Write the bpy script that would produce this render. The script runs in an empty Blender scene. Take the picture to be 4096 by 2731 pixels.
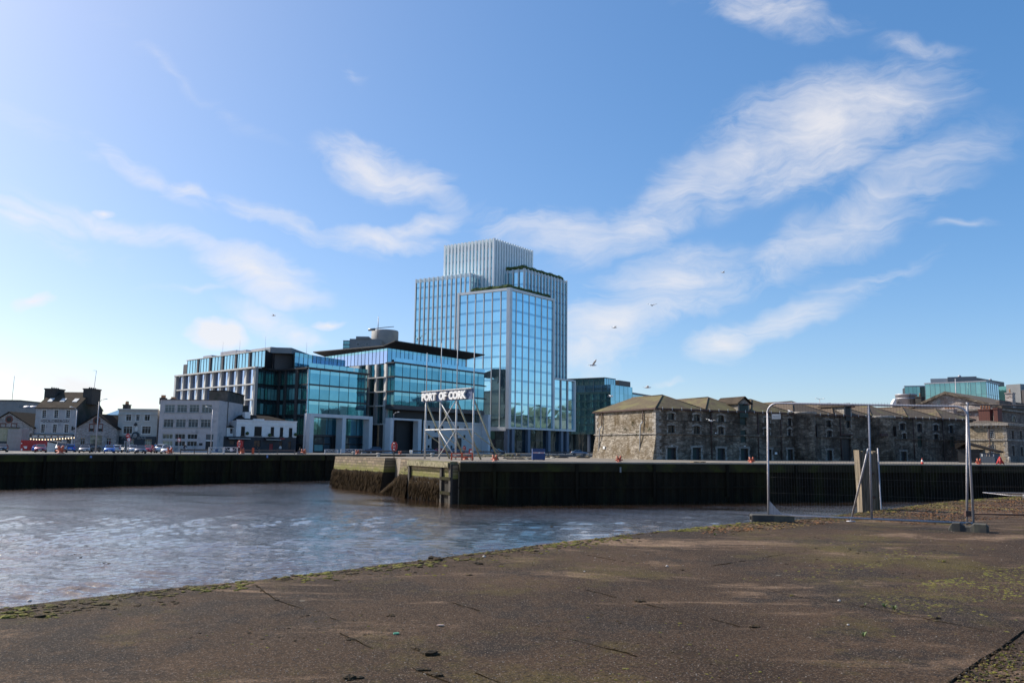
SKY_STR=.15; SKY_SAT=1.66; SKY_TINT=(1.33,1.40,1.48,1); CLOUD_COL=(4.3,4.2,4.25,1); SUN_E=4.6; EXPO=.5; WAVE=.45
import bpy, bmesh, math, random
from mathutils import Vector, Matrix, noise
random.seed(7)
scene=bpy.context.scene
COL=scene.collection
R=math.radians
# ------------------------------------------------------------------ camera model (photo 4096 x 2731)
F=3300.0; CU=2048.0; CV=1365.5; PITCH=math.atan(427.5/F); ROLL=0.0112; EYE=1.6
CAM=Vector((0,0,EYE))
RM=Matrix.Rotation(R(90)+PITCH,3,'X')@Matrix.Rotation(ROLL,3,'Z')
RT=RM.transposed()
def ray(u,v): return RM@Vector(((u-CU)/F,-(v-CV)/F,-1.0))
def proj(P):
    q=RT@(Vector(P)-CAM); return CU+F*q.x/-q.z, CV-F*q.y/-q.z
def G(u,v,z=0.0):                      # where a line of sight meets the level z
    d=ray(u,v); k=(z-EYE)/d.z; return Vector((d.x*k,d.y*k,z))
def onY(u,v,y):                        # where it meets a vertical plane y
    d=ray(u,v); k=y/d.y; return CAM+d*k
def hz(x,y,v):                         # height above (x,y) seen at row v
    a=RT@(Vector((x,y,0))-CAM); b=RT@Vector((0,0,1)); w=(CV-v)/F
    # (a.y+z b.y) = w*(-(a.z+z b.z))
    return -(a.y+w*a.z)/(b.y+w*b.z)
def xat(u,y,z=0.0):
    a=RT@(Vector((0,y,z))-CAM); b=RT@Vector((1,0,0)); w=(u-CU)/F
    return -(a.x+w*a.z)/(b.x+w*b.z)
CR={'A':(0,1450,3.92),'B':(450,1500,4.48),'C':(850,1500,4.48),'D':(680,1280,3.735),'E':(1150,1250,2.614),
    'F':(1600,920,2.8),'G':(1800,1350,3.1357),'H':(1300,1500,2.851),'I':(2300,1500,2.94),'J':(2900,1500,2.94),
    'K':(3400,1450,3.1365),'L':(2900,1550,1.9666),'M':(3800,1500,3.919)}
def c(k,x,y):
    o=CR[k]; return o[0]+x/o[2], o[1]+y/o[2]
class Fr:                               # a facade: s along it, n out of it, t up
    def __init__(s,P0,P1):
        s.p=Vector((P0[0],P0[1],0)); q=Vector((P1[0],P1[1],0)); s.L=(q-s.p).length; s.u=(q-s.p)/s.L
        s.n=Vector((s.u.y,-s.u.x,0))
    def P(s,a,n,t): return s.p+s.u*a+s.n*n+Vector((0,0,t))
    def st(s,u,v):
        d=ray(u,v); k=(s.p-CAM).dot(s.n)/d.dot(s.n); q=CAM+d*k; return (q-s.p).dot(s.u), q.z
    def w(s,k,x0,y0,x1,y1):
        xm=(x0+x1)/2; ym=(y0+y1)/2
        return (s.st(*c(k,x0,ym))[0],s.st(*c(k,x1,ym))[0],s.st(*c(k,xm,y1))[1],s.st(*c(k,xm,y0))[1])
    def off(s,n,a=0,b=0): return Fr(s.P(-a,n,0),s.P(s.L+b,n,0))
# ------------------------------------------------------------------ materials
MATS={}
def nd(nt,t,**k):
    n=nt.nodes.new(t)
    for a,b in k.items():
        if a.startswith('i_'): n.inputs[a[2:].replace('_',' ')].default_value=b
        else: setattr(n,a,b)
    return n
def c4(c_): return (c_[0],c_[1],c_[2],1)
def mat(name,c1,c2=None,sc=1.0,rough=.8,metal=0.0,bump=0.0,bsc=None,st=(1,1,1),spec=.5,c3=None,sc3=.2,w3=(.5,.65),contrast=(.35,.65),rnd=0.0,alpha=None,coat=0,emit=None):
    m=bpy.data.materials.new(name); m.use_nodes=True; nt=m.node_tree; bs=nt.nodes['Principled BSDF']
    bs.inputs['Base Color'].default_value=c4(c1); bs.inputs['Roughness'].default_value=rough; bs.inputs['Metallic'].default_value=metal
    bs.inputs['Specular IOR Level'].default_value=spec; bs.inputs['Coat Weight'].default_value=coat
    tc=nd(nt,'ShaderNodeTexCoord'); mp=nd(nt,'ShaderNodeMapping'); mp.inputs['Scale'].default_value=st
    nt.links.new(tc.outputs['Object'],mp.inputs['Vector']); col=None
    if c2 is not None:
        no=nd(nt,'ShaderNodeTexNoise',i_Scale=sc,i_Detail=6.0,i_Roughness=.6); nt.links.new(mp.outputs[0],no.inputs['Vector'])
        rp=nd(nt,'ShaderNodeMapRange'); rp.inputs['From Min'].default_value=contrast[0]; rp.inputs['From Max'].default_value=contrast[1]
        nt.links.new(no.outputs['Fac'],rp.inputs['Value'])
        mx=nd(nt,'ShaderNodeMix',data_type='RGBA'); mx.inputs['A'].default_value=c4(c1); mx.inputs['B'].default_value=c4(c2)
        nt.links.new(rp.outputs[0],mx.inputs['Factor']); col=mx.outputs['Result']
    if c3 is not None:
        no=nd(nt,'ShaderNodeTexNoise',i_Scale=sc3,i_Detail=4.0,i_Roughness=.6); nt.links.new(mp.outputs[0],no.inputs['Vector'])
        rp=nd(nt,'ShaderNodeMapRange'); rp.inputs['From Min'].default_value=w3[0]; rp.inputs['From Max'].default_value=w3[1]
        nt.links.new(no.outputs['Fac'],rp.inputs['Value'])
        mx=nd(nt,'ShaderNodeMix',data_type='RGBA'); mx.inputs['A'].default_value=c4(c1); mx.inputs['B'].default_value=c4(c3)
        if col: nt.links.new(col,mx.inputs['A'])
        nt.links.new(rp.outputs[0],mx.inputs['Factor']); col=mx.outputs['Result']
    if rnd>0:
        oi=nd(nt,'ShaderNodeObjectInfo'); mr=nd(nt,'ShaderNodeMapRange'); mr.inputs['To Min'].default_value=1-rnd; mr.inputs['To Max'].default_value=1+rnd
        nt.links.new(oi.outputs['Random'],mr.inputs['Value'])
        vm=nd(nt,'ShaderNodeVectorMath',operation='SCALE'); vm.inputs[0].default_value=c1
        if col: nt.links.new(col,vm.inputs[0])
        nt.links.new(mr.outputs[0],vm.inputs['Scale']); col=vm.outputs[0]
    if col: nt.links.new(col,bs.inputs['Base Color'])
    if bump>0:
        no=nd(nt,'ShaderNodeTexNoise',i_Scale=bsc or sc,i_Detail=5.0); nt.links.new(mp.outputs[0],no.inputs['Vector'])
        bp=nd(nt,'ShaderNodeBump',i_Strength=1.0,i_Distance=bump); nt.links.new(no.outputs['Fac'],bp.inputs['Height'])
        nt.links.new(bp.outputs[0],bs.inputs['Normal'])
    if emit: bs.inputs['Emission Color'].default_value=c4(emit[:3]); bs.inputs['Emission Strength'].default_value=emit[3]
    MATS[name]=m; return m
def stone(name,cl,cd,stain,cell=(1.3,1.3,3.2),sc=1.0,stain_w=(.45,.62),bump=.04,stain_sc=.22,grime=None):
    m=bpy.data.materials.new(name); m.use_nodes=True; nt=m.node_tree; bs=nt.nodes['Principled BSDF']; bs.inputs['Roughness'].default_value=.9
    L=nt.links.new
    tc=nd(nt,'ShaderNodeTexCoord'); mp=nd(nt,'ShaderNodeMapping'); mp.inputs['Scale'].default_value=cell; L(tc.outputs['Object'],mp.inputs['Vector'])
    vo=nd(nt,'ShaderNodeTexVoronoi',i_Scale=sc,i_Randomness=.9); L(mp.outputs[0],vo.inputs['Vector'])
    ve=nd(nt,'ShaderNodeTexVoronoi',feature='DISTANCE_TO_EDGE',i_Scale=sc,i_Randomness=.9); L(mp.outputs[0],ve.inputs['Vector'])
    sep=nd(nt,'ShaderNodeSeparateColor'); L(vo.outputs['Color'],sep.inputs[0])
    mx=nd(nt,'ShaderNodeMix',data_type='RGBA'); mx.inputs['A'].default_value=c4(cd); mx.inputs['B'].default_value=c4(cl); L(sep.outputs[0],mx.inputs['Factor'])
    n1=nd(nt,'ShaderNodeTexNoise',i_Scale=stain_sc,i_Detail=8.0,i_Roughness=.68); L(tc.outputs['Object'],n1.inputs['Vector'])
    r1=nd(nt,'ShaderNodeMapRange'); r1.inputs['From Min'].default_value=stain_w[0]; r1.inputs['From Max'].default_value=stain_w[1]; L(n1.outputs['Fac'],r1.inputs['Value'])
    m2=nd(nt,'ShaderNodeMix',data_type='RGBA'); m2.inputs['B'].default_value=c4(stain); L(mx.outputs['Result'],m2.inputs['A']); L(r1.outputs[0],m2.inputs['Factor'])
    r2=nd(nt,'ShaderNodeMapRange'); r2.inputs['From Max'].default_value=.08; r2.inputs['To Min'].default_value=.45; L(ve.outputs['Distance'],r2.inputs['Value'])
    vm=nd(nt,'ShaderNodeVectorMath',operation='SCALE'); L(m2.outputs['Result'],vm.inputs[0]); L(r2.outputs[0],vm.inputs['Scale']); out=vm.outputs[0]
    if grime:
        mp3=nd(nt,'ShaderNodeMapping'); mp3.inputs['Scale'].default_value=(1,1,.12); L(tc.outputs['Object'],mp3.inputs['Vector'])
        n3=nd(nt,'ShaderNodeTexNoise',i_Scale=.9,i_Detail=5.0,i_Roughness=.6); L(mp3.outputs[0],n3.inputs['Vector'])
        r3=nd(nt,'ShaderNodeMapRange'); r3.inputs['From Min'].default_value=.5; r3.inputs['From Max'].default_value=.66; r3.inputs['To Max'].default_value=.8; L(n3.outputs['Fac'],r3.inputs['Value'])
        m4=nd(nt,'ShaderNodeMix',data_type='RGBA'); m4.inputs['B'].default_value=c4(grime); L(out,m4.inputs['A']); L(r3.outputs[0],m4.inputs['Factor']); out=m4.outputs['Result']
    L(out,bs.inputs['Base Color'])
    bp=nd(nt,'ShaderNodeBump',i_Strength=1.0,i_Distance=bump); L(r2.outputs[0],bp.inputs['Height']); L(bp.outputs[0],bs.inputs['Normal'])
    MATS[name]=m; return m
def glass(name,c1,c2,metal=.8,rough=.03,wav=.002,rnd=.12,wsc=.35):
    return mat(name,c1,c2,sc=.25,rough=rough,metal=metal,bump=wav,bsc=wsc,rnd=rnd,contrast=(.3,.7))
# ------------------------------------------------------------------ mesh builder
ORG={}
class MB:
    def __init__(s): s.v=[]; s.f=[]; s.mi=[]; s.mats=[]; s.cur=0; s.sm=[]; s.smooth=False
    def mat(s,m):
        if m not in s.mats: s.mats.append(m)
        s.cur=s.mats.index(m); return s
    def face(s,idx): s.f.append(idx); s.mi.append(s.cur); s.sm.append(s.smooth)
    def poly(s,pts):
        b=len(s.v); s.v+= [Vector(p) for p in pts]; s.face(tuple(range(b,b+len(pts)))); return s
    def box(s,o,a,b,c_):
        o=Vector(o); a=Vector(a); b=Vector(b); c_=Vector(c_); k=len(s.v)
        s.v+=[o,o+a,o+a+b,o+b,o+c_,o+a+c_,o+a+b+c_,o+b+c_]
        for q in ((0,3,2,1),(4,5,6,7),(0,1,5,4),(1,2,6,5),(2,3,7,6),(3,0,4,7)): s.face(tuple(k+i for i in q))
        return s
    def bx(s,x0,x1,y0,y1,z0,z1): return s.box((x0,y0,z0),(x1-x0,0,0),(0,y1-y0,0),(0,0,z1-z0))
    def fb(s,fr,s0,s1,n0,n1,t0,t1): return s.box(fr.P(s0,n0,t0),fr.u*(s1-s0),fr.n*(n1-n0),(0,0,t1-t0))
    def fq(s,fr,s0,s1,n,t0,t1,j=0.0):
        r=lambda: (random.random()-.5)*j
        return s.poly([fr.P(s0,n+r(),t0),fr.P(s1,n+r(),t0),fr.P(s1,n+r(),t1),fr.P(s0,n+r(),t1)])
    def prism(s,pts,z0,z1):
        from mathutils.geometry import tessellate_polygon
        n=len(pts); k=len(s.v); f=lambda z,i: z if not callable(z) else z(i)
        s.v+=[Vector((p[0],p[1],f(z0,i))) for i,p in enumerate(pts)]+[Vector((p[0],p[1],f(z1,i))) for i,p in enumerate(pts)]
        if n>5:
            for tr in tessellate_polygon([[Vector((p[0],p[1],0)) for p in pts]]): s.face(tuple(k+i for i in tr)); s.face(tuple(k+n+i for i in tr))
        else: s.face(tuple(k+i for i in range(n-1,-1,-1))); s.face(tuple(k+n+i for i in range(n)))
        for i in range(n): j=(i+1)%n; s.face((k+i,k+j,k+n+j,k+n+i))
        return s
    def extr(s,pts,d):                  # polygon of 3-D points swept by a vector
        n=len(pts); k=len(s.v); d=Vector(d)
        s.v+=[Vector(p) for p in pts]+[Vector(p)+d for p in pts]
        s.face(tuple(k+i for i in range(n-1,-1,-1))); s.face(tuple(k+n+i for i in range(n)))
        for i in range(n): j=(i+1)%n; s.face((k+i,k+j,k+n+j,k+n+i))
        return s
    def tube(s,pts,r,seg=8,r1=None,cap=True):
        pts=[Vector(p) for p in pts]; n=len(pts); k=len(s.v); up=None
        for i,p in enumerate(pts):
            d=(pts[min(i+1,n-1)]-pts[max(i-1,0)]).normalized()
            if up is None: up=Vector((0,0,1)) if abs(d.z)<.9 else Vector((1,0,0))
            a=d.cross(up).normalized(); b=d.cross(a).normalized(); up=a.cross(d) if False else up
            rr=r if r1 is None else r+(r1-r)*i/(n-1)
            for j in range(seg):
                t=2*math.pi*j/seg; s.v.append(p+a*math.cos(t)*rr+b*math.sin(t)*rr)
        sm=s.smooth; s.smooth=seg>4
        for i in range(n-1):
            for j in range(seg):
                j2=(j+1)%seg; s.face((k+i*seg+j,k+i*seg+j2,k+(i+1)*seg+j2,k+(i+1)*seg+j))
        s.smooth=sm
        if cap: s.face(tuple(k+j for j in range(seg-1,-1,-1))); s.face(tuple(k+(n-1)*seg+j for j in range(seg)))
        return s
    def lathe(s,o,prof,seg=12,axis=(0,0,1),smooth=True,arc=1.0,ph=0):
        o=Vector(o); ax=Vector(axis).normalized(); a=ax.orthogonal().normalized() if abs(ax.z)<.99 else Vector((1,0,0)); b=ax.cross(a); k=len(s.v); n=len(prof)
        for (r,h) in prof:
            for j in range(seg):
                t=2*math.pi*arc*j/seg+ph; s.v.append(o+ax*h+a*math.cos(t)*r+b*math.sin(t)*r)
        sm=s.smooth; s.smooth=smooth
        for i in range(n-1):
            for j in range(seg): j2=(j+1)%seg; s.face((k+i*seg+j,k+i*seg+j2,k+(i+1)*seg+j2,k+(i+1)*seg+j))
        s.smooth=False; s.face(tuple(k+j for j in range(seg-1,-1,-1))); s.face(tuple(k+(n-1)*seg+j for j in range(seg))); s.smooth=sm
        return s
    def blob(s,o,rx,ry,rz,seg=6,rings=3,jit=.25):
        o=Vector(o); k=len(s.v); s.v.append(o+Vector((0,0,rz)))
        for i in range(1,rings+1):
            th=math.pi*i/(rings+1)
            for j in range(seg):
                t=2*math.pi*j/seg; q=1+(random.random()-.5)*2*jit
                s.v.append(o+Vector((rx*math.sin(th)*math.cos(t)*q,ry*math.sin(th)*math.sin(t)*q,rz*math.cos(th)*q)))
        s.v.append(o-Vector((0,0,rz))); e=len(s.v)-1
        for j in range(seg): s.face((k,k+1+j,k+1+(j+1)%seg)); s.face((e,k+1+(rings-1)*seg+(j+1)%seg,k+1+(rings-1)*seg+j))
        for i in range(rings-1):
            for j in range(seg):
                a=k+1+i*seg; j2=(j+1)%seg; s.face((a+j,a+seg+j,a+seg+j2,a+j2))
        return s
    def wall(s,fr,L,t0,t1,ops,rev=.25,s0=0.0):      # a wall with real openings and their reveals
        ss=sorted({s0,L,*[min(max(o[i],s0),L) for o in ops for i in (0,1)]}); tt=sorted({t0,t1,*[min(max(o[i],t0),t1) for o in ops for i in (2,3)]})
        for i in range(len(ss)-1):
            for j in range(len(tt)-1):
                a=(ss[i]+ss[i+1])/2; b=(tt[j]+tt[j+1])/2
                if any(o[0]<a<o[1] and o[2]<b<o[3] for o in ops): continue
                s.poly([fr.P(ss[i],0,tt[j]),fr.P(ss[i+1],0,tt[j]),fr.P(ss[i+1],0,tt[j+1]),fr.P(ss[i],0,tt[j+1])])
        for (a,b,c0,d) in [o[:4] for o in ops]:
            for (p,q,r_,w_) in ((a,c0,a,d),(b,c0,b,d),(a,c0,b,c0),(a,d,b,d)):
                s.poly([fr.P(p,0,q),fr.P(r_,0,w_),fr.P(r_,-rev,w_),fr.P(p,-rev,q)])
        return s
    def build(s,name,m=None,parent=None,org=None,fixn=True):
        me=bpy.data.meshes.new(name)
        if parent is not None: o_=ORG.get(parent.name,Vector((0,0,0)))
        else: o_=Vector(org) if org is not None else Vector((0,0,0))
        me.from_pydata([v-o_ for v in s.v],[],s.f)
        if m is not None and not s.mats: me.materials.append(m if not isinstance(m,str) else MATS[m])
        else:
            for q in s.mats: me.materials.append(q if not isinstance(q,str) else MATS[q])
            me.polygons.foreach_set('material_index',s.mi)
        if any(s.sm): me.polygons.foreach_set('use_smooth',s.sm)
        me.update(); ob=bpy.data.objects.new(name,me); COL.objects.link(ob)
        if fixn and len(s.f)<20000:
            b=bmesh.new(); b.from_mesh(me); bmesh.ops.recalc_face_normals(b,faces=b.faces); b.to_mesh(me); b.free()
        if parent is not None: ob.parent=parent; ORG[ob.name]=o_
        else: ob.location=o_; ORG[ob.name]=o_
        return ob
def tag(o,label=None,cat=None,group=None,kind=None):
    if label: o['label']=label
    if cat: o['category']=cat
    if group: o['group']=group
    if kind: o['kind']=kind
    return o
def thing(name,label,cat,loc=(0,0,0),group=None):
    o=bpy.data.objects.new(name,None); COL.objects.link(o); o.location=loc; o.empty_display_size=.5; ORG[o.name]=Vector(loc)
    return tag(o,label,cat,group)
def struct(mb,name,m,**k): return tag(mb.build(name,m,**k),kind='structure')
def stuff(mb,name,m,label,cat,**k): return tag(mb.build(name,m,**k),label,cat,kind='stuff')
def copy_tree(o,loc=None,rz=None,label=None,parent=None):
    n=o.copy(); COL.objects.link(n)
    if parent is not None: n.parent=parent
    ORG[n.name]=ORG.get(o.name,Vector((0,0,0)))
    if loc is not None: n.location=loc
    if rz is not None: n.rotation_euler=(0,0,rz)
    if label: n['label']=label
    for ch in [x for x in o.children]: copy_tree(ch,parent=n)
    return n
class Pool:                              # up to 100 parts of one name, the rest as one part
    def __init__(s,root): s.root=root; s.d={}
    def add(s,name,mb,m):
        p=mb.v[0]; a=(mb.v[1]-mb.v[0]).length*(mb.v[-1]-mb.v[0]).length/((p-CAM).length_squared)
        s.d.setdefault(name,[]).append((a,mb,m))
    def done(s):
        for name,l in s.d.items():
            l.sort(key=lambda t:-t[0])
            for a,mb,m in l[:99]: mb.build(name,m,s.root)
            if len(l)>99:
                o=MB()
                for a,mb,m in l[99:]:
                    o.mat(m); k=len(o.v); o.v+=mb.v
                    for f in mb.f: o.face(tuple(i+k for i in f))
                tag(o.build(name,None,s.root,fixn=False),kind='stuff')
def window(root,fr,b,rec=.18,cols=2,rows=2,fm='white_paint',gm='pane_dark',fw=.07,surround=None,sill=None,name='window',split=None):
    s0,s1,t0,t1=b; m=MB()
    for (a,b_,c_,d) in ((s0,s0+fw,t0,t1),(s1-fw,s1,t0,t1),(s0+fw,s1-fw,t0,t0+fw),(s0+fw,s1-fw,t1-fw,t1)): m.fb(fr,a,b_,-rec,-rec+.06,c_,d)
    for i in range(1,cols): x=s0+(s1-s0)*i/cols; m.fb(fr,x-.025,x+.025,-rec,-rec+.05,t0+fw,t1-fw)
    for i in range(1,rows): z=t0+(t1-t0)*((split if split and rows==2 else i/rows)); m.fb(fr,s0+fw,s1-fw,-rec,-rec+.055,z-.025,z+.025)
    f=m.build(name,fm,root); MB().fq(fr,s0+.02,s1-.02,-rec+.01,t0+.02,t1-.02).build('pane',gm,f)
    if sill: MB().fb(fr,s0-.12,s1+.12,-.02,.12,t0-.14,t0-.003).build('sill',sill,f)
    if surround:
        q=MB(); w=.16
        for (a,b_,c_,d) in ((s0-w,s0-.004,t0,t1+w),(s1+.004,s1+w,t0,t1+w),(s0-.004,s1+.004,t1+.004,t1+w)): q.fb(fr,a,b_,-.02,.05,c_,d)
        q.build('surround',surround,f)
    return f
def text(name,s,size,P,ux,nrm,m,parent,depth=.05,align='CENTER',bold=0.0,sx=1.0):
    cu=bpy.data.curves.new(name,'FONT'); cu.body=s; cu.size=size; cu.align_x=align; cu.align_y='CENTER'; cu.extrude=depth; cu.offset=bold; cu.resolution_u=3
    ob=bpy.data.objects.new(name,cu); dg=bpy.context.evaluated_depsgraph_get(); COL.objects.link(ob); bpy.context.view_layer.update()
    me=bpy.data.meshes.new_from_object(ob.evaluated_get(bpy.context.evaluated_depsgraph_get())); COL.objects.unlink(ob); bpy.data.objects.remove(ob)
    ux=Vector(ux).normalized(); nn=Vector(nrm).normalized(); uy=nn.cross(ux); o_=ORG.get(parent.name,Vector((0,0,0)))
    M=Matrix(((ux.x*sx,uy.x,nn.x,P[0]-o_.x),(ux.y*sx,uy.y,nn.y,P[1]-o_.y),(ux.z*sx,uy.z,nn.z,P[2]-o_.z),(0,0,0,1))); me.transform(M)
    me.materials.clear(); me.materials.append(MATS[m]); me.name=name
    n=bpy.data.objects.new(name,me); COL.objects.link(n); n.parent=parent; ORG[n.name]=o_; return n
# palette
mat('white_paint',(.62,.62,.60),(.5,.5,.48),sc=3,rough=.6)
mat('pane_dark',(.018,.024,.03),(.035,.045,.05),sc=1.5,rough=.06,spec=.6,rnd=.3)
mat('pane_blue',(.10,.125,.135),(.07,.09,.10),sc=2,rough=.08,spec=.7,rnd=.3)
mat('pane_warm',(.42,.40,.28),(.10,.10,.08),sc=.8,rough=.2,rnd=.2)
mat('render_grey',(.43,.43,.43),(.36,.365,.37),sc=1.2,rough=.9,c3=(.15,.16,.165),sc3=.5,w3=(.55,.75))
mat('render_bar',(.45,.44,.41),(.38,.375,.35),sc=1.2,rough=.9)
mat('render_mauve',(.52,.47,.46),(.45,.41,.40),sc=1.0,rough=.9,c3=(.2,.2,.2),sc3=.4,w3=(.55,.75))
mat('render_white',(.80,.79,.77),(.70,.69,.68),sc=1.2,rough=.85)
mat('dark_render',(.065,.058,.05),(.11,.098,.085),sc=.8,rough=.95,c3=(.04,.045,.035),sc3=.4)
mat('slate',(.075,.058,.043),(.045,.036,.028),sc=4,rough=.95,spec=.1,st=(1,1,2.5),c3=(.085,.065,.047),sc3=.6)
mat('slate_dark',(.022,.018,.015),(.032,.026,.021),sc=4,rough=.95,spec=.1)
mat('moss_roof',(.125,.092,.045),(.075,.054,.032),sc=2.2,rough=.95,st=(1,1,2.5),c3=(.135,.115,.045),sc3=.35,w3=(.47,.62))
mat('brown_roof',(.075,.054,.036),(.115,.082,.055),sc=2.2,rough=.95,st=(1,1,2.5),c3=(.14,.12,.05),sc3=.3,w3=(.55,.7))
mat('brick_red',(.19,.07,.05),(.12,.05,.04),sc=6,rough=.9)
mat('chimney_stone',(.07,.065,.06),(.05,.045,.04),sc=3,rough=.95)
mat('pot',(.55,.30,.16),(.42,.22,.12),sc=6,rough=.8)
mat('black_glass',(.008,.009,.011),rough=.35,spec=.25)
mat('black',(.012,.012,.013),rough=.5)
mat('dark_paint',(.022,.023,.028),(.032,.033,.04),sc=2,rough=.6)
mat('navy_paint',(.018,.032,.045),(.014,.025,.035),sc=2,rough=.5)
mat('red_paint',(.50,.035,.03),(.42,.03,.028),sc=2,rough=.5)
mat('red_door',(.30,.03,.03),rough=.6)
mat('orange_paint',(.62,.10,.03),(.48,.08,.03),sc=5,rough=.55,c3=(.25,.07,.04),sc3=3,w3=(.55,.7))
mat('galv',(.44,.43,.45),(.34,.33,.36),sc=6,rough=.5,metal=.35)
mat('steel_white',(.58,.58,.57),(.42,.42,.41),sc=2.5,rough=.5,c3=(.3,.27,.2),sc3=1.2,w3=(.58,.75))
mat('olive_steel',(.28,.27,.17),(.40,.38,.28),sc=2,rough=.6)
mat('concrete',(.34,.33,.31),(.28,.27,.25),sc=1.5,rough=.9)
mat('pale_concrete',(.58,.56,.53),(.52,.50,.47),sc=.6,rough=.85)
mat('white_frame',(.62,.60,.56),(.56,.54,.50),sc=.5,rough=.6)
mat('bronze_clad',(.085,.075,.075),(.07,.062,.062),sc=.4,rough=.45,metal=.3)
mat('grey_clad',(.22,.225,.23),(.19,.195,.20),sc=.4,rough=.5,metal=.3)
mat('portal',(.70,.68,.67),(.63,.62,.61),sc=.5,rough=.7)
mat('tower_fin',(.72,.72,.70),(.66,.66,.65),sc=.5,rough=.5,metal=.15)
mat('tower_fin_pale',(.92,.93,.90),(.88,.89,.87),sc=.5,rough=.5)
mat('timber',(.055,.048,.04),(.035,.03,.026),sc=3,rough=.9)
# ------------------------------------------------------------------ glass
glass('glass_teal',(.18,.43,.52),(.12,.33,.42),metal=.85,wav=.006)
glass('glass_band',(.30,.55,.60),(.25,.49,.55),metal=.8,wav=.004)
glass('glass_lilac',(.36,.47,.70),(.30,.40,.62),metal=.85,wav=.004)
mat('blind_teal',(.14,.32,.31),(.08,.22,.22),sc=.6,rough=.35,rnd=.4)
glass('glass_dark',(.12,.29,.29),(.06,.16,.165),metal=.75,wav=.008,rnd=.3)
glass('glass_tower',(.52,.80,.88),(.44,.72,.82),metal=.9,wav=.0045,rnd=.10)
mat('tower_blind',(.30,.46,.54),(.24,.40,.48),sc=.3,rough=.3,metal=.4)
glass('glass_tower_band',(.32,.54,.66),(.28,.49,.60),metal=.85,wav=.003,rnd=.08)
glass('glass_mid',(.24,.46,.47),(.13,.28,.29),metal=.75,wav=.02,rnd=.3)
glass('glass_podium',(.10,.15,.18),(.05,.08,.10),metal=.75,wav=.02,rnd=.3)
glass('glass_green',(.27,.46,.44),(.21,.39,.38),metal=.8,wav=.003)
glass('glass_sky',(.28,.52,.66),(.22,.45,.58),metal=.85,wav=.003)
# ------------------------------------------------------------------ world: Nishita sky with drifting cirrus
SH=Vector((-.90,.44)).normalized(); EL=R(38)
w=bpy.data.worlds.new('World'); scene.world=w; w.use_nodes=True; nt=w.node_tree; L=nt.links.new
bg=nt.nodes['Background']; bg.inputs['Strength'].default_value=SKY_STR
sky=nd(nt,'ShaderNodeTexSky',sky_type='NISHITA',sun_disc=False,sun_elevation=EL,sun_rotation=math.atan2(SH.x,SH.y),air_density=.7,dust_density=1.2,ozone_density=1.0)
tc=nd(nt,'ShaderNodeTexCoord'); sx=nd(nt,'ShaderNodeSeparateXYZ'); L(tc.outputs['Generated'],sx.inputs[0])
az=nd(nt,'ShaderNodeMath',operation='ARCTAN2'); L(sx.outputs[0],az.inputs[0]); L(sx.outputs[1],az.inputs[1])
el=nd(nt,'ShaderNodeMath',operation='ARCSINE'); L(sx.outputs[2],el.inputs[0])
ae=nd(nt,'ShaderNodeCombineXYZ'); L(az.outputs[0],ae.inputs[0]); L(el.outputs[0],ae.inputs[1])
# warp
wn=nd(nt,'ShaderNodeTexNoise',i_Scale=7.0,i_Detail=4.0,i_Roughness=.6); L(ae.outputs[0],wn.inputs['Vector'])
ws=nd(nt,'ShaderNodeVectorMath',operation='SUBTRACT'); L(wn.outputs['Color'],ws.inputs[0]); ws.inputs[1].default_value=(.5,.5,.5)
wm=nd(nt,'ShaderNodeVectorMath',operation='MULTIPLY_ADD'); L(ws.outputs[0],wm.inputs[0]); wm.inputs[1].default_value=(.10,.07,0); L(ae.outputs[0],wm.inputs[2])
def cloud(cx,cy,rx,ry,ang,st,soft=1.0):
    k=1.7415; d=ray(cx*k,cy*k).normalized(); A=math.atan2(d.x,d.y); E=math.asin(d.z)
    mp=nd(nt,'ShaderNodeMapping',vector_type='TEXTURE'); mp.inputs['Location'].default_value=(A,E,0); mp.inputs['Rotation'].default_value=(0,0,R(-ang))
    mp.inputs['Scale'].default_value=(rx*k/F*1.5,ry*k/F*1.6,1); L(wm.outputs[0],mp.inputs['Vector'])
    gr=nd(nt,'ShaderNodeTexGradient',gradient_type='SPHERICAL'); L(mp.outputs[0],gr.inputs[0])
    ml=nd(nt,'ShaderNodeMath',operation='MULTIPLY'); L(gr.outputs['Fac'],ml.inputs[0]); ml.inputs[1].default_value=st; return ml.outputs[0]
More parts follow.
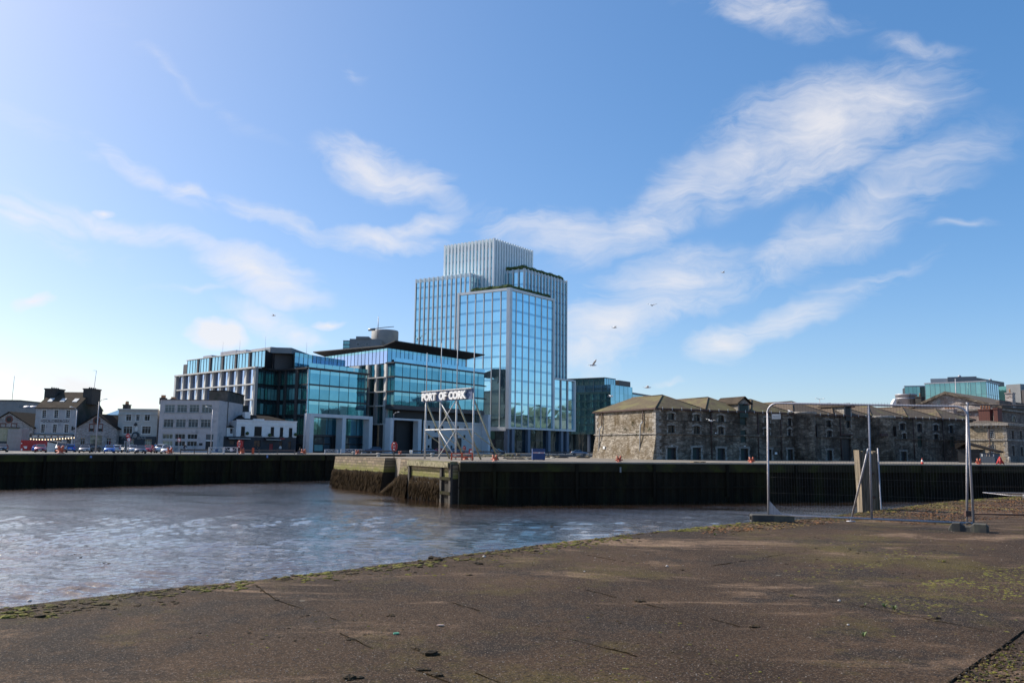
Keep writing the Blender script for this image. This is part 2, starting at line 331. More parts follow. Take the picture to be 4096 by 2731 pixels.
CL=[(1880,300,230,95,-12,1.7),(1700,350,170,75,-35,1.25),(1600,400,170,55,-35,1.1),(1480,510,190,45,-22,1.15),(1300,535,200,42,6,1.2),
(1980,500,260,60,-27,1.1),(2130,450,140,35,-25,.7),(1850,580,150,35,-25,.7),(1530,660,190,70,-12,1.5),(1400,750,130,75,-25,1.3),(1340,800,70,60,0,1.1),
(870,385,130,50,12,1.6),(960,430,140,32,28,1.2),(690,525,150,24,20,1.2),(850,555,140,26,0,1.4),(970,520,110,20,-14,1.2),
(600,640,105,50,12,1.7),(670,690,80,24,0,1.0),(450,668,110,10,-3,.7),(340,395,130,24,24,1.1),(440,430,80,18,18,.9),(60,485,110,15,8,1.2),(250,515,190,17,13,1.0),(450,565,150,22,10,1.05),
(30,500,60,12,0,1.2),(1740,10,150,46,20,1.05),(1900,40,90,22,15,.5),(2110,100,90,20,20,.62),(1830,725,210,34,-18,1.0),(1650,790,80,32,-8,1.5),(1980,660,150,20,-15,.7),
(492,768,48,22,5,2.6),(78,685,38,14,-12,1.8),(165,885,70,24,4,1.9),(600,740,120,28,10,1.1),(670,768,70,18,10,1.0),(755,744,32,10,-4,1.6),(48,868,26,20,-30,1.3),(378,888,38,12,0,1.3),
(420,190,240,16,24,.42),(120,310,240,30,15,.45),(100,540,180,26,10,.6),(1540,884,40,8,0,.8),(820,155,40,20,40,.4),(240,483,24,8,0,1.6),(2200,520,60,10,0,.6)]
acc=None
CL=[(cx_,cy_,rx_,ry_,an_,st_*(.78 if cx_<560 and st_<1.5 else .92 if rx_>100 else 1)) for (cx_,cy_,rx_,ry_,an_,st_) in CL]
for q in CL:
    o_=cloud(*q)
    if acc is None: acc=o_
    else:
        mm=nd(nt,'ShaderNodeMath',operation='MAXIMUM'); L(acc,mm.inputs[0]); L(o_,mm.inputs[1]); acc=mm.outputs[0]
# a scatter of the same clouds all round the sky (seen in the water and the windows)
gn=nd(nt,'ShaderNodeTexNoise',i_Scale=2.2,i_Detail=3.0); L(ae.outputs[0],gn.inputs['Vector'])
gm=nd(nt,'ShaderNodeMapRange'); gm.inputs['From Min'].default_value=.56; gm.inputs['From Max'].default_value=.8; L(gn.outputs['Fac'],gm.inputs['Value'])
fr_=nd(nt,'ShaderNodeMapRange'); fr_.inputs['From Min'].default_value=.25; fr_.inputs['From Max'].default_value=-.3; L(sx.outputs[1],fr_.inputs['Value'])
gg=nd(nt,'ShaderNodeMath',operation='MULTIPLY'); L(gm.outputs[0],gg.inputs[0]); L(fr_.outputs[0],gg.inputs[1])
mm=nd(nt,'ShaderNodeMath',operation='MAXIMUM'); L(acc,mm.inputs[0]); L(gg.outputs[0],mm.inputs[1]); acc=mm.outputs[0]
# streaks
sm_=nd(nt,'ShaderNodeMapping'); sm_.inputs['Rotation'].default_value=(0,0,R(-18)); sm_.inputs['Scale'].default_value=(7,22,1); L(wm.outputs[0],sm_.inputs['Vector'])
sn=nd(nt,'ShaderNodeTexNoise',i_Scale=1.0,i_Detail=12.0,i_Roughness=.68,i_Distortion=.8); L(sm_.outputs[0],sn.inputs['Vector'])
a1=nd(nt,'ShaderNodeMath',operation='MULTIPLY_ADD'); L(sn.outputs['Fac'],a1.inputs[0]); a1.inputs[1].default_value=2.9; a1.inputs[2].default_value=-1.68
a2=nd(nt,'ShaderNodeMath',operation='MULTIPLY_ADD'); L(acc,a2.inputs[0]); a2.inputs[1].default_value=1.15; L(a1.outputs[0],a2.inputs[2])
a3=nd(nt,'ShaderNodeMapRange'); a3.inputs['From Min'].default_value=-.15; a3.inputs['From Max'].default_value=1.5; a3.inputs['To Max'].default_value=.80; L(a2.outputs[0],a3.inputs['Value'])
gate=nd(nt,'ShaderNodeMapRange',interpolation_type='SMOOTHSTEP'); gate.inputs['From Min'].default_value=0; gate.inputs['From Max'].default_value=.5; L(acc,gate.inputs['Value'])
a4=nd(nt,'ShaderNodeMath',operation='MULTIPLY'); L(a3.outputs[0],a4.inputs[0]); L(gate.outputs[0],a4.inputs[1])
hs=nd(nt,'ShaderNodeHueSaturation'); hs.inputs['Saturation'].default_value=SKY_SAT; hs.inputs['Value'].default_value=1.0; ga=nd(nt,'ShaderNodeGamma'); ga.inputs['Gamma'].default_value=.65; L(sky.outputs[0],ga.inputs['Color']); L(ga.outputs[0],hs.inputs['Color'])
tn=nd(nt,'ShaderNodeMix',data_type='RGBA',blend_type='MULTIPLY'); tn.inputs['Factor'].default_value=1; L(hs.outputs[0],tn.inputs['A']); tn.inputs['B'].default_value=SKY_TINT
mx=nd(nt,'ShaderNodeMix',data_type='RGBA'); L(a4.outputs[0],mx.inputs['Factor']); L(tn.outputs['Result'],mx.inputs['A']); mx.inputs['B'].default_value=CLOUD_COL
L(mx.outputs['Result'],bg.inputs['Color'])
sd=bpy.data.lights.new('sun','SUN'); sd.energy=SUN_E; sd.angle=R(.5); sd.color=(1,.93,.82); so=bpy.data.objects.new('sun',sd); COL.objects.link(so)
sv=Vector((SH.x*math.cos(EL),SH.y*math.cos(EL),math.sin(EL))); so.rotation_euler=sv.to_track_quat('Z','Y').to_euler(); so.location=sv*300
cd=bpy.data.cameras.new('camera'); co=bpy.data.objects.new('camera',cd); COL.objects.link(co); scene.camera=co
cd.sensor_width=36; cd.lens=36*F/4096; cd.clip_start=.1; cd.clip_end=9000; co.matrix_world=Matrix.Translation(CAM)@RM.to_4x4()
scene.view_settings.view_transform='Standard'; scene.view_settings.look='None'; scene.view_settings.exposure=EXPO; scene.view_settings.gamma=1
# ------------------------------------------------------------------ land, quays and water
WZ=-4.9; NZ=.25
mat('asphalt',(.20,.185,.165),(.15,.14,.125),sc=.35,rough=.9,c3=(.12,.11,.08),sc3=.12)
mat('island_top',(.22,.185,.15),(.16,.135,.11),sc=.3,rough=.95,c3=(.13,.11,.06),sc3=.15)
mat('grass_land',(.05,.07,.03),(.08,.09,.05),sc=.02,rough=1)
WZ=-4.9; LW0=G(0,1951,WZ); LW1=G(1310,1916,WZ); LW0.z=LW1.z=0; LD=(LW1-LW0).normalized(); LW0=LW0+Vector((-LD.y,LD.x,0))*.6      # the far left quay
a=LW0-LD*320; b=LW0+LD*150; b2=b+Vector((60,10,0))
def quay_plate(mb,pts,z0,z1): return mb.prism(pts,z0,z1)
struct(quay_plate(MB(),[(a.x,a.y),(b.x,b.y),(b2.x,b2.y),(b2.x+400,b2.y+30),(3000,b2.y+60),(3000,4000),(-3000,4000),(-3000,a.y)],-6,0),'ground','asphalt')
IS=[(-28.0,126.2),(-18.5,114.6),(-16.4,117.6),(-13.0,110.4),(-12.6,105.4),(-6.15,95.3),(46,111.7),(75,120.9),(105,130.4),(420,230),(420,300),(60,225),(16,180)]
pM0=G(1322,1948,WZ); pM1=G(1520,1969,WZ); pT0=G(1632,1990,WZ); pT1=G(1836,2015,WZ); pR=G(3408,2000,WZ); nMv=Vector((-.776,-.63,0)); pM0=pM0-nMv*.7; pM1=pM1-nMv*.7
RD=(pR-pT1); RD.z=0; RD.normalize(); pT1=pT1+Vector((-RD.y,RD.x,0))*.6; pE=pT1+RD*122; print('pier',pM0,pM1,pT0,pT1,RD)
for q_ in (pM0,pM1,pT0,pT1,pE): q_.z=0
td_=(pT1-pT0).normalized(); tn_=Vector((td_.y,-td_.x,0)); pT0=pT0-tn_*.9
IS0=[(pM0.x,pM0.y),(pM1.x,pM1.y),(pM1.x+1.3,pM1.y+1.2),(pT0.x-.9,pT0.y+1.5),(pT0.x,pT0.y),(pT1.x,pT1.y),(pE.x,pE.y),(420,229),(420,285),(70,225),(10,170)]
struct(MB().prism(IS0,-6.2,-.0),'island','island_top')
# water
wm_=bpy.data.materials.new('river_water'); wm_.use_nodes=True; nt=wm_.node_tree; L=nt.links.new; bs=nt.nodes['Principled BSDF']
nt.nodes.remove(bs); om=nt.nodes['Material Output']
df=nd(nt,'ShaderNodeBsdfDiffuse'); df.inputs['Color'].default_value=(.062,.036,.021,1)
gl=nd(nt,'ShaderNodeBsdfGlossy',i_Roughness=.10); gl.inputs['Color'].default_value=(1.0,.89,.79,1)
ms_=nd(nt,'ShaderNodeMixShader'); fz_=nd(nt,'ShaderNodeFresnel',i_IOR=1.33); fm_=nd(nt,'ShaderNodeMath',operation='MULTIPLY_ADD'); L(fz_.outputs[0],fm_.inputs[0]); fm_.inputs[1].default_value=1.55; fm_.inputs[2].default_value=.16; fm_.use_clamp=True
L(fm_.outputs[0],ms_.inputs[0]); L(df.outputs[0],ms_.inputs[1]); L(gl.outputs[0],ms_.inputs[2]); L(ms_.outputs[0],om.inputs['Surface'])
tc=nd(nt,'ShaderNodeTexCoord'); mp=nd(nt,'ShaderNodeMapping'); mp.inputs['Rotation'].default_value=(0,0,R(28)); mp.inputs['Scale'].default_value=(.5,1.3,1); L(tc.outputs['Object'],mp.inputs['Vector'])
hs_=[]
for sc_,am,de in ((1.8,.12,2.0),(3.6,.14,2.0),(8.0,.09,2.0)):
    n=nd(nt,'ShaderNodeTexNoise',i_Scale=sc_,i_Detail=de,i_Roughness=.5,i_Distortion=.5); L(mp.outputs[0],n.inputs['Vector'])
    m_=nd(nt,'ShaderNodeMath',operation='MULTIPLY'); L(n.outputs['Fac'],m_.inputs[0]); m_.inputs[1].default_value=am; hs_.append(m_.outputs[0])
s1=nd(nt,'ShaderNodeMath',operation='ADD'); L(hs_[0],s1.inputs[0]); L(hs_[1],s1.inputs[1]); s2=nd(nt,'ShaderNodeMath',operation='ADD'); L(s1.outputs[0],s2.inputs[0]); L(hs_[2],s2.inputs[1])
mp2=nd(nt,'ShaderNodeMapping'); mp2.inputs['Scale'].default_value=(.35,1.3,1); mp2.inputs['Rotation'].default_value=(0,0,R(-12)); L(tc.outputs['Object'],mp2.inputs['Vector'])
pn=nd(nt,'ShaderNodeTexNoise',i_Scale=.05,i_Detail=4.0,i_Roughness=.6); L(mp2.outputs[0],pn.inputs['Vector'])
pr=nd(nt,'ShaderNodeMapRange'); pr.inputs['From Min'].default_value=.40; pr.inputs['From Max'].default_value=.56; pr.inputs['To Min'].default_value=.30; pr.inputs['To Max'].default_value=1.0; L(pn.outputs['Fac'],pr.inputs['Value'])
bp=nd(nt,'ShaderNodeBump',i_Distance=WAVE); L(pr.outputs[0],bp.inputs['Strength']); L(s2.outputs[0],bp.inputs['Height'])
for q_ in (df,gl,fz_): L(bp.outputs[0],q_.inputs['Normal'])
MATS['river_water']=wm_
import numpy as np
def water_mesh():
    rr=[7.0]
    while rr[-1]<330: rr.append(rr[-1]*(1.0052 if rr[-1]<60 else 1.008)+.0)
    rr=np.array(rr); th=np.radians(np.linspace(-47,52,620)); Rg,Tg=np.meshgrid(rr,th,indexing='ij'); X=Rg*np.sin(Tg); Y=Rg*np.cos(Tg); Z=np.zeros_like(X); cell=Rg*.0065
    rs=np.random.RandomState(4); 
    # calm and ruffled patches
    A=np.zeros_like(X)
    for i in range(14):
        wl=rs.uniform(14,60); an=rs.uniform(0,6.28); A+=np.sin((X*np.cos(an)*.55+Y*np.sin(an)*1.3)*6.28/wl+rs.uniform(0,6.28))
    A=np.clip(.92+.08*A,.6,1.2); c0=G(820,2020,WZ); c1=G(1350,1990,WZ)
    A*=1-.72*np.exp(-((X-c0.x)/16)**2-((Y-c0.y)/5.5)**2)-.6*np.exp(-((X-c1.x)/15)**2-((Y-c1.y)/9)**2)
    for i in range(150):
        wl=.30*(1.55/.30)**rs.uniform(0,1); an=math.radians(rs.normal(86,20+12*(wl<.6))); k=6.2832/wl; am=.0062*wl*rs.uniform(.5,1.5)
        at=np.clip((wl/cell-1.8)/1.5,0,1)*(1+.15*np.clip((Rg-30)/50,0,1))
        ph=(X*np.cos(an)+Y*np.sin(an))*k+rs.uniform(0,6.28)+.8*np.sin(X*.21+Y*.13*rs.uniform(.5,1.5)+i)
        Z+=am*at*A*(np.sin(ph)+.28*np.sin(2*ph+1.2))
    for i in range(10):
        wl=rs.uniform(3,8); an=math.radians(rs.normal(55,30)); Z+=.004*wl**.5*np.sin((X*np.cos(an)+Y*np.sin(an))*6.2832/wl+rs.uniform(0,6.28))
    n,m=X.shape; co=np.stack([X,Y,Z+WZ],-1).reshape(-1,3); e=np.array([[-900,-600,WZ-.25],[1200,-600,WZ-.25],[1200,900,WZ-.25],[-900,900,WZ-.25]])
    i,j=np.meshgrid(np.arange(n-1),np.arange(m-1),indexing='ij'); a=(i*m+j).ravel(); q=np.stack([a,a+1,a+m+1,a+m],-1); nv=n*m; q=np.concatenate([q,[[nv,nv+1,nv+2,nv+3]]])
    me=bpy.data.meshes.new('water'); me.vertices.add(nv+4); me.vertices.foreach_set('co',np.concatenate([co,e]).ravel()); me.loops.add(len(q)*4); me.loops.foreach_set('vertex_index',q.ravel()); me.polygons.add(len(q)); me.polygons.foreach_set('loop_start',np.arange(len(q))*4); me.polygons.foreach_set('use_smooth',np.ones(len(q),bool)); me.update(calc_edges=True)
    me.materials.append(MATS['river_water']); o=bpy.data.objects.new('water',me); COL.objects.link(o); tag(o,kind='structure'); print('water faces',len(q))
water_mesh()
struct(MB().bx(-5000,5000,-5000,5000,-9,-8.5),'river_bed','grass_land')
# --- left quay wall: steel piles, whaling and coping
mat('pile_dark',(.010,.0085,.006),(.018,.015,.010),sc=.6,rough=.85,st=(1,1,.35),c3=(.021,.021,.009),sc3=.3,spec=.08)
mat('pile_cap',(.034,.030,.018),(.021,.019,.012),sc=.8,rough=.95,c3=(.045,.048,.015),sc3=.4,spec=.1)
mat('coping',(.30,.26,.21),(.22,.19,.15),sc=.8,rough=.9)
def pilewall(fr,s0,s1,label,name='quay_wall',pitch=1.05,cap=1.15):
    t=thing(name,label,'quay wall',fr.P(s0,0,WZ))
    m=MB(); pts=[]; x=s0; d=.14
    while x<s1:
        for (dx,dn) in ((0,.5),(.3,.5),(.42,.5+d),(.82,.5+d),(.94,.5)): pts.append((x+dx*pitch/.94*.94,dn))
        x+=pitch
    for (x0,n0),(x1,n1) in zip(pts,pts[1:]):
        if x1-x0<1e-4: continue
        m.poly([fr.P(x0,n0,-6),fr.P(x1,n1,-6),fr.P(x1,n1,-cap+.02),fr.P(x0,n0,-cap+.02)])
    m.build('sheet_piling','pile_dark',t,fixn=False)
    MB().fb(fr,s0,s1,-.3,.85,-cap,-.12).build('capping_beam','pile_cap',t)
    MB().fb(fr,s0,s1,-.9,.9,-.116,.06).build('coping','coping',t)
    MB().fb(fr,s0,s1,.3,.78,-3.2,-2.95).build('whaling','pile_dark',t)
    x=s0+4
    while x<s1:
        MB().fb(fr,x,x+.35,.5,1.05,-4.3,-.2).build('fender_post','pile_dark',t); x+=10.5
    return t
fl=Fr(LW0,LW0+LD*10)
tl=pilewall(fl,-30,80,'long dark steel pile quay wall on the far left bank below the parked cars')
for q in ((('A',1370,1458,1402,1490)),('C',918,1428,945,1478)):
    MB().fb(fl,*(lambda b:(b[0],b[1],.86,.93,b[2],b[3]))(fl.w(*q))).build('depth_plate','blue_plate' if 'blue_plate' in MATS else mat('blue_plate',(.12,.2,.4),rough=.6),tl)
fr_=Fr(pT1,pE); FRW=fr_
trw=pilewall(fr_,0.0,125,'long dark steel pile quay wall of the island under the stone warehouse')
MB().fb(fr_,*(lambda b:(b[0],b[1],.86,.93,b[2],b[3]))(fr_.w('I',490,1078,508,1140))).build('depth_plate','grey_clad',trw)
# --- masonry pier head with weed
mm_=bpy.data.materials.new('pier_masonry'); mm_.use_nodes=True; nt=mm_.node_tree; L=nt.links.new; bs=nt.nodes['Principled BSDF']; bs.inputs['Roughness'].default_value=.92
tc=nd(nt,'ShaderNodeTexCoord'); dt=nd(nt,'ShaderNodeVectorMath',operation='DOT_PRODUCT'); L(tc.outputs['Object'],dt.inputs[0]); dt.inputs[1].default_value=(.63,-.777,0)
ofs=nd(nt,'ShaderNodeVectorMath',operation='ADD'); L(tc.outputs['Object'],ofs.inputs[0]); ofs.inputs[1].default_value=(0,0,-4.9); sz=nd(nt,'ShaderNodeSeparateXYZ'); L(ofs.outputs[0],sz.inputs[0]); cb=nd(nt,'ShaderNodeCombineXYZ'); L(dt.outputs['Value'],cb.inputs[0]); L(sz.outputs[2],cb.inputs[1])
br=nd(nt,'ShaderNodeTexBrick',i_Scale=1.0,i_Mortar_Size=.035,i_Brick_Width=1.1,i_Row_Height=.42,i_Bias=-.1); br.inputs['Color1'].default_value=(.26,.195,.125,1); br.inputs['Color2'].default_value=(.13,.10,.062,1); br.inputs['Mortar'].default_value=(.05,.045,.035,1); L(cb.outputs[0],br.inputs['Vector'])
nz=nd(nt,'ShaderNodeTexNoise',i_Scale=1.1,i_Detail=6.0,i_Roughness=.65); L(tc.outputs['Object'],nz.inputs['Vector'])
zz=nd(nt,'ShaderNodeMath',operation='MULTIPLY_ADD'); L(nz.outputs['Fac'],zz.inputs[0]); zz.inputs[1].default_value=2.6; L(sz.outputs[2],zz.inputs[2])
g1=nd(nt,'ShaderNodeMapRange'); g1.inputs['From Min'].default_value=.6; g1.inputs['From Max'].default_value=-.6; g1.inputs['To Max'].default_value=.8; L(zz.outputs[0],g1.inputs['Value'])
x1=nd(nt,'ShaderNodeMix',data_type='RGBA'); L(g1.outputs[0],x1.inputs['Factor']); L(br.outputs['Color'],x1.inputs['A']); x1.inputs['B'].default_value=(.15,.155,.018,1)
g2=nd(nt,'ShaderNodeMapRange'); g2.inputs['From Min'].default_value=-1.9; g2.inputs['From Max'].default_value=-2.1; L(sz.outputs[2],g2.inputs['Value'])
x2=nd(nt,'ShaderNodeMix',data_type='RGBA'); L(g2.outputs[0],x2.inputs['Factor']); L(x1.outputs['Result'],x2.inputs['A']); x2.inputs['B'].default_value=(.014,.011,.007,1); L(x2.outputs['Result'],bs.inputs['Base Color'])
bp=nd(nt,'ShaderNodeBump',i_Distance=.05); L(br.outputs['Fac'],bp.inputs['Height']); bp.invert=True; L(bp.outputs[0],bs.inputs['Normal']); MATS['pier_masonry']=mm_
pier=thing('pier_head','weedy stone and timber pier head at the tip of the island, green algae band','pier',(-18,112,WZ))
m=MB()
# three battered masonry faces
def batter(A,B,nrm,z0=-6,z1=-.0,o0=.75,o1=.04,back=1.2):
    A=Vector((A[0],A[1],0)); B=Vector((B[0],B[1],0)); n=Vector((nrm[0],nrm[1],0)).normalized()
    return [A+n*o0+Vector((0,0,z0)),B+n*o0+Vector((0,0,z0)),B+n*o1+Vector((0,0,z1)),A+n*o1+Vector((0,0,z1))]
nM=(-.776,-.63)
mas=MB(); n3=Vector((nM[0],nM[1],0))
for (A,B) in ((pM0,pM1),(pT0-td_*4.6-tn_*.3,pT0-tn_*.3)):
    q=batter(A,B,nM,z1=.05); mas.extr(q,-n3*2.2+Vector((0,0,0)))
mas.extr(batter(pM1-n3*.2+Vector((.6,.4,0)),pT0-td_*4.4,nM,z1=.04,o0=-1.3,o1=-1.4),-n3*2.0)
mas.build('masonry_face','pier_masonry',pier)
# slip ramp in the recess
rp=MB(); 
A=pM1.copy(); B=pT0.copy(); dd=(B-A).normalized()
rp.extr([A+Vector((0,0,-6)),B+Vector((0,0,-6)),B+Vector((0,0,-2.1)),A+dd*1.6+Vector((0,0,-4.9))],n3*.9)
rp.build('slip_ramp','pier_masonry',pier)
# timber fendered face
ff=Fr(pT0,pT1)
MB().fb(ff,0,ff.L,-.5,.72,-6,-.35).build('backing_wall','pier_masonry',pier)
mat('pale_timber',(.30,.26,.17),(.16,.15,.07),sc=2,rough=.95,c3=(.10,.09,.05),sc3=1)
mat('deck_moss',(.14,.14,.05),(.2,.17,.12),sc=1.2,rough=1)
MB().fb(ff,0,ff.L-.3,-1.3,.95,-.34,-.02).build('deck_edge','deck_moss',pier)
MB().fb(ff,.1,ff.L-.4,.956,1.2,-.72,-.14).build('edge_beam','pale_timber',pier)
for i,sq in enumerate((0,9.6,ff.L-.55)): MB().fb(ff,sq,sq+.5,.3,1.0,-6,-.36).build('pile','timber',pier)
for k in range(2): MB().fb(ff,9.7,ff.L-.1,.3,1.05,-2.2-1.7*k,-1.85-1.7*k).build('cross_beam','pile_cap',pier)
cw=MB()
for i in range(7): cw.fb(ff,1.2+i*1.25,1.55+i*1.25,.73,.95,-6,-2.6)
cw.build('under_pile','timber',pier)
# hanging wrack
mat('wrack',(.036,.022,.009),(.014,.009,.005),sc=1.5,rough=.95,spec=.08,rnd=0)
def weed(mb,fr,s0,s1,n0,top,bot,slope=.13,step=.09,shape=None):
    s=s0
    while s<s1:
        for lay in range(5):
            z1=top-lay*(top-bot)/5+random.uniform(-.25,.18)+.25*noise.noise(Vector((s*.7,lay,0)))
            if shape: z1=min(z1,shape(s))
            ln=random.uniform(.6,1.2); w=random.uniform(.04,.10); n=n0-slope*z1*0+random.uniform(.02,.16); x=s+random.uniform(-.06,.06)
            nb=n0+(-z1)*slope; nb2=n0+(-(z1-ln))*slope
            e=random.uniform(-.12,.12); r1=random.uniform(.03,.2)
            mb.poly([fr.P(x-w,nb+.02,z1),fr.P(x+w,nb+.02,z1),fr.P(x+w*1.3+e,nb2+.05+r1,max(z1-ln,WZ-.1)),fr.P(x-w*1.3+e,nb2+.05+r1*.6,max(z1-ln,WZ-.1))])
        s+=step
wd=MB(); f1=Fr(pM0-Vector((.1,-.1,0)),pM1); weed(wd,f1,0,f1.L,.06,-2.0,-4.5); weed(wd,ff,.5,9.5,.76,-2.2,-4.2,slope=0)
weed(wd,ff,.5,9.5,.97,-2.6,-4.0,slope=0,step=.12)
f2=Fr(pT0-td_*4.6,pT0); weed(wd,f2,1.0,f2.L,.8,-2.4,-4.6,slope=.1)
f3=Fr(pM1+Vector((.2,-.3,0)),pT0); weed(wd,f3,0.8,f3.L,.98,-2.0,-4.8,slope=0.0,step=.06,shape=lambda s:-5.0+s*.31)
for k_ in range(500):
    s_=random.uniform(1.5,f3.L); z_=-5.0+s_*.31+.25; p_=f3.P(s_,random.uniform(0,.95),z_); e_=Vector((random.uniform(-.12,.12),random.uniform(-.12,.12),random.uniform(-.05,.12))); wd.poly([p_,p_+e_,p_+e_*.5+Vector((.08,.05,.05))])
wo=stuff(wd,'seaweed','wrack','brown bladder wrack hanging in curtains from the pier head at low tide','seaweed',fixn=False)
# ------------------------------------------------------------------ near quay
mat('joint',(.014,.010,.006),(.03,.021,.009),sc=6,rough=1,spec=0)
gm_=bpy.data.materials.new('worn_concrete'); gm_.use_nodes=True; nt=gm_.node_tree; L=nt.links.new; bs=nt.nodes['Principled BSDF']; bs.inputs['Roughness'].default_value=.9; bs.inputs['Specular IOR Level'].default_value=.25
tc=nd(nt,'ShaderNodeTexCoord')
def nz_(sc,de,ro,x0,x1,y0=0,y1=1,stv=None,rot=0,dist=0):
    src=tc.outputs['Object']
    if stv: mpp=nd(nt,'ShaderNodeMapping'); mpp.inputs['Scale'].default_value=stv; mpp.inputs['Rotation'].default_value=(0,0,rot); L(src,mpp.inputs['Vector']); src=mpp.outputs[0]
    n=nd(nt,'ShaderNodeTexNoise',i_Scale=sc,i_Detail=de,i_Roughness=ro,i_Distortion=dist); L(src,n.inputs['Vector'])
    r=nd(nt,'ShaderNodeMapRange'); r.inputs['From Min'].default_value=x0; r.inputs['From Max'].default_value=x1; r.inputs['To Min'].default_value=y0; r.inputs['To Max'].default_value=y1; L(n.outputs['Fac'],r.inputs['Value']); return r.outputs[0],n.outputs['Fac']
def mixc(fac,a,b,bl='MIX'):
    m=nd(nt,'ShaderNodeMix',data_type='RGBA',blend_type=bl); 
    if isinstance(fac,(int,float)): m.inputs['Factor'].default_value=fac
    else: L(fac,m.inputs['Factor'])
    for k,q in (('A',a),('B',b)):
        if isinstance(q,tuple): m.inputs[k].default_value=c4(q)
        else: L(q,m.inputs[k])
    return m.outputs['Result']
f0,_=nz_(.55,5,.6,.36,.64); base=mixc(f0,(.035,.0185,.0075),(.082,.046,.022))
f1_,_=nz_(.55,9,.74,.53,.64,0,.9,stv=(.45,1.2,1),rot=R(42),dist=.6); base=mixc(f1_,base,(.30,.195,.120))
f2_,_=nz_(.42,9,.78,.51,.58,0,.9); base=mixc(f2_,base,(.030,.020,.013))
f3_,_=nz_(.30,8,.78,.52,.62,0,.8); base=mixc(f3_,base,(.10,.075,.014))
f4_,gn_=nz_(70,3,.75,.40,.62,.35,1.5); vm=nd(nt,'ShaderNodeVectorMath',operation='SCALE'); L(base,vm.inputs[0]); L(f4_,vm.inputs['Scale']); base=vm.outputs[0]
vo=nd(nt,'ShaderNodeTexVoronoi',i_Scale=130); L(tc.outputs['Object'],vo.inputs['Vector']); vs=nd(nt,'ShaderNodeSeparateColor'); L(vo.outputs['Color'],vs.inputs[0])
gt=nd(nt,'ShaderNodeMath',operation='GREATER_THAN'); L(vs.outputs[0],gt.inputs[0]); gt.inputs[1].default_value=.92; base=mixc(gt.outputs[0],base,(.17,.125,.09))
wv=nd(nt,'ShaderNodeTexNoise',i_Scale=6.0,i_Detail=3.0); L(tc.outputs['Object'],wv.inputs['Vector']); wa=nd(nt,'ShaderNodeVectorMath',operation='MULTIPLY_ADD'); L(wv.outputs['Color'],wa.inputs[0]); wa.inputs[1].default_value=(.12,.12,0); L(tc.outputs['Object'],wa.inputs[2]); vo2=nd(nt,'ShaderNodeTexVoronoi',i_Scale=2.3); L(wa.outputs[0],vo2.inputs['Vector']); lt=nd(nt,'ShaderNodeMapRange'); lt.inputs['From Min'].default_value=.09; lt.inputs['From Max'].default_value=.05; lt.inputs['To Max'].default_value=.6; L(vo2.outputs['Distance'],lt.inputs['Value'])
lv=nd(nt,'ShaderNodeSeparateColor'); L(vo2.outputs['Color'],lv.inputs[0]); lg=nd(nt,'ShaderNodeMath',operation='GREATER_THAN'); L(lv.outputs[0],lg.inputs[0]); lg.inputs[1].default_value=.86
lm=nd(nt,'ShaderNodeMath',operation='MULTIPLY'); L(lt.outputs[0],lm.inputs[0]); L(lg.outputs[0],lm.inputs[1]); base=mixc(lm.outputs[0],base,(.25,.225,.175))
L(base,bs.inputs['Base Color'])
_,b1=nz_(45,6,.8,0,1); _,b2_=nz_(1.2,4,.6,0,1)
ad=nd(nt,'ShaderNodeMath',operation='MULTIPLY_ADD'); L(b2_,ad.inputs[0]); ad.inputs[1].default_value=2.5; L(b1,ad.inputs[2])
bp=nd(nt,'ShaderNodeBump',i_Distance=.022,i_Strength=1.0); L(ad.outputs[0],bp.inputs['Height']); L(bp.outputs[0],bs.inputs['Normal']); MATS['worn_concrete']=gm_
EP=[(-60,2478),(0,2432),(522,2368),(1045,2316),(1724,2234),(2264,2164),(2960,2090),(3200,2077),(3309,2064),(3530,2038),(3764,2007),(3930,1994),(4096,1982),(4300,1972)]
edge=[G(u,v,NZ) for u,v in EP]
ed0=(edge[1]-edge[0]).normalized(); e_start=edge[0]-ed0*60; ed1=(edge[-1]-edge[-2]).normalized(); e_end=edge[-1]+ed1*150
def fine(pts,step=.35,j=.03):
    o=[]
    for a_,b_ in zip(pts,pts[1:]):
        n=max(1,int((b_-a_).length/step)); nr=Vector((-(b_-a_).y,(b_-a_).x,0)).normalized()
        for i in range(n): o.append(a_.lerp(b_,i/n)+nr*random.uniform(-j,j))
    o.append(pts[-1]); return o
ledge=[e_start]+fine(edge)+[e_end]
k0=G(3774,2735,NZ); k1=G(4029,2564,NZ); kd=(k1-k0).normalized(); kn=Vector((kd.y,-kd.x,0))
K0=k0-kd*30; K1=k0.lerp(k1,1.0)+kd*1.6
jag=[k0.lerp(K1,i/14)+kn*random.uniform(-.008,.008) for i in range(15)]
pts=[(p.x,p.y) for p in ledge]+[(260,200),(260,-150)]
# main slab with the broken corner notch cut at the crack
hs2=[K0]+jag
mainp=pts+[(jag[-1].x+60,K1.y-.0)]+[(p.x,p.y) for p in reversed(hs2)]+[(K0.x-2,-150),(-160,-150),(-160,e_start.y)]
def slab(pl,z0,z1,name,mt,m_=None):
    me=MB(); me.prism(pl,z0,z1); return struct(me,name,mt)
slab(mainp,-6,NZ,'near_quay','worn_concrete')
h3=[p+kn*(.016+random.uniform(-.005,.006)) for p in hs2]
cor=[(p.x,p.y) for p in h3]+[(jag[-1].x+60,K1.y-.07),(260,K1.y-20),(260,-150),(K0.x-1.9,-150)]
slab(cor,-3,NZ-.012,'near_quay_corner','worn_concrete'); tag(MB().extr([p-kn*.05+Vector((0,0,-.05)) for p in jag]+[p+kn*.07+Vector((0,0,-.05)) for p in reversed(jag)],(0,0,.01)).build('crack_bed','joint',fixn=False),'dark earth in the crack by the bottom right corner slab','earth',kind='stuff')
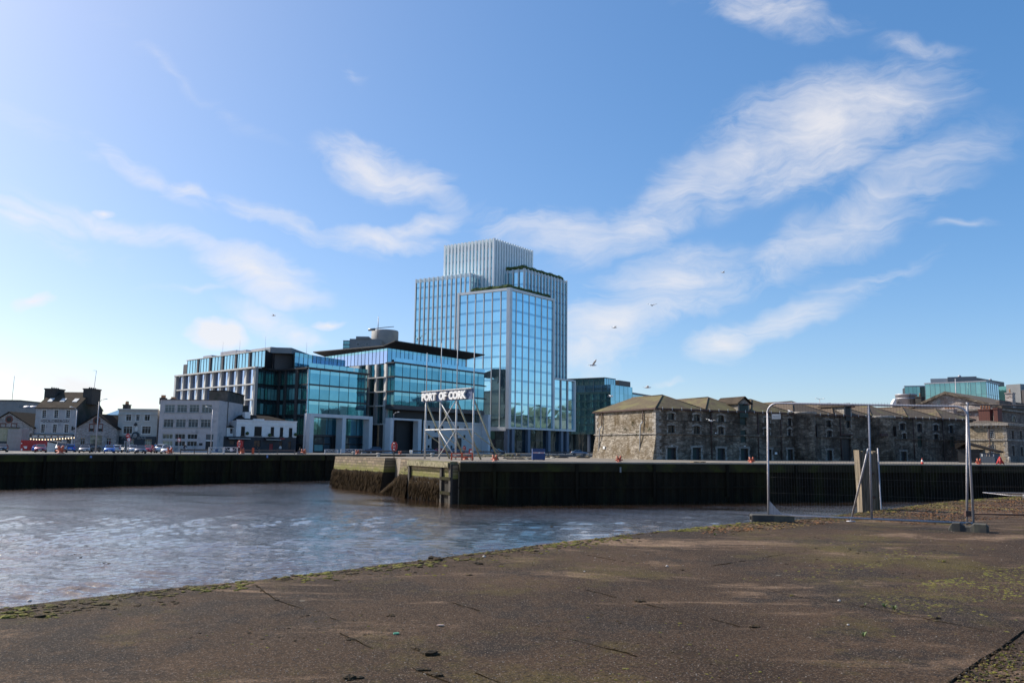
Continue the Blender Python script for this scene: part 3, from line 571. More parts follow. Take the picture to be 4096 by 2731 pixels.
# joints, moss cushions, litter
mat('moss',(.10,.105,.015),(.19,.165,.022),sc=9,rough=1,bump=.02,bsc=60,c3=(.07,.045,.02),sc3=.9,w3=(.48,.6))
mat('moss_dark',(.022,.015,.007),(.060,.036,.012),sc=9,rough=1,bump=.02,bsc=60)
mat('wrack_orange',(.18,.072,.012),(.085,.034,.009),sc=1.6,rough=.75,c3=(.22,.17,.04),sc3=.5,w3=(.5,.62))
mo=MB(); md=MB()
def clump(mb,p,r,n=3,h=.35):
    for i in range(n):
        q=r*random.uniform(.4,1); mb.blob((p.x+random.uniform(-r,r),p.y+random.uniform(-r,r),NZ),q,q*random.uniform(.6,1.2),q*h*random.uniform(.6,1.3),6,2,.35)
tot=0
for a_,b_ in zip(edge[:-1],edge[1:]):
    Ld=(b_-a_).length; nn=Vector((b_.y-a_.y,-(b_.x-a_.x),0)).normalized()
    for i in range(int(Ld*95)):
        p=a_.lerp(b_,random.random()); dn=abs(random.gauss(0,.36)); 
        if noise.noise(Vector((p.x*.9,p.y*.9,0)))<-.30+.30*dn and dn>.1: continue
        clump(mo if random.random()<.75 else md,p+nn*(dn+.03),random.uniform(.012,.05)*(1 if dn<.4 else .7),2,.42)
joints=[((3080,2150),(1900,2110),0)]
JL=[[(1300,2645),(1640,2590),(2000,2731)],[(1300,2505),(1420,2560),(1600,2650),(1800,2731)],[(1020,2340),(1100,2400),(1350,2480)],[(1815,2410),(1950,2455),(2080,2520),(2290,2560),(2500,2610),(2690,2680)],
 [(2010,2265),(2150,2310),(2260,2335),(2500,2400),(2800,2462),(3010,2520),(3200,2560)],[(2330,2215),(2460,2240),(2620,2262),(2800,2290),(2950,2320),(3160,2382),(3450,2425),(3640,2462),(3990,2530)],[(2850,2262),(2990,2240),(3230,2200)],[(1550,2472),(1700,2445),(1815,2418)]]
JL+=[[(4096,2592),(4020,2625),(3985,2672),(3900,2690)],[(3400,2200),(3700,2235),(4096,2300)]]
jb=MB()
for ji,jl in enumerate(JL):
    P=[G(u,v,NZ) for u,v in jl]; P=fine(P,.12,.012)
    for a_,b_ in zip(P,P[1:]):
        w_=(.004+.012*abs(noise.noise(a_*3)))*min(1,max(.3,a_.y/9)); s_=Vector((-(b_-a_).y,(b_-a_).x,0)).normalized()*w_; up=Vector((0,0,.004))
        if noise.noise(a_*2.0+Vector((ji,0,0)))>-.02: jb.poly([a_-s_+up,b_-s_+up,b_+s_+up,a_+s_+up])
        if random.random()<.5 and noise.noise(a_*1.1+Vector((0,ji*3,0)))>-.12: clump(md if random.random()<.75 else mo,a_,random.uniform(.008,.026)*min(1.3,max(.5,a_.y/8)),2,.45)
tag(jb.build('joint_cracks','joint',fixn=False),'thin dark open joints and cracks running across the brown concrete quay','crack',kind='stuff')
for i in range(2600):
    u=random.uniform(0,4096); v=2731-631*random.random()**1.4; p=G(u,v,NZ)
    k=noise.noise(Vector((p.x*.55,p.y*.55,5)))
    if k<.12+.2*random.random(): continue
    e=min((p-q).length for q in edge)
    if any(False for _ in ()): pass
    clump(md if random.random()<.7 else mo,p,random.uniform(.006,.024)*min(1.6,max(.6,p.y/8)),1,.4)
for i in range(420):
    q_=random.random(); p=G(random.uniform(3830,4120),random.uniform(2560,2740),NZ); pk=k0+kd*((p-k0).dot(kd)); dk=(p-pk).dot(kn)
    if dk<.03: continue
    r=random.uniform(.004,.016); pbx=(md if q_<.5 else mo); pbx.blob((p.x,p.y,NZ-.010),r,r*random.uniform(.6,1.2),r*.6,5,2,.4)
for i in range(160):
    p=k0+kd*random.uniform(-.1,1.6)+kn*random.gauss(.0,.03)+Vector((0,0,0)); md.blob((p.x,p.y,NZ-.008),.012,.01,.01,5,2,.4)
for (u,v,r) in ((1727,2614,.06),(1675,2595,.025),(1405,2557,.03),(3012,2505,.045),(1560,2463,.03),(1915,2255,.05),(1740,2238,.09),(1880,2300,.035),(2565,2405,.05),(3745,2473,.04),(1420,2715,.05),(1745,2700,.045),(1695,2675,.04)):
    clump(md,G(u,v,NZ),r*.8,5,.6)
for i in range(2600):
    u=random.gauss(3800,260); v=random.gauss(2300,70); p=G(u,max(v,2150),NZ)
    if noise.noise(Vector((p.x*.7,p.y*.9,9)))<.02: continue
    q=random.uniform(.006,.022); mo.blob((p.x,p.y,NZ),q,q,q*.25,5,1,.4)
# keep it off the water: drop faces whose centre lies beyond the edge
def beyond(p):
    for a_,b_ in zip(ledge[:-1],ledge[1:]):
        d=b_-a_; t=(p-a_).dot(d)/d.length_squared
        if -.02<=t<=1.02: return (d.x*(p.y-a_.y)-d.y*(p.x-a_.x))>0 and abs((d.x*(p.y-a_.y)-d.y*(p.x-a_.x)))/d.length<8
    return False
def prune(mb):
    nf=[];nm=[];ns=[]
    for f,i_,s_ in zip(mb.f,mb.mi,mb.sm):
        if not beyond(mb.v[f[0]]): nf.append(f); nm.append(i_); ns.append(s_)
    mb.f,mb.mi,mb.sm=nf,nm,ns
prune(mo); prune(md)
stuff(mo,'moss','moss','green and ochre moss cushions thick along the concrete quay edge','moss',fixn=False)
stuff(md,'dried_moss','moss_dark','small dark brown moss tufts dotted over the concrete and its joints','moss',fixn=False)
# orange-brown wrack carpet beyond the fence
wc=MB(); WP=[(2850,2112),(3060,2092),(3160,2083),(3309,2066),(3530,2040),(3764,2009),(4096,1984),(4300,1975),(4300,2062),(4096,2068),(3870,2086),(3700,2100),(3500,2085),(3420,2080),(3250,2103),(3060,2122),(2800,2136)]
WG=[G(u,v,NZ) for u,v in WP]
def inside(p,poly):
    r=False; n=len(poly)
    for i in range(n):
        a_,b_=poly[i],poly[(i+1)%n]
        if (a_.y>p.y)!=(b_.y>p.y) and p.x<(b_.x-a_.x)*(p.y-a_.y)/(b_.y-a_.y)+a_.x: r=not r
    return r
WG2=WG; xs=[p.x for p in WG]; ys=[p.y for p in WG]; n=0
while n<42000:
    p=Vector((random.uniform(min(xs),max(xs)),random.uniform(min(ys),max(ys)),NZ)); n+=1
    if not inside(p,WG) or beyond(p): continue
    k=noise.noise(Vector((p.x*.8,p.y*.8,2))); 
    if k<-.38+random.uniform(-.1,.1): continue
    r=random.uniform(.02,.055); a_=random.uniform(0,6.28); h=.010+.028*max(0,k+.35)*random.random()
    d=Vector((math.cos(a_)*r,math.sin(a_)*r,0)); e=Vector((-d.y,d.x,0))*random.uniform(.3,.7)
    z=Vector((0,0,h)); wc.poly([p-d,p-e*.8+z*.7,p+d*.6+z]); wc.poly([p-d,p+d*.6+z,p+e+z*.5])
stuff(wc,'dried_wrack','wrack_orange','carpet of orange brown dried weed on the quay behind the fence','seaweed',fixn=False)
pb=MB()
mat('chip',(.28,.24,.20),(.14,.12,.10),sc=8,rough=.9)
for i in range(2200):
    u=random.uniform(0,4096); v=random.uniform(2060,2731); p=G(u,v,NZ)
    if beyond(p): continue
    r=random.uniform(.0025,.006)*(1+ (p.y>10)*.8); pb.blob((p.x,p.y,NZ+r*.3),r,r*random.uniform(.5,1.3),r*.5,5,2,.4)
stuff(pb,'gravel_chips','chip','pale gravel chips and grit scattered over the concrete quay','gravel',fixn=False)
mat('leaf_fresh',(.14,.19,.05),(.09,.13,.035),sc=12,rough=.6); mat('white_stone',(.5,.46,.42),rough=.7); mat('mint',(.06,.26,.16),rough=.6); mat('pinkish',(.42,.27,.22),(.42,.38,.3),sc=30,rough=.6)
for i,(u,v,s_,lb) in enumerate(((3537,2428,.085,'small green weed in the joint, left of the twin sprouts'),(3578,2440,.1,'leafy green weed with red stems sprouting from the long joint'),(3456,2545,.08,'pale green weed beside an ochre moss cushion nearest the viewer'),(2860,2140,.1,'bright green weed near the quay edge beside the black fence block'),(4040,2655,.06,'tiny green weed growing in the broken slab at the bottom right corner'),(3460,2420,.05,'tiny green sprout beside the white pebble in the joint'))):
    p=G(u,v,NZ); s_*=.62; t=thing('weed_plant',lb,'weed',p); m=MB()
    for j in range(16):
        a_=random.uniform(0,6.28); q=Vector((math.cos(a_),math.sin(a_),0)); hh=Vector((0,0,random.uniform(.3,1)*s_)); c0=p+q*s_*.25+hh*.6; e=Vector((-q.y,q.x,0))*s_*.14
        m.poly([p,c0-e*.7,c0+q*s_*.3+hh*.2,c0+e*.7])
    m.build('leaves','leaf_fresh',t)
def flat_litter(name,m_,u,v,sx_,sy_,lb,cat):
    p=G(u,v,NZ); m=MB(); P=[p+Vector((math.cos(a_)*sx_*random.uniform(.7,1.1),math.sin(a_)*sy_*random.uniform(.7,1.1),.004)) for a_ in [i*6.283/9 for i in range(9)]]
    m.extr(P,(0.002,.001,.008)); tag(m.build(name,m_,org=p),lb,cat)
flat_litter('litter_scrap','mint',1584,2536,.026,.018,'small flat mint green scrap lying on the concrete','litter')
flat_litter('litter_scrap','pinkish',1762,2503,.032,.014,'small crumpled pink and cream paper scrap on the concrete','litter')
for (u,v,r,lb) in ((3357,2404,.022,'round white pebble lying in the long concrete joint'),(3393,2500,.016,'small grey white pebble on open concrete below the joint'),(1937,2228,.03,'white shell lying beside the moss near the quay edge'),(2668,2266,.025,'white shell lying among ochre moss, nearer the middle of the quay'),(2338,2286,.016,'tiny white shell on bare concrete near a round lichen patch'),(118,2407,.03,'small white feather scrap caught in moss at the far left quay edge')):
    p=G(u,v,NZ); m=MB(); m.smooth=True; r*=.7; m.blob((p.x,p.y,NZ+r*.5),r,r*.8,r*.6,8,4,.12); tag(m.build('pebble' if 'pebble' in lb else 'shell' if 'shell' in lb else 'feather','white_stone',org=p),lb,'pebble' if 'pebble' in lb else 'shell' if 'shell' in lb else 'feather')
for (u,v,r) in ((2710,2262,.16),(2150,2305,.17),(2130,2340,.2),(1625,2350,.12),(2015,2490,.22),(1560,2390,.12),(3540,2325,.13),(3700,2560,.24),(3560,2460,.14),(3845,2158,.14),(3480,2493,.1)):
    pass
# ------------------------------------------------------------------ temporary fence
PA=G(3074.5,2085,NZ); PB=G(3872,2122,NZ)
fn=Fr(PA,PB); FL=fn.L
zt=hz(PA.x,PA.y,1613); zb=hz(PA.x,PA.y,2057)
t=thing('mesh_fence','galvanised mesh fence with rounded corners and a white notice, standing on two blocks','fence',PA)
r=.021; rc=.20
def arc(cx,cz,a0,a1,n=6): return [fn.P(cx+rc*math.cos(R(a0+(a1-a0)*i/n)),0,cz+rc*math.sin(R(a0+(a1-a0)*i/n))) for i in range(n+1)]
lean=.10
# loop tube: left leg, top rail, right leg
sl0=fn.st(3070,1660)[0]; sr0,_=fn.st(*c('L',1906,165)); sr1,_=fn.st(*c('L',1958,1100)); zt_r=fn.st(*c('L',1850,148))[1]; print('fence',sl0,sr0,sr1,FL,zt,zt_r)
MB().tube([fn.P(0,0,NZ+.05),fn.P(sl0,0,zt-rc)]+[p+fn.u*sl0 for p in arc(rc,zt-rc,180,90)]+[p+fn.u*(sr0-FL)+Vector((0,0,zt_r-zt)) for p in arc(FL-rc,zt-rc,90,0)]+[fn.P(sr0+(sr1-sr0)*.3,-.03,zt-rc-.45),fn.P(sr1,-.04,NZ+.05)],r,8).build('frame','galv',t)
MB().tube([fn.P(.02,0,zb),fn.P(FL+.08,0,zb)],r*.95,8).build('bottom_rail','galv',t)
us=FL*.503; um0=fn.st(*c('L',1129,140))[0]; um1=fn.st(*c('L',1154,1000))[0]; MB().tube([fn.P(um0,.0,(zt+zt_r)/2),fn.P(um1,0,zb)],r,8).build('middle_post','galv',t)
zbr=fn.st(*c('L',1128,480))[1]; bf=G(*c('L',990,1052),NZ)
MB().tube([fn.P(fn.st(*c('L',1128,485))[0],.045,zbr),bf+Vector((0,0,.01))],.019,8).build('brace','galv',t)
MB().lathe(bf,[(.09,0),(.09,.012),(.02,.02)],8).build('brace_foot','galv',t)
MB().extr([fn.P(.02,0,zb-.01),fn.P(.26,0,zb-.01),fn.P(.24,0,zb+.03),fn.P(.03,0,zb+.26)],fn.n*.006).build('corner_plate','galv',t)
mat('wire',(.09,.075,.07),rough=.8)
m=MB(); x=.05
while x<FL-.02: m.tube([fn.P(x,.02,zb),fn.P(x,.02,zt-.01)],.0016,3,cap=False); x+=.05
z=zb+.12
while z<zt: m.tube([fn.P(.0,.022,z),fn.P(FL,.022,z)],0.0013,3,cap=False); z+=.30
m.build('wire_mesh','wire',t,fixn=False)
b=fn.w('L',370,208,440,247); q=MB().fb(fn,b[0],b[1],.024,.028,b[2],b[3]).build('notice_plate','white_paint',t); tag(q,'blank weathered white notice plate')
text('notice_text','Notice',.045,fn.P((b[0]+b[1])/2,.0285,(b[2]+b[3])/2),fn.u,fn.n,'grey_clad',t,depth=.0004)
# second panel running out of the picture on the right
Q0=G(3869,2110,NZ); z2=hz(Q0.x,Q0.y,1609)
f2=Fr(Q0,(Q0.x+3.6,Q0.y+.42)); t=thing('mesh_fence','mesh fence with taller end post and rusty bottom rail cut off at the right edge','fence',Q0)
MB().tube([f2.P(0,0,NZ+.05),f2.P(f2.st(*c('L',1905,118))[0],0,z2)],.0225,8).build('end_post','galv',t)
zr=f2.st(*c('L',1917,133))[1]; zr2=f2.st(*c('L',1920,993))[1]
mat('rust',(.10,.05,.035),(.06,.04,.035),sc=6,rough=.85)
MB().tube([f2.P(0,0,zr),f2.P(3.5,0,zr-.0)],.014,8).build('top_rail','wire',t)
MB().tube([f2.P(0,0,zr2),f2.P(3.5,0,zr2-.03)],.016,8).build('bottom_rail','rust',t)
MB().tube([f2.P(3.5,0,NZ),f2.P(3.5,0,zr)],.021,8).build('end_post','galv',t)
m=MB(); x=.05
while x<3.45: m.tube([f2.P(x,.02,zr2),f2.P(x,.02,zr)],.0016,3,cap=False); x+=.05
z=zr2+.2
while z<zr: m.tube([f2.P(.0,.022,z),f2.P(3.5,.022,z)],0.0013,3,cap=False); z+=.30
m.build('wire_mesh','wire',t,fixn=False)
zc=f2.st(*c('L',1930,990))[1]
MB().fb(f2,-.03,.14,-.03,.03,zc-.05,zc+.05).build('clamp','rust',t)
# rubber feet
mat('rubber',(.045,.042,.038),(.07,.065,.055),sc=5,rough=.9,c3=(.11,.10,.07),sc3=4,w3=(.52,.66))
def foot(pa,dirx,ln,wd_,h,label,style):
    t=thing('rubber_block',label,'fence block',pa); a_=Vector((dirx[0],dirx[1],0)).normalized(); b_=Vector((-a_.y,a_.x,0)); m=MB()
    w=wd_/2
    def sec(x,hh,ww,z0=0): return [pa+a_*x+b_*(-ww)+Vector((0,0,z0)),pa+a_*x+b_*(-ww*.9)+Vector((0,0,hh*.92)),pa+a_*x+b_*(-ww*.75)+Vector((0,0,hh)),pa+a_*x+b_*(ww*.75)+Vector((0,0,hh)),pa+a_*x+b_*(ww*.9)+Vector((0,0,hh*.92)),pa+a_*x+b_*ww+Vector((0,0,z0))]
    if style==0:
        st_=[(-ln/2,h*.93,w*.94),(-ln/2+.03,h,w),(ln/2-.03,h,w),(ln/2,h*.93,w*.94)]
    else:
        st_=[(-ln/2,h*.3,w*.95),(-ln/2+.06,h*.95,w),(-.13,h,w),(-.05,h*.6,w*.9),(.02,h*.6,w*.9),(.09,h,w),(ln/2-.04,h*.97,w),(ln/2,h*.7,w*.9)]
    S=[sec(*q) for q in st_]
    for p,q in zip(S,S[1:]):
        for i in range(6): j=(i+1)%6; m.poly([p[i],p[j],q[j],q[i]])
    m.poly(S[-1]); 
    if style==1: m.poly(S[0])
    m.build('block','rubber',t)
    if style==0:
        p=S[0]; z1=Vector((0,0,h*.72)); zz0=Vector((0,0,h*.18)); bb=b_*w*.7; o_=pa-a_*(ln/2)
        m=MB(); m.poly([p[0],p[5],o_+bb+zz0,o_-bb+zz0]); m.poly([p[5],p[4],o_+bb+z1,o_+bb+zz0]); m.poly([p[4],p[3],p[2],p[1],o_-bb+z1,o_+bb+z1]); m.poly([p[0],o_-bb+zz0,o_-bb+z1,p[1]]); m.build('open_end','rubber',t,fixn=False)
        m=MB(); I=[o_-bb+zz0,o_+bb+zz0,o_+bb+z1,o_-bb+z1]; J=[q+a_*.25 for q in I]
        for i in range(4): m.poly([I[i],I[(i+1)%4],J[(i+1)%4],J[i]])
        m.poly(J); m.build('hand_hole','black',t,fixn=False)
    MB().lathe(pa+Vector((0,0,h-.01)),[(.04,0),(.04,.015),(.028,.016)],8).build('post_socket','rubber',t)
e1=G(*c('L',230,1085),NZ); e2=G(*c('L',478,1085),NZ); dl=G(*c('L',175,1070),NZ)
foot(PA+Vector((.06,-.02,0)),(1,-.16),.80,.30,.135,'black rubber fence block under the left end of the mesh panel at the water edge',0)
foot(G(3875,2125,NZ),(.72,-.42),.62,.26,.15,'humped grey rubber fence block under the two posts on the right',1)
# fallen panel far right
p0=G(*c('L',2245,848),NZ+.12); t=thing('mesh_fence','mesh fence lying flat on the ground at the far right edge','fence',p0)
MB().tube([p0,p0+Vector((3.4,-.2,0)),p0+Vector((3.6,1.6,0)),p0+Vector((.2,1.8,0)),p0],.012,6).build('frame','galv',t)
m=MB()
for i in range(1,34): m.tube([p0+Vector((.1*i,0,0)),p0+Vector((.1*i+.2,1.75,0))],.002,3,cap=False)
m.build('wire_mesh','wire',t,fixn=False)
MB().tube([p0+Vector((.9,.8,-.12)),p0+Vector((.9,.8,0))],.03,6).build('leg','galv',t)
# ------------------------------------------------------------------ big mooring pile standing in the river
mat('old_timber',(.24,.195,.14),(.10,.08,.055),sc=3.5,rough=.95,st=(6,6,.5),bump=.03,bsc=3,c3=(.10,.10,.065),sc3=1.0,w3=(.5,.7))
px_,py_=xat(3480,20.0,1),20.0
t=thing('mooring_pile','thick weathered square timber pile with split splayed top standing in the river behind the fence','pile',(px_,py_,WZ))
zt_=hz(px_,py_,1803); w0=xat(3446,20.0,.6)-px_; w1=xat(3519,20.,.6)-px_
m=MB(); NS=14; 
for i in range(NS):        # individual grown planks, slightly uneven
    a0=w0+(w1-w0)*i/NS; a1=w0+(w1-w0)*(i+1)/NS
    spl=lambda x,z: x-(.03*((z+.0)/zt_)**3 if z>0 and x<w0+.12 else 0)
    top=zt_+random.uniform(-.05,.03)-(0.02 if i in (3,4,9) else 0)
    q=random.uniform(-.012,.012)
    P=[]
    for z in (-6,0,.8,1.3,top): P.append((px_+spl(a0,z)+.004,px_+spl(a1,z)-.004,z))
    for (x0,x1,z0),(x2,x3,z1) in zip(P,P[1:]):
        for yy in (py_+q,py_+.30): m.poly([(x0,yy,z0),(x1,yy,z0),(x3,yy,z1),(x2,yy,z1)])
        m.poly([(x0,py_+q,z0),(x0,py_+.30,z0),(x2,py_+.30,z1),(x2,py_+q,z1)]); m.poly([(x1,py_+q,z0),(x1,py_+.30,z0),(x3,py_+.30,z1),(x3,py_+q,z1)])
    m.poly([(P[-1][0],py_+q,top),(P[-1][1],py_+q,top),(P[-1][1],py_+.30,top),(P[-1][0],py_+.30,top)])
m.build('timber_post','old_timber',t)
MB().tube([(px_+w1+.03,py_-.03,-4),(px_+w1-.01,py_-.03,zt_+.07)],.018,6).build('steel_rod','galv',t)
m=MB()
for q in ((.05,1.2),(.32,.55),(.3,1.1)): m.lathe((px_+w0+q[0]*.9,py_-.01,q[1]),[(.035,0),(.035,.03),(.015,.04)],6,axis=(0,-1,0))
m.build('bolt','rust',t)
# ------------------------------------------------------------------ lettered sign gantry
S0=Vector((xat(1699,120,0),120,0)); S1=Vector((xat(1892,111,0),111,0))
S0=Vector((xat(1696,120,5),120,0)); 
fs=Fr(S0,S1)
t=thing('sign_gantry','tall white pole gantry on the pier head carrying the blue PORT OF CORK letter board','sign',S0)
tops=[c('E',1438,425),c('E',1595,320),c('E',1763,295),c('E',1938,355)]
bu=[c('H',1145,640)[0],c('H',1310,640)[0],c('H',1495,640)[0],c('H',1690,640)[0]]
ss=[fs.st(u,1720)[0] for u in bu]
zl=fs.st(*c('E',1500,925))[1]; z_b=fs.st(1697,1609.6)[1]; z_t=fs.st(1695,1570)[1]; z_b2=fs.st(1892,1597)[1]; z_t2=fs.st(1892,1555)[1]
zb_=(z_b+z_b2)/2; zt_=(z_t+z_t2)/2; zm=fs.st(*c('E',1670,1222))[1]
for s_,tp in zip(ss,tops):
    z=fs.st(*tp)[1]; MB().tube([fs.P(s_,0,0),fs.P(s_,0,zt_)],.125,8).tube([fs.P(s_,0,zt_),fs.P(s_,0,z)],.08,8,r1=.05).build('pole','steel_white',t)
    ft=fs.P(s_+.15,-4.3,0); MB().tube([fs.P(s_,-.1,zb_-.1),ft],.12,6).build('back_brace','olive_steel',t)
    MB().tube([fs.P(s_,-.1,zm-.4),ft+Vector((0,0,1.2))],.07,6).build('back_stay','olive_steel',t)
MB().tube([fs.P(ss[0],0,zm),fs.P(ss[3],0,zm)],.10,8).build('cross_rail','steel_white',t)
for a_,b_ in ((zb_,zm+.2),(zm-.2,.3)):
    MB().tube([fs.P(ss[1],.1,a_),fs.P(ss[2],.1,b_)],.07,6).build('cross_brace','steel_white',t); MB().tube([fs.P(ss[2],.14,a_),fs.P(ss[1],.14,b_)],.07,6).build('cross_brace','steel_white',t)
mat('sign_blue',(.07,.12,.23),(.05,.08,.16),sc=1.5,rough=.6); mat('letter_white',(.84,.83,.80),(.78,.77,.74),sc=1,rough=.6)
bd=MB().fb(fs,ss[0]-.35,ss[3]+.1,.22,.34,zb_,zt_).build('letter_board','sign_blue',t)
MB().fb(fs,ss[0]-.5,ss[3]+.15,.15,.55,zt_+.003,zt_+.16).build('top_cap','steel_white',t)
hl=(zt_-zb_)
for wd2,k0_,k1_ in (('PORT',1441,1590),('OF',1620,1697),('CORK',1722,1905)):
    a_=fs.st(*c('E',k0_,880))[0]; b_=fs.st(*c('E',k1_,880))[0]
    o_=text('letters',wd2,hl*1.02,fs.P(0,0,0),(1,0,0),(0,0,1),'letter_white',t,depth=.14,bold=.075)
    xs_=[v.co.x for v in o_.data.vertices]; sc_=(b_-a_)/(max(xs_)-min(xs_)); cx_=(max(xs_)+min(xs_))/2
    ys_=[v.co.y for v in o_.data.vertices]; cy_=(max(ys_)+min(ys_))/2; hh_s=hl*.80/(max(ys_)-min(ys_))
    zc_=(zb_+zt_)/2-.02; 
    for v in o_.data.vertices:
        x,y,z=v.co; P=fs.P((a_+b_)/2+(x-cx_)*sc_,.52+z,zc_+(y-cy_)*hh_s)-S0; v.co=P
# ------------------------------------------------------------------ mooring horns (orange), shared shape
mat('orange_horn',(.50,.10,.045),(.40,.075,.035),sc=3,rough=.6,c3=(.6,.4,.28),sc3=2.5,w3=(.56,.68))
def make_horn():
    t=thing('mooring_bollard','x','mooring bollard'); m=MB(); m.lathe((0,0,0),[(.42,0),(.42,.06),(.26,.14),(.22,.32),(.2,.36)],10)
    m.build('base','orange_horn',t)
    for s_ in (-1,1): MB().tube([(s_*.04,0,.26),(s_*.17,0,.55),(s_*.27,0,.86)],.17,8,r1=.12).build('horn','orange_horn',t)
    MB().tube([(-.5,0,.34),(.0,0,.24),(.5,0,.34)],.085,8).build('cross_arm','orange_horn',t)
    return t
horn=make_horn(); hp=[]
def on_quay(frq,u,back):            # a point on the quay behind its edge, seen in column u
    lo,hi=-400,400
    for _ in range(50):
        md_=(lo+hi)/2; P=frq.P(md_,-back,0)
        if proj(P)[0]<u: lo=md_
        else: hi=md_
    return frq.P(lo,-back,0)
HL=[('L',241,1.6,1.45,'orange two horned bollard at the quay edge in front of the dark grey off roader'),('L',678,1.6,1.3,'orange bollard in front of the white saloon on the left quay'),('L',967,1.6,1.3,'orange bollard just right of the red lifebuoy post on the left quay'),('L',1213,1.6,1.2,'orange bollard right of the white pub on the left quay'),('L',1428,1.8,1.1,'orange bollard behind the stone pier head near the dark parked car'),('L',1600,1.8,.9,'small orange bollard beyond the pier head left of the white posts'),
('R',1979,1.3,.95,'orange bollard at the quay edge right of the sign gantry'),('R',2476,1.3,.95,'orange bollard at the quay edge before the sunlit warehouse gable'),('R',3006,1.3,.95,'orange bollard on the quay edge left of the mesh fence'),('R',3916,1.3,1.0,'orange bollard beside the right fence posts before the timber shed')]
for i,(q,u,bk,sc_,lb) in enumerate(HL):
    P=on_quay(fl if q=='L' else FRW,u,bk); o=horn if i==0 else copy_tree(horn)
    o.location=P+Vector((0,0,.06 if bk<1 else 0)); o.scale=(sc_,)*3; o.rotation_euler=(0,0,R(random.uniform(-25,25))); o['label']=lb; o['group']='orange mooring bollards along the quays'
# low white bollards
mat('bollard_white',(.5,.48,.44),(.3,.28,.25),sc=3,rough=.8)
for (u,v,lb) in ((1513,1826,'low pale mushroom bollard on the stone pier head'),(1729,1827,'round pale bollard between the first two gantry poles'),(1414,1819,'low pale bollard next to an orange bollard behind the pier head')):
    P=G(u,v,0) if u!=1414 else on_quay(fl,u,1.4); m=MB(); m.lathe((P.x,P.y,0),[(.3,0),(.26,.12),(.24,.3),(.42,.42),(.42,.52),(.25,.62)],12); tag(m.build('low_bollard','bollard_white',org=P),lb,'bollard')
m=MB(); P=G(1863,1838.5,0); m.lathe((P.x,P.y,0),[(.42,0),(.4,.1),(.3,.16),(.3,.32),(.38,.38),(.25,.46)],12); tag(m.build('low_bollard','orange_horn',org=P),'low round rusty orange bollard inside the orange barrier','bollard')
# two small white posts
for u,lb in ((1641,'left one of two short white posts beyond the pier'),(1648,'right one of two short white posts beyond the pier')):
    P=on_quay(fl,u,2.2); m=MB(); m.lathe((P.x,P.y,0),[(.13,0),(.13,.95),(.06,1.0)],8); tag(m.build('white_post','letter_white',org=P),lb,'post')
# ------------------------------------------------------------------ lifebuoys
def make_buoy(sq=False):
    t=thing('lifebuoy_station','x','lifebuoy'); MB().tube([(0,0,0),(0,0,1.5)],.06,6).build('post','black',t)
    m=MB()
    if sq: m.extr([(-.3,-.16,1.1),(.3,-.16,1.1),(.36,-.16,1.25),(.36,-.16,1.95),(.28,-.16,2.08),(-.28,-.16,2.08),(-.36,-.16,1.95),(-.36,-.16,1.25)],(0,.34,0))
    else: m.extr([(-.18,-.1,1.0),(.18,-.1,1.0),(.42,-.1,1.3),(.42,-.1,1.95),(.2,-.1,2.25),(-.2,-.1,2.25),(-.42,-.1,1.95),(-.42,-.1,1.3)],(0,.2,0))
    m.build('housing','red_paint',t)
    if not sq:
        m=MB(); 
        for k in range(16):
            a_=2*math.pi*k/16; b_=2*math.pi*(k+1)/16; m.tube([(.27*math.cos(a_),-.13,1.62+.42*math.sin(a_)),(.27*math.cos(b_),-.13,1.62+.42*math.sin(b_))],.07,6)
        r=m.build('ring','red_paint',t); m=MB()
        for s_ in (-1,1): m.tube([(-.1,-.2,1.62+s_*.42),(.1,-.2,1.62+s_*.42)],.085,6)
        m.build('white_band','letter_white',r)
        m=MB()
        for s_ in (-1,1): m.bx(s_*.1-.03,s_*.1+.03,-.125,-.105,1.45,1.8)
        m.build('notice','letter_white',t)
    else: MB().bx(-.15,.15,-.175,-.161,1.35,1.75).build('notice','letter_white',t)
    return t
by=make_buoy(); P=on_quay(fl,957,2.0); by.location=P; by.scale=(1.15,)*3; by['label']='red lifebuoy housing on a post before the white pub'; by['group']='red lifebuoy stations'
P=G(1576,1832,0); b2_=copy_tree(by,P,0,'red lifebuoy on a black post standing on the stone pier head'); b2_.scale=(1.05,)*3
P=on_quay(fl,1857,5); b3=copy_tree(by,P,0,'small far off red lifebuoy seen through the gantry poles'); b3.scale=(.9,)*3
P=G(1883,1838.0,0); b4=make_buoy(True); b4.location=P; b4['label']='boxy pinkish red lifebuoy cabinet at the right end of the orange barrier'; b4['group']='red lifebuoy stations'; b4.scale=(.8,.8,.72)
# orange barrier
mat('barrier_orange',(.68,.10,.035),(.55,.08,.03),sc=2,rough=.5)
Pb=G(1806,1840,0); Pc=G(1889,1841,0); fb_=Fr(Pb,Pc); t=thing('barrier','bright orange plastic post and rail barrier at the foot of the sign gantry','barrier',Pb)
for q in (0,.5,1): MB().fb(fb_,fb_.L*q-.09,fb_.L*q+.09,-.1,.1,0,.98).build('post','barrier_orange',t)
for z in (.38,.82): MB().fb(fb_,0.1,fb_.L-.1,-.05,.05,z,z+.11).build('rail','barrier_orange',t)
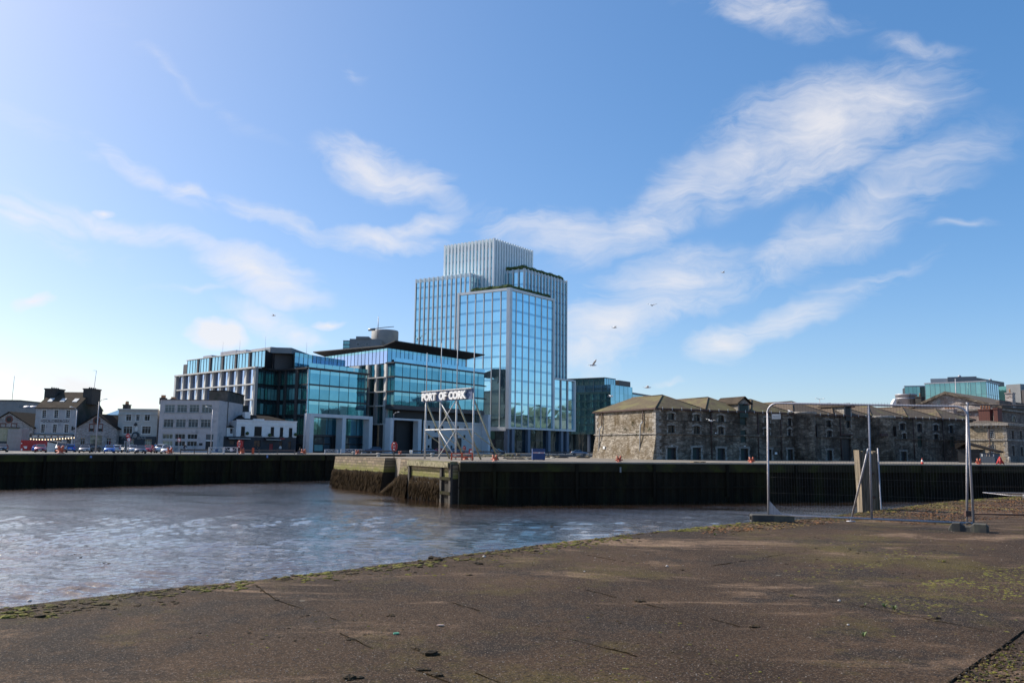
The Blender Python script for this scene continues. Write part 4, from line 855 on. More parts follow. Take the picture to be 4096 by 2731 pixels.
# blue box
mat('box_blue',(.022,.05,.15),(.03,.065,.18),sc=1.2,rough=.6); mat('tape_red',(.55,.05,.05),rough=.5)
Pb=G(2130.5,1839.5,0); Pc=G(2181,1840,0); f_=Fr(Pb,Pc); z1=f_.st(2155,1795)[1]; t=thing('storage_bin','dark blue steel bin with red and white striped tape on the island quay','bin',Pb)
MB().fb(f_,0,f_.L,-1.2,0,0.05,z1).build('body','box_blue',t); MB().fb(f_,-.03,f_.L+.03,-1.23,.04,z1+.002,z1+.07).build('lid','box_blue',t)
for q in (.1,f_.L-.25): MB().fb(f_,q,q+.15,-1.1,-.05,0,.048).build('skid','black',t)
zt2=f_.st(2155,1807.5)[1]; zb2=f_.st(2155,1812.5)[1]; m=MB().mat('letter_white').fb(f_,.05,f_.L-.05,.003,.012,zb2,zt2); m.mat('tape_red')
x=.08
while x<f_.L-.2:
    if not (.78<x<.98): m.extr([f_.P(x,.013,zb2),f_.P(x+.08,.013,zb2),f_.P(x+.14,.013,zt2),f_.P(x+.06,.013,zt2)],f_.n*.004)
    x+=.155
m.build('striped_tape',None,t)
# traffic cones
mat('cone_red',(.62,.07,.04),rough=.5)
def cone(P,s_,lb,n_='traffic_cone'):
    t=thing(n_,lb,'traffic cone',P); MB().bx(P.x-.27*s_,P.x+.27*s_,P.y-.27*s_,P.y+.27*s_,P.z,P.z+.05*s_).build('base','cone_red',t)
    MB().lathe(P+Vector((0,0,.05*s_)),[(.2*s_,0),(.145*s_,.28*s_)],12).build('lower_cone','cone_red',t); MB().lathe(P+Vector((0,0,.33*s_)),[(.15*s_,0),(.09*s_,.3*s_)],12).build('white_sleeve','letter_white',t)
    MB().lathe(P+Vector((0,0,.63*s_)),[(.09*s_,0),(.035*s_,.24*s_)],12).build('tip','cone_red',t)
P=on_quay(FRW,3689,1.2); cone(P,1.0,'red and white traffic cone on the quay edge seen through the mesh fence')
# red tripod
P=on_quay(FRW,4001,4.5); m=MB()
for a_ in (0,2.1,4.2): m.tube([P+Vector((.6*math.cos(a_),.6*math.sin(a_),0)),P+Vector((0,0,1.15))],.1,5)
m.extr([P+Vector((-.5,0,.12)),P+Vector((.5,0,.12)),P+Vector((.15,0,.8)),P+Vector((-.15,0,.8))],(0,.1,0)); tag(m.build('red_trestle','red_paint',org=P),'red triangular steel trestle beside the customs house corner at the far right','trestle')
# pallet
P0=on_quay(FRW,2777,.2); t=thing('pallet','flat timber pallets lying at the quay edge below the warehouse','pallet',P0)
m=MB(); mat('pallet_wood',(.28,.21,.13),(.2,.15,.09),sc=4,rough=.9)
for k in range(2):
    for j in range(5): m.fb(FRW,0,0,0,0,0,0) if False else m.box(P0+FRW.u*k*.95+FRW.n*(-.1-.2*j)+Vector((0,0,.16)),FRW.u*.8,FRW.n*-.14,(0,0,.03))
    for j in range(3): m.box(P0+FRW.u*(k*.95+.36*j)+FRW.n*-.1+Vector((0,0,.06)),FRW.u*.08,FRW.n*-1.0,(0,0,.097))
m.build('boards','pallet_wood',t)
# baulks and rubble banks on the island
mat('baulk',(.045,.038,.032),(.07,.06,.05),sc=2,rough=.95)
for i,(x0,x1,y,hh,lb) in enumerate(((750,1030,1524,16,'long low dark rubble heap left of the blue bin'),(1200,1330,1503,13,'dark timber baulk just right of the blue bin'),(1350,1480,1508,12,'dark timber baulk in line between its neighbours on the island'),(1590,1740,1509,12,'dark timber baulk left of the warehouse corner'),(1890,2050,1498,15,'dark baulk at the foot of the sunlit warehouse gable'))):
    a_=G(*c('G',x0,y),0); b_=G(*c('G',x1,y),0); b_=Vector((b_.x,a_.y+(b_.y-a_.y)*.15,0)); fq_=Fr(a_,b_); h_=hh/3.1357*a_.y/F
    m=MB()
    if i==0:
        for j in range(70): p=a_.lerp(b_,random.random()); m.blob((p.x,p.y+random.uniform(-.8,.8),.05),.5,.4,h_*random.uniform(.4,1),6,2,.4)
        tag(m.build('rubble_heap','baulk',org=a_),lb,'rubble')
    else: m.fb(fq_,0,fq_.L,-.5,0,0,h_).fb(fq_,.3,fq_.L-.3,-.45,-.05,h_+.003,h_+.05); tag(m.build('timber_baulk','baulk',org=a_),lb,'timber')
P=G(*c('I',815,975),0); fq_=Fr(P,P+Vector((2.2,1.0,0))); t=thing('low_hut','low dark cover box with a small pink notice by the warehouse corner','box',P)
MB().fb(fq_,0,fq_.L*1.7,-1.2,0,0,1.0).build('body','baulk',t); MB().fb(fq_,.1,.9,.004,.03,.3,.85).build('notice','pinkish',t)
m=MB(); 
for (u,v,n_) in ((2020,1819,26),(2180,1826,22),(2060,1832,14),(2330,1828,10),(1960,1824,20),(2440,1829,12)):
    for j in range(n_): p=G(u+random.uniform(-60,60),v+random.uniform(-2,3),0); m.blob((p.x,p.y,0),random.uniform(.2,.6),random.uniform(.2,.6),random.uniform(.1,.35),6,2,.4)
mat('rubble_mix',(.20,.16,.11),(.10,.09,.06),sc=.8,rough=1,c3=(.10,.11,.04),sc3=.4); stuff(m,'rubble','rubble_mix','low scattered rubble and weedy earth on the island quay','rubble',fixn=False)
MB_p=MB(); mat('paver',(.5,.45,.35),rough=.8)
for (x,y) in ((1225,1520),(1270,1507),(1290,1510),(960,1527),(520,1460)):
    p=G(*c('G',x,y),0); MB_p.blob((p.x,p.y,.05),.5,.3,.12,5,2,.3)
stuff(MB_p,'pale_debris','paver','pale broken slabs scattered beside the blue bin','rubble',fixn=False)
# ------------------------------------------------------------------ gulls
mat('gull_white',(.75,.75,.74),rough=.7); mat('gull_grey',(.35,.36,.38),rough=.7)
GU=[(2371,1460,75,1.35,.6,'gull soaring right of the tower with one wing raised high'),(2589,1549,80,1.3,-.3,'gull gliding level above the warehouse hip roof'),(2844,1683,95,1.3,1.0,'white gull flapping before the second dormer wall bay'),(3160,1646,95,1.2,.2,'white gull landing beside the round stair turret'),(2443,1585,110,1.3,.5,'small gull before the right glass office'),(1094,1262,120,1.2,.1,'tiny dark gull high over the left glass offices'),(2607,1221,90,1.2,1.2,'grey gull high right of the tower'),(2457,1310,100,1.2,.4,'tiny gull between the tower and the high grey gull'),(2891,1090,110,1.1,.3,'tiny white gull highest in the sky over the warehouse')]
for (u,v,y,s_,ro,lb) in GU:
    P=onY(u,v,y); t=thing('gull',lb,'gull',P,'gulls in flight'); a_=Vector((math.cos(ro),math.sin(ro)*.6,0)).normalized(); sd_=Vector((-a_.y,a_.x,0)); s_*=.8
    m=MB(); m.smooth=True; prof=[(-.32,.012),(-.2,.05),(-.02,.085),(.14,.07),(.22,.045),(.29,.045),(.35,.02)]
    k=len(m.v)
    for (x,r_) in prof:
        for j in range(8): th=j*math.pi/4; m.v.append(P+a_*x*s_+sd_*math.cos(th)*r_*s_+Vector((0,0,math.sin(th)*r_*s_)))
    for i in range(len(prof)-1):
        for j in range(8): j2=(j+1)%8; m.face((k+i*8+j,k+i*8+j2,k+i*8+8+j2,k+i*8+8+j))
    for sg in (-1,1):           # wings grow out of the same body mesh
        up=.55 if (sg>0) else .25
        if 'raised' in lb: up=1.0 if sg<0 else -.05
        w0_=P+a_*.1*s_; z=Vector((0,0,1)); q1=w0_+sd_*sg*.32*s_+z*.3*up*s_+a_*.06*s_; q2=w0_+sd_*sg*.68*s_+z*.42*up*s_-a_*.1*s_
        th_=Vector((0,0,.018*s_)); r0=w0_-a_*.2*s_; r1=q1-a_*.2*s_
        m.extr([w0_+sd_*sg*.03,q1,r1,r0+sd_*sg*.03],th_); m.extr([q1,q2,r1],th_)
    m.extr([P-a_*.3*s_-sd_*.02*s_,P-a_*.3*s_+sd_*.02*s_,P-a_*.44*s_+sd_*.07*s_,P-a_*.44*s_-sd_*.07*s_],(0,0,.012*s_))
    m.build('body','gull_white',t); MB().tube([P+a_*.34*s_,P+a_*.4*s_],.012*s_,5,r1=.005).build('beak','pot',t)
# ------------------------------------------------------------------ old street on the far left bank
def fry(k0,x0,y0,x1,y1,ya,yb=None):
    u0,v0=c(k0,x0,y0); u1,v1=c(k0,x1,y1); a_=onY(u0,v0,ya); b_=onY(u1,v1,yb or ya); return Fr(a_,b_)
def body_sides(m,fr,L,t1,dep,t0=0,s0=0):
    m.poly([fr.P(s0,0,t0),fr.P(s0,-dep,t0),fr.P(s0,-dep,t1),fr.P(s0,0,t1)]); m.poly([fr.P(L,0,t0),fr.P(L,-dep,t0),fr.P(L,-dep,t1),fr.P(L,0,t1)]); m.poly([fr.P(s0,-dep,t0),fr.P(L,-dep,t0),fr.P(L,-dep,t1),fr.P(s0,-dep,t1)])
# -- three storey public house
g=fry('A',568,705,1203,708,180); L_=g.L; ez=g.st(*c('A',880,706))[1]; dep=11.5; rz=g.off(-dep/2).st(*c('A',1150,473))[1]
t=thing('public_house','three storey pale blue grey public house with two big chimneys and three roof lights','house',g.P(0,0,0))
wins=[g.w('A',*q) for q in ((662,742,722,868),(850,740,912,868),(1035,742,1098,868),(640,965,702,1100),(825,965,888,1100),(1008,965,1072,1100))]
gw=[g.w('A',*q) for q in ((600,1190,680,1300),(780,1190,835,1300),(855,1190,1000,1300),(1040,1190,1108,1300))]
m=MB().wall(g,L_,0,ez,wins+gw); m.build('front_wall','render_grey',t,fixn=False)
for q in wins: window(t,g,q,cols=2,rows=4,surround='white_paint',sill='white_paint')
for i,q in enumerate(gw): window(t,g,q,cols=2,rows=1,gm='pane_dark',name='window')
m=MB(); 
for s_ in (0,L_):
    m.poly([g.P(s_,0,0),g.P(s_,-dep,0),g.P(s_,-dep,ez),g.P(s_,-dep/2,rz-.06),g.P(s_,0,ez)])
m.poly([g.P(0,-dep,0),g.P(L_,-dep,0),g.P(L_,-dep,ez),g.P(0,-dep,ez)]); m.build('gable_wall','dark_render',t,fixn=False)
sl=(rz-ez)/(dep/2); m=MB()
m.extr([g.P(-.1,.35,ez-.35*sl),g.P(L_+.05,.35,ez-.35*sl),g.P(L_+.05,-dep/2,rz),g.P(-.1,-dep/2,rz)],(0,0,.16)); m.extr([g.P(-.1,-dep-.3,ez-.3*sl),g.P(L_+.05,-dep-.3,ez-.3*sl),g.P(L_+.05,-dep/2-.01,rz),g.P(-.1,-dep/2-.01,rz)],(0,0,.16))
m.build('roof','slate',t)
for (x0,x1) in ((775,840),(968,1030),(1162,1228)):
    u=(x0+x1)/2; s_=g.off(-2.6).st(*c('A',u,606))[0]; q=MB(); z0=ez+1.9*sl+.17; z1=ez+3.1*sl+.17
    q.extr([g.P(s_-.55,-1.9,z0),g.P(s_+.45,-1.9,z0),g.P(s_+.45,-3.1,z1),g.P(s_-.55,-3.1,z1)],(0,0,.1)); q.build('roof_light','white_paint',t)
gr=g.off(-dep/2)
for (x0,x1,yt) in ((772,942,412),(1372,1515,412)):
    a_=gr.st(*c('A',x0,470))[0]; b_=gr.st(*c('A',x1,470))[0]; ct=gr.st(*c('A',(x0+x1)/2,yt+18))[1]
    h=MB().fb(gr,a_,b_,-1.9,1.9,ez+1,ct).fb(gr,a_-.12,b_+.12,-2.02,2.02,ct+.003,ct+.25).build('chimney','chimney_stone',t)
    q=MB()
    for j in range(4): q.lathe(gr.P((a_+b_)/2+.0,-1.3+.85*j,ct+.25),[(.2,0),(.16,.3)],6)
    q.build('chimney_pot','chimney_stone',h)
# lettering as the photo shows it
text('lettering','•GOLDBERGS•',.78,g.P(*[(g.st(*c('A',862,917)))[0]],.03,g.st(*c('A',862,917))[1]),g.u,g.n,'black',t,depth=.02,sx=1.25)
za=g.st(*c('A',850,1135))[1]; zb_=g.st(*c('A',850,1180))[1]
a_=g.st(*c('A',535,1135))[0]; b_=g.st(*c('A',1155,1135))[0]
MB().fb(g,a_,b_,.01,.55,zb_,za).build('shop_fascia','white_paint',t); MB().fb(g,a_-.1,b_+.1,.003,.7,za+.003,za+.15).build('fascia_cornice','black',t)
q=MB()
for j in range(5): s_=g.st(*c('A',625+102*j,1160))[0]; q.lathe(g.P(s_,.56,(za+zb_)/2),[(.16,0),(.16,.1),(.08,.16)],8,axis=-g.n.cross(Vector((0,0,1))).cross(Vector((0,0,1))))
q.build('round_lamp','black',t)
for i in range(5): s_=a_+(b_-a_)*(.02+.24*i); MB().fb(g,s_-.18,s_+.18,.01,.2,.0,zb_-.003).build('pilaster','white_paint',t)
b=g.w('A',1125,1000,1150,1058); MB().fb(g,b[0],b[1],.05,.12,b[2],b[3]).build('wall_notice','black',t)
# string of bulbs
mat('bulb',(.9,.7,.4),emit=(1,.75,.45,2.2)); t2=thing('festoon_lights','string of small warm festoon bulbs before the public house','lights',g.P(0,3,0)); q=MB(); w_=MB(); pr_=None
gf=g.off(3.0)
for i in range(19):
    x=345+i*45.5; y=1185+ (28-((i-9.5)/9.5)**2*28 if x<780 else 28-(x-760)/420*40)*.8; s_,z_=gf.st(*c('A',x,y)); P=gf.P(s_,0,z_); q.blob(P,.12,.12,.13,6,3,0)
    if pr_ is not None: w_.tube([pr_+Vector((0,0,.12)),P+Vector((0,0,.12))],.02,3)
    pr_=P
q.build('bulbs','bulb',t2); w_.build('cable','black',t2)
# -- gable fronted stone sheds
def shed(k0,xl,xr,ye,xa,ya_,y0,dep,label,wl,dl,rnd_,col='shed_stone',s0_=None):
    fr=fry(k0,xl,ye,xr,ye,y0); ez_=fr.st(*c(k0,(xl+xr)/2,ye))[1]; sa,za_=fr.st(*c(k0,xa,ya_)); t=thing('stone_shed',label,'shed',fr.P(0,0,0)); L_=fr.L
    ops=[fr.w(k0,*q) for q in wl+dl]
    m=MB().wall(fr,L_,0,ez_,ops,rev=.3); m.poly([fr.P(0,0,ez_),fr.P(L_,0,ez_),fr.P(sa,0,za_)]); body_sides(m,fr,L_,ez_,dep); m.build('wall',col,t,fixn=False)
    m=MB(); n_=Vector((0,0,.2))
    for s_ in (-.3,L_+.3):
        zz_=ez_-.3*(za_-ez_)/sa; m.extr([fr.P(s_,.35,zz_),fr.P(sa,.35,za_),fr.P(sa,-dep,za_),fr.P(s_,-dep,zz_)],n_)
    m.build('roof','slate_dark',t)
    for q in ops[:len(wl)]:
        w_=window(t,fr,q,cols=2,rows=1,rec=.25,fm='dark_paint')
        m=MB(); 
        for (a_,b_,c_,d_) in ((q[0]-.17,q[0]-.003,q[2]-.1,q[3]+.2),(q[1]+.003,q[1]+.17,q[2]-.1,q[3]+.2),(q[0]-.003,q[1]+.003,q[3]+.003,q[3]+.2)): m.fb(fr,a_,b_,-.02,.04,c_,d_)
        m.build('brick_surround','brick_red',w_)
    for q in ops[len(wl):]: window(t,fr,q,cols=2,rows=2,rec=.2,gm='pane_warm' if q[1]-q[0]>1.5 else 'pane_dark',fm='white_paint',name='door',split=.65)
    so_,zo=fr.st(*c(k0,*rnd_)); r_=MB(); r_.lathe(fr.P(so_,.0,zo),[(.82,0),(.82,.06),(.55,.07)],16,axis=fr.n,smooth=False); o_=r_.build('round_window','brick_red',t); MB().lathe(fr.P(so_,.071,zo),[(.52,0),(.5,.01)],16,axis=fr.n,smooth=False).build('pane','pane_dark',o_)
    return t,fr
stone('shed_stone',(.46,.43,.41),(.28,.26,.25),(.32,.29,.27),cell=(1.2,1.2,3.0),sc=1.4,stain_w=(.5,.7))
shed('A',1185,1833,1033,1535,815,179.5,22,'whitewashed stone gable shed right of the public house with round brick window',((1408,970,1465,1075),(1545,970,1602,1075)),((1400,1135,1600,1300),(1255,1180,1325,1290),(1662,1180,1735,1290)),(1517,910))
shed('A',-225,523,1012,152,780,179.5,26,'grey stone gable shed left of the public house beside a white hoarding',((10,960,85,1010),(183,960,255,1030)),((400,1105,500,1165),),(144,890))
# glazed roof lantern behind
P=onY(*c('A',1740,840),205); fr=Fr(onY(*c('A',1650,850),200),onY(*c('A',1870,850),200)); t=thing('glazed_roof','low glazed roof lantern peeping behind the sheds left of the bar','roof',fr.P(0,0,0)); z0=fr.st(*c('A',1750,880))[1]; z1=fr.st(*c('A',1750,828))[1]; z2=fr.st(*c('A',1700,792))[1]
MB().fb(fr,.3,fr.L,-9,0,0,z0).build('base_wall','dark_render',t); MB().fb(fr,.4,fr.L,-8.9,-.1,z0+.003,z1).build('side_glazing','glass_teal',t)
MB().extr([fr.P(0,.2,z1),fr.P(fr.L,.2,z1),fr.P(fr.L,-3.5,z2+1.1),fr.P(2.2,-3.5,z2+1.1)],(0,0,.15)).build('roof_glazing','glass_sky',t)
# -- the bar
g=fry('B',112,665,815,665,181); L_=g.L; zt=g.st(*c('B',460,628))[1]; t=thing('corner_bar','grey two window bar with navy shopfront and round crest','bar',g.P(0,0,0))
wl=[((240,700,335,818),2),((422,700,485,818),2),((573,700,668,818),2),((192,915,352,1050),3),((525,915,683,1050),3)]
gl=[g.w('B',*q) for q in ((265,1150,390,1240),(578,1150,705,1330))]
ops=[g.w('B',*q) for q,_ in wl]; m=MB().wall(g,L_,0,zt-.003,ops+gl); body_sides(m,g,L_,zt,13); m.poly([g.P(0,0,zt-.1),g.P(L_,0,zt-.1),g.P(L_,-13,zt-.1),g.P(0,-13,zt-.1)]); m.build('wall','render_bar',t,fixn=False)
for q,(_,n_) in zip(ops,wl): window(t,g,q,cols=n_,rows=2,split=.72,surround='white_paint',sill='white_paint')
for q in gl: window(t,g,q,cols=3,rows=2,split=.7,gm='pane_warm')
MB().fb(g,-.15,L_+.1,-.3,.3,zt,zt+.3).fb(g,-.1,L_,.003,.2,zt-1.0,zt-.85).build('parapet','render_bar',t)
z0=g.st(*c('B',420,1095))[1]; z1=g.st(*c('B',420,1145))[1]
sf=MB()
xs_=[0,gl[0][0]-.05,gl[0][1]+.05,gl[1][0]-.05,gl[1][1]+.05,L_]
for a_,b_ in ((xs_[0],xs_[1]),(xs_[2],xs_[3]),(xs_[4],xs_[5])): sf.fb(g,a_,b_,.01,.25,0,z1)
sf.fb(g,0,L_,.01,.32,z1+.003,z0); 
for a_,b_ in ((xs_[1],xs_[2]),(xs_[3],xs_[4])): sf.fb(g,a_+.004,b_-.004,.01,.2,0,gl[0][2]-.1)
sf.build('shopfront','navy_paint',t)
so_,zo=g.st(*c('B',420,1085)); MB().lathe(g.P(so_,.0,zo+.05),[(.8,0),(.8,.36)],20,axis=g.n,smooth=False).build('arched_fascia','navy_paint',t); MB().lathe(g.P(so_,.43,zo),[(.48,0),(.48,.04),(.3,.08)],14,axis=g.n,smooth=False).build('crest','grey_clad',t)
for w_,x in (('PORT',290),('BAR',540)): s_,z_=g.st(*c('B',x,1127)); text('lettering',w_,.85,g.P(s_,.35,z_),g.u,g.n,'grey_clad',t,depth=.02,sx=1.3)
s_,z_=g.st(*c('B',432,962)); MB().extr([g.P(s_-.45,.01,z_),g.P(s_,.01,z_-.7),g.P(s_+.45,.01,z_),g.P(s_,.01,z_+.7)],g.n*.08).build('diamond_panel','white_paint',t)
s_,z_=g.st(*c('B',420,882)); MB().lathe(g.P(s_,.0,z_),[(.25,0),(.36,.2),(.15,.35)],10,axis=g.n).build('carved_head','dark_paint',t)
g2=g.off(-5); a_=g2.st(*c('B',212,600))[0]; b_=g2.st(*c('B',300,600))[0]; z0=g2.st(*c('B',255,540))[1]; h=MB().fb(g2,a_,b_,-.8,.8,zt-.5,z0).fb(g2,a_-.1,b_+.1,-.9,.9,z0+.003,z0+.15).build('chimney','chimney_stone',t); MB().lathe(g2.P((a_+b_)/2,0,z0+.15),[(.42,0),(.36,.75)],8).build('chimney_pot','pot',h)
# -- mauve grey office block
g=fry('B',822,1030,1880,1030,180); L_=g.L; zt=g.st(*c('B',1360,447))[1]; t=thing('old_office_block','three storey mauve grey block with rows of four wide windows','building',g.P(0,0,0))
r1=[g.w('B',*q) for q in ((935,528,1115,668),(1155,528,1335,668),(1378,528,1553,668),(1598,528,1780,675),(912,790,1090,935),(1132,790,1310,935),(1353,790,1533,935),(1577,793,1757,938))]
r2=[g.w('B',*q) for q in ((893,1052,1080,1140),(1115,1052,1300,1145),(1340,1055,1518,1145),(890,1178,1075,1270),(1112,1180,1298,1272),(1332,1182,1510,1275))]
dr=g.w('B',1668,1060,1800,1348); m=MB().wall(g,L_,0,zt,r1+r2+[dr]); body_sides(m,g,L_,zt,16); m.poly([g.P(0,0,zt-.2),g.P(L_,0,zt-.2),g.P(L_,-16,zt-.2),g.P(0,-16,zt-.2)]); m.build('wall','render_mauve',t,fixn=False)
for q in r1: window(t,g,q,cols=3,rows=2,split=.72,gm='pane_blue',sill='concrete')
for q in r2: window(t,g,q,cols=3,rows=1,gm='pane_warm' if q[0]<r2[0][1] else 'pane_dark')
d=MB().fb(g,dr[0],dr[1],-.18,-.1,0,dr[3]*.62).build('door','black',t); MB().fb(g,dr[0],dr[1],-.12,-.04,dr[3]*.625,dr[3]*.69).build('door_sign','letter_white',t); MB().fb(g,dr[0],dr[1],-.18,-.1,dr[3]*.7,dr[3]).build('fanlight','pane_blue',t)
for q in ((r1[0],r1[4]),(r1[1],r1[5]),(r1[2],r1[6])): MB().fb(g,q[0][1]+.12,q[0][1]+.22,.0,.06,q[1][2],q[0][3]).build('downpipe','render_mauve',t)
MB().fb(g,-.05,L_+.05,-.4,.1,zt,zt+.12).build('coping','dark_render',t); b=g.w('B',1553,1215,1612,1258); MB().fb(g,b[0],b[1],.01,.1,b[2],b[3]).build('name_plate','black',t)
MB().fb(g,.3,L_-2.2,.003,.06,dr[3]+.35,dr[3]+.45).build('string_course','render_mauve',t)
g2=g.off(-8)
for (x0,x1,y0_,p_) in ((868,955,408,(895,935,360)),(1055,1125,425,(1068,1105,393))):
    a_=g2.st(*c('B',x0,430))[0]; b_=g2.st(*c('B',x1,430))[0]; z0=g2.st(*c('B',x0,y0_))[1]; h=MB().fb(g2,a_,b_,-.8,.8,zt-.6,z0).build('chimney','chimney_stone',t); zp=g2.st(*c('B',x0,p_[2]))[1]
    MB().lathe(g2.P((a_+b_)/2,0,z0+.003),[(.55,0),(.5,zp-z0-.12),(.6,zp-z0)],8).build('chimney_pot','pot',h)
# side wing and dark tower block
gl_=fry('B',1888,900,2060,900,181,186); m=MB(); t=thing('dark_side_block','tall dark rendered windowless block rising behind the mauve grey office','building',gl_.P(0,0,0))
z1=gl_.st(*c('B',1960,452))[1]; op=[gl_.w('B',1940,540,2005,690)]
MB().wall(gl_,gl_.L,0,z1,op).build('wing_wall','dark_render',t,fixn=False); MB().fb(gl_,0,gl_.L,-9,-.35,z1-.3,z1-.01).build('wing_roof','slate_dark',t); window(t,gl_,op[0],cols=2,rows=2,split=.6,sill='white_paint')
a_=onY(*c('B',1735,300),192); b_=onY(*c('B',2065,300),192); f0_=Fr(a_,b_); z2=f0_.st(*c('B',1900,290))[1]; e_=onY(*c('B',2222,300),200)
m=MB().prism([(a_.x,a_.y),(b_.x,b_.y),(e_.x,e_.y),(e_.x-1,e_.y+9),(a_.x,a_.y+12)],0,z2); m.build('block_wall','dark_render',t); m=MB().prism([(a_.x-.1,a_.y-.1),(b_.x,b_.y-.15),(e_.x+.2,e_.y-.1),(e_.x-.8,e_.y+9),(a_.x,a_.y+12)],z2+.003,z2+.2); m.build('coping','slate_dark',t)
f3_=Fr((e_.x,e_.y+.5),(e_.x+2.4,e_.y+2)); z3=f3_.st(*c('C',450,540))[1]; MB().fb(f3_,0,f3_.L,-6,0,0,z3).build('rear_stack','dark_render',t)
# -- white pub
g=fry('C',428,950,1508,950,186,196); L_=g.L; za=g.st(*c('C',640,815))[1]; t=thing('white_pub','low white two storey pub with black ground floor and two red doors','pub',g.P(0,0,0))
wl=[g.w('C',*q) for q in ((510,920,583,1085),(750,920,883,1085),(1042,928,1105,1088),(1207,935,1268,1100),(1368,945,1432,1105))]
zm_=g.st(*c('C',950,1108))[1]
m=MB().wall(g,L_,zm_,za,wl); body_sides(m,g,L_,za,11); m.build('upper_wall','render_white',t,fixn=False)
for q in wl: window(t,g,q,cols=1,rows=1,fm='black',fw=.05,sill='black',gm='black_glass')
gs=-6.6; dl=[g.w('C',*q) for q in ((497,1165,565,1365),(1018,1230,1082,1365))]; gw=[g.w('C',*q) for q in ((745,1165,860,1290),(1195,1185,1250,1330),(1360,1185,1410,1330),(305,1170,400,1250))]
m=MB().wall(g,L_,0,zm_-.003,dl+gw,s0=gs); m.build('ground_floor_wall','dark_paint',t,fixn=False)
for q in dl: MB().fb(g,q[0],q[1],-.15,-.08,q[2],q[3]).build('door','red_door',t)
for q in gw: window(t,g,q,cols=2,rows=2,fm='dark_paint')
MB().fb(g,-.05,L_+.1,-.3,.14,za,za+.22).fb(g,0,L_,.002,.1,za-.95,za-.8).build('cornice','render_white',t)
a_=g.st(*c('C',735,800))[0]; b_=g.st(*c('C',922,800))[0]; zz=g.st(*c('C',830,783))[1]; MB().fb(g,a_,b_,-.35,.2,za-.2,zz).build('parapet_block','render_white',t)
m=MB(); z2=za+1.4; A=[g.P(.5,-.3,za),g.P(L_-.2,-.3,za),g.P(L_-.2,-11,za),g.P(.5,-11,za)]; B=[g.P(4,-5.5,z2+.2),g.P(L_-4.5,-5.5,z2)]
m.poly([A[0],A[1],B[1],B[0]]); m.poly([A[2],A[3],B[0],B[1]]); m.poly([A[1],A[2],B[1]]); m.poly([A[3],A[0],B[0]]); m.build('roof','slate_dark',t)
g2=g.off(-3); a_=g2.st(*c('C',560,700))[0]; b_=g2.st(*c('C',655,700))[0]; zc_=g2.st(*c('C',600,662))[1]; h=MB().fb(g2,a_,b_,-.7,.7,za,zc_).build('chimney','render_white',t); m=MB()
for j in (-.2,.2): m.lathe(g2.P((a_+b_)/2+j+.3,0,zc_),[(.15,0),(.13,.25)],6)
m.build('chimney_pot','black',h)
for (x0,x1,y0_,y1_) in ((255,650,1112,1130),(925,1190,1118,1150)):
    a_=g.st(*c('C',x0,y0_))[0]; b_=g.st(*c('C',x1,y0_))[0]; z0=g.st(*c('C',(x0+x1)/2,y0_))[1]; z1=g.st(*c('C',(x0+x1)/2,y1_))[1]
    MB().extr([g.P(a_,.01,z0),g.P(a_,1.1,z1),g.P(a_,1.1,z1-.12),g.P(a_,.01,z0-.15)],g.u*(b_-a_)).build('awning','black',t); MB().fb(g,a_,b_,1.1,1.14,z1-.12,z1-.04).build('awning_edge','letter_white',t)
s_,z_=g.st(*c('C',1240,1138)); text('lettering','The Goose',.62,g.P(s_,.03,z_),g.u,g.n,'red_paint',t,depth=.02) if False else None
MB().fb(g,g.st(*c('C',1190,1138))[0],g.st(*c('C',1295,1138))[0],.01,.05,z_-.14,z_+.14).build('red_sign_strip','red_door',t)
for (x,y) in ((612,1045),(1012,1075),(1475,1065)):
    s_,z_=g.st(*c('C',x,y)); MB().lathe(g.P(s_,.35,z_+.1),[(.05,.35),(.4,.1),(.4,-.2),(.15,-.45)],8).build('hanging_basket','shrub' if 'shrub' in MATS else mat('shrub',(.035,.06,.02),(.06,.09,.03),sc=3,rough=1),t)
fa=g.off(.0); a_=g.st(*c('C',248,990))[0]; b_=g.st(*c('C',418,990))[0]; z1=g.st(*c('C',330,935))[1]; opb=g.w('C',355,950,415,1045); opb=(opb[0],min(opb[1],b_-.1),opb[2],opb[3])
an=Fr(g.P(a_,-1.2,0),g.P(b_-.01,-1.2,0)); opb=(opb[0]-a_,opb[1]-a_,opb[2],opb[3])
m=MB().wall(an,an.L,zm_,z1,[opb]); body_sides(m,an,an.L,z1,7,t0=0); m.build('annex_wall','render_white',t,fixn=False); window(t,an,opb,cols=1,rows=2,split=.35); MB().extr([an.P(-.1,.2,z1),an.P(an.L,.2,z1),an.P(an.L,-5,z1+1.2),an.P(.3,-5,z1+1.2)],(0,0,.12)).build('annex_roof','slate_dark',t)
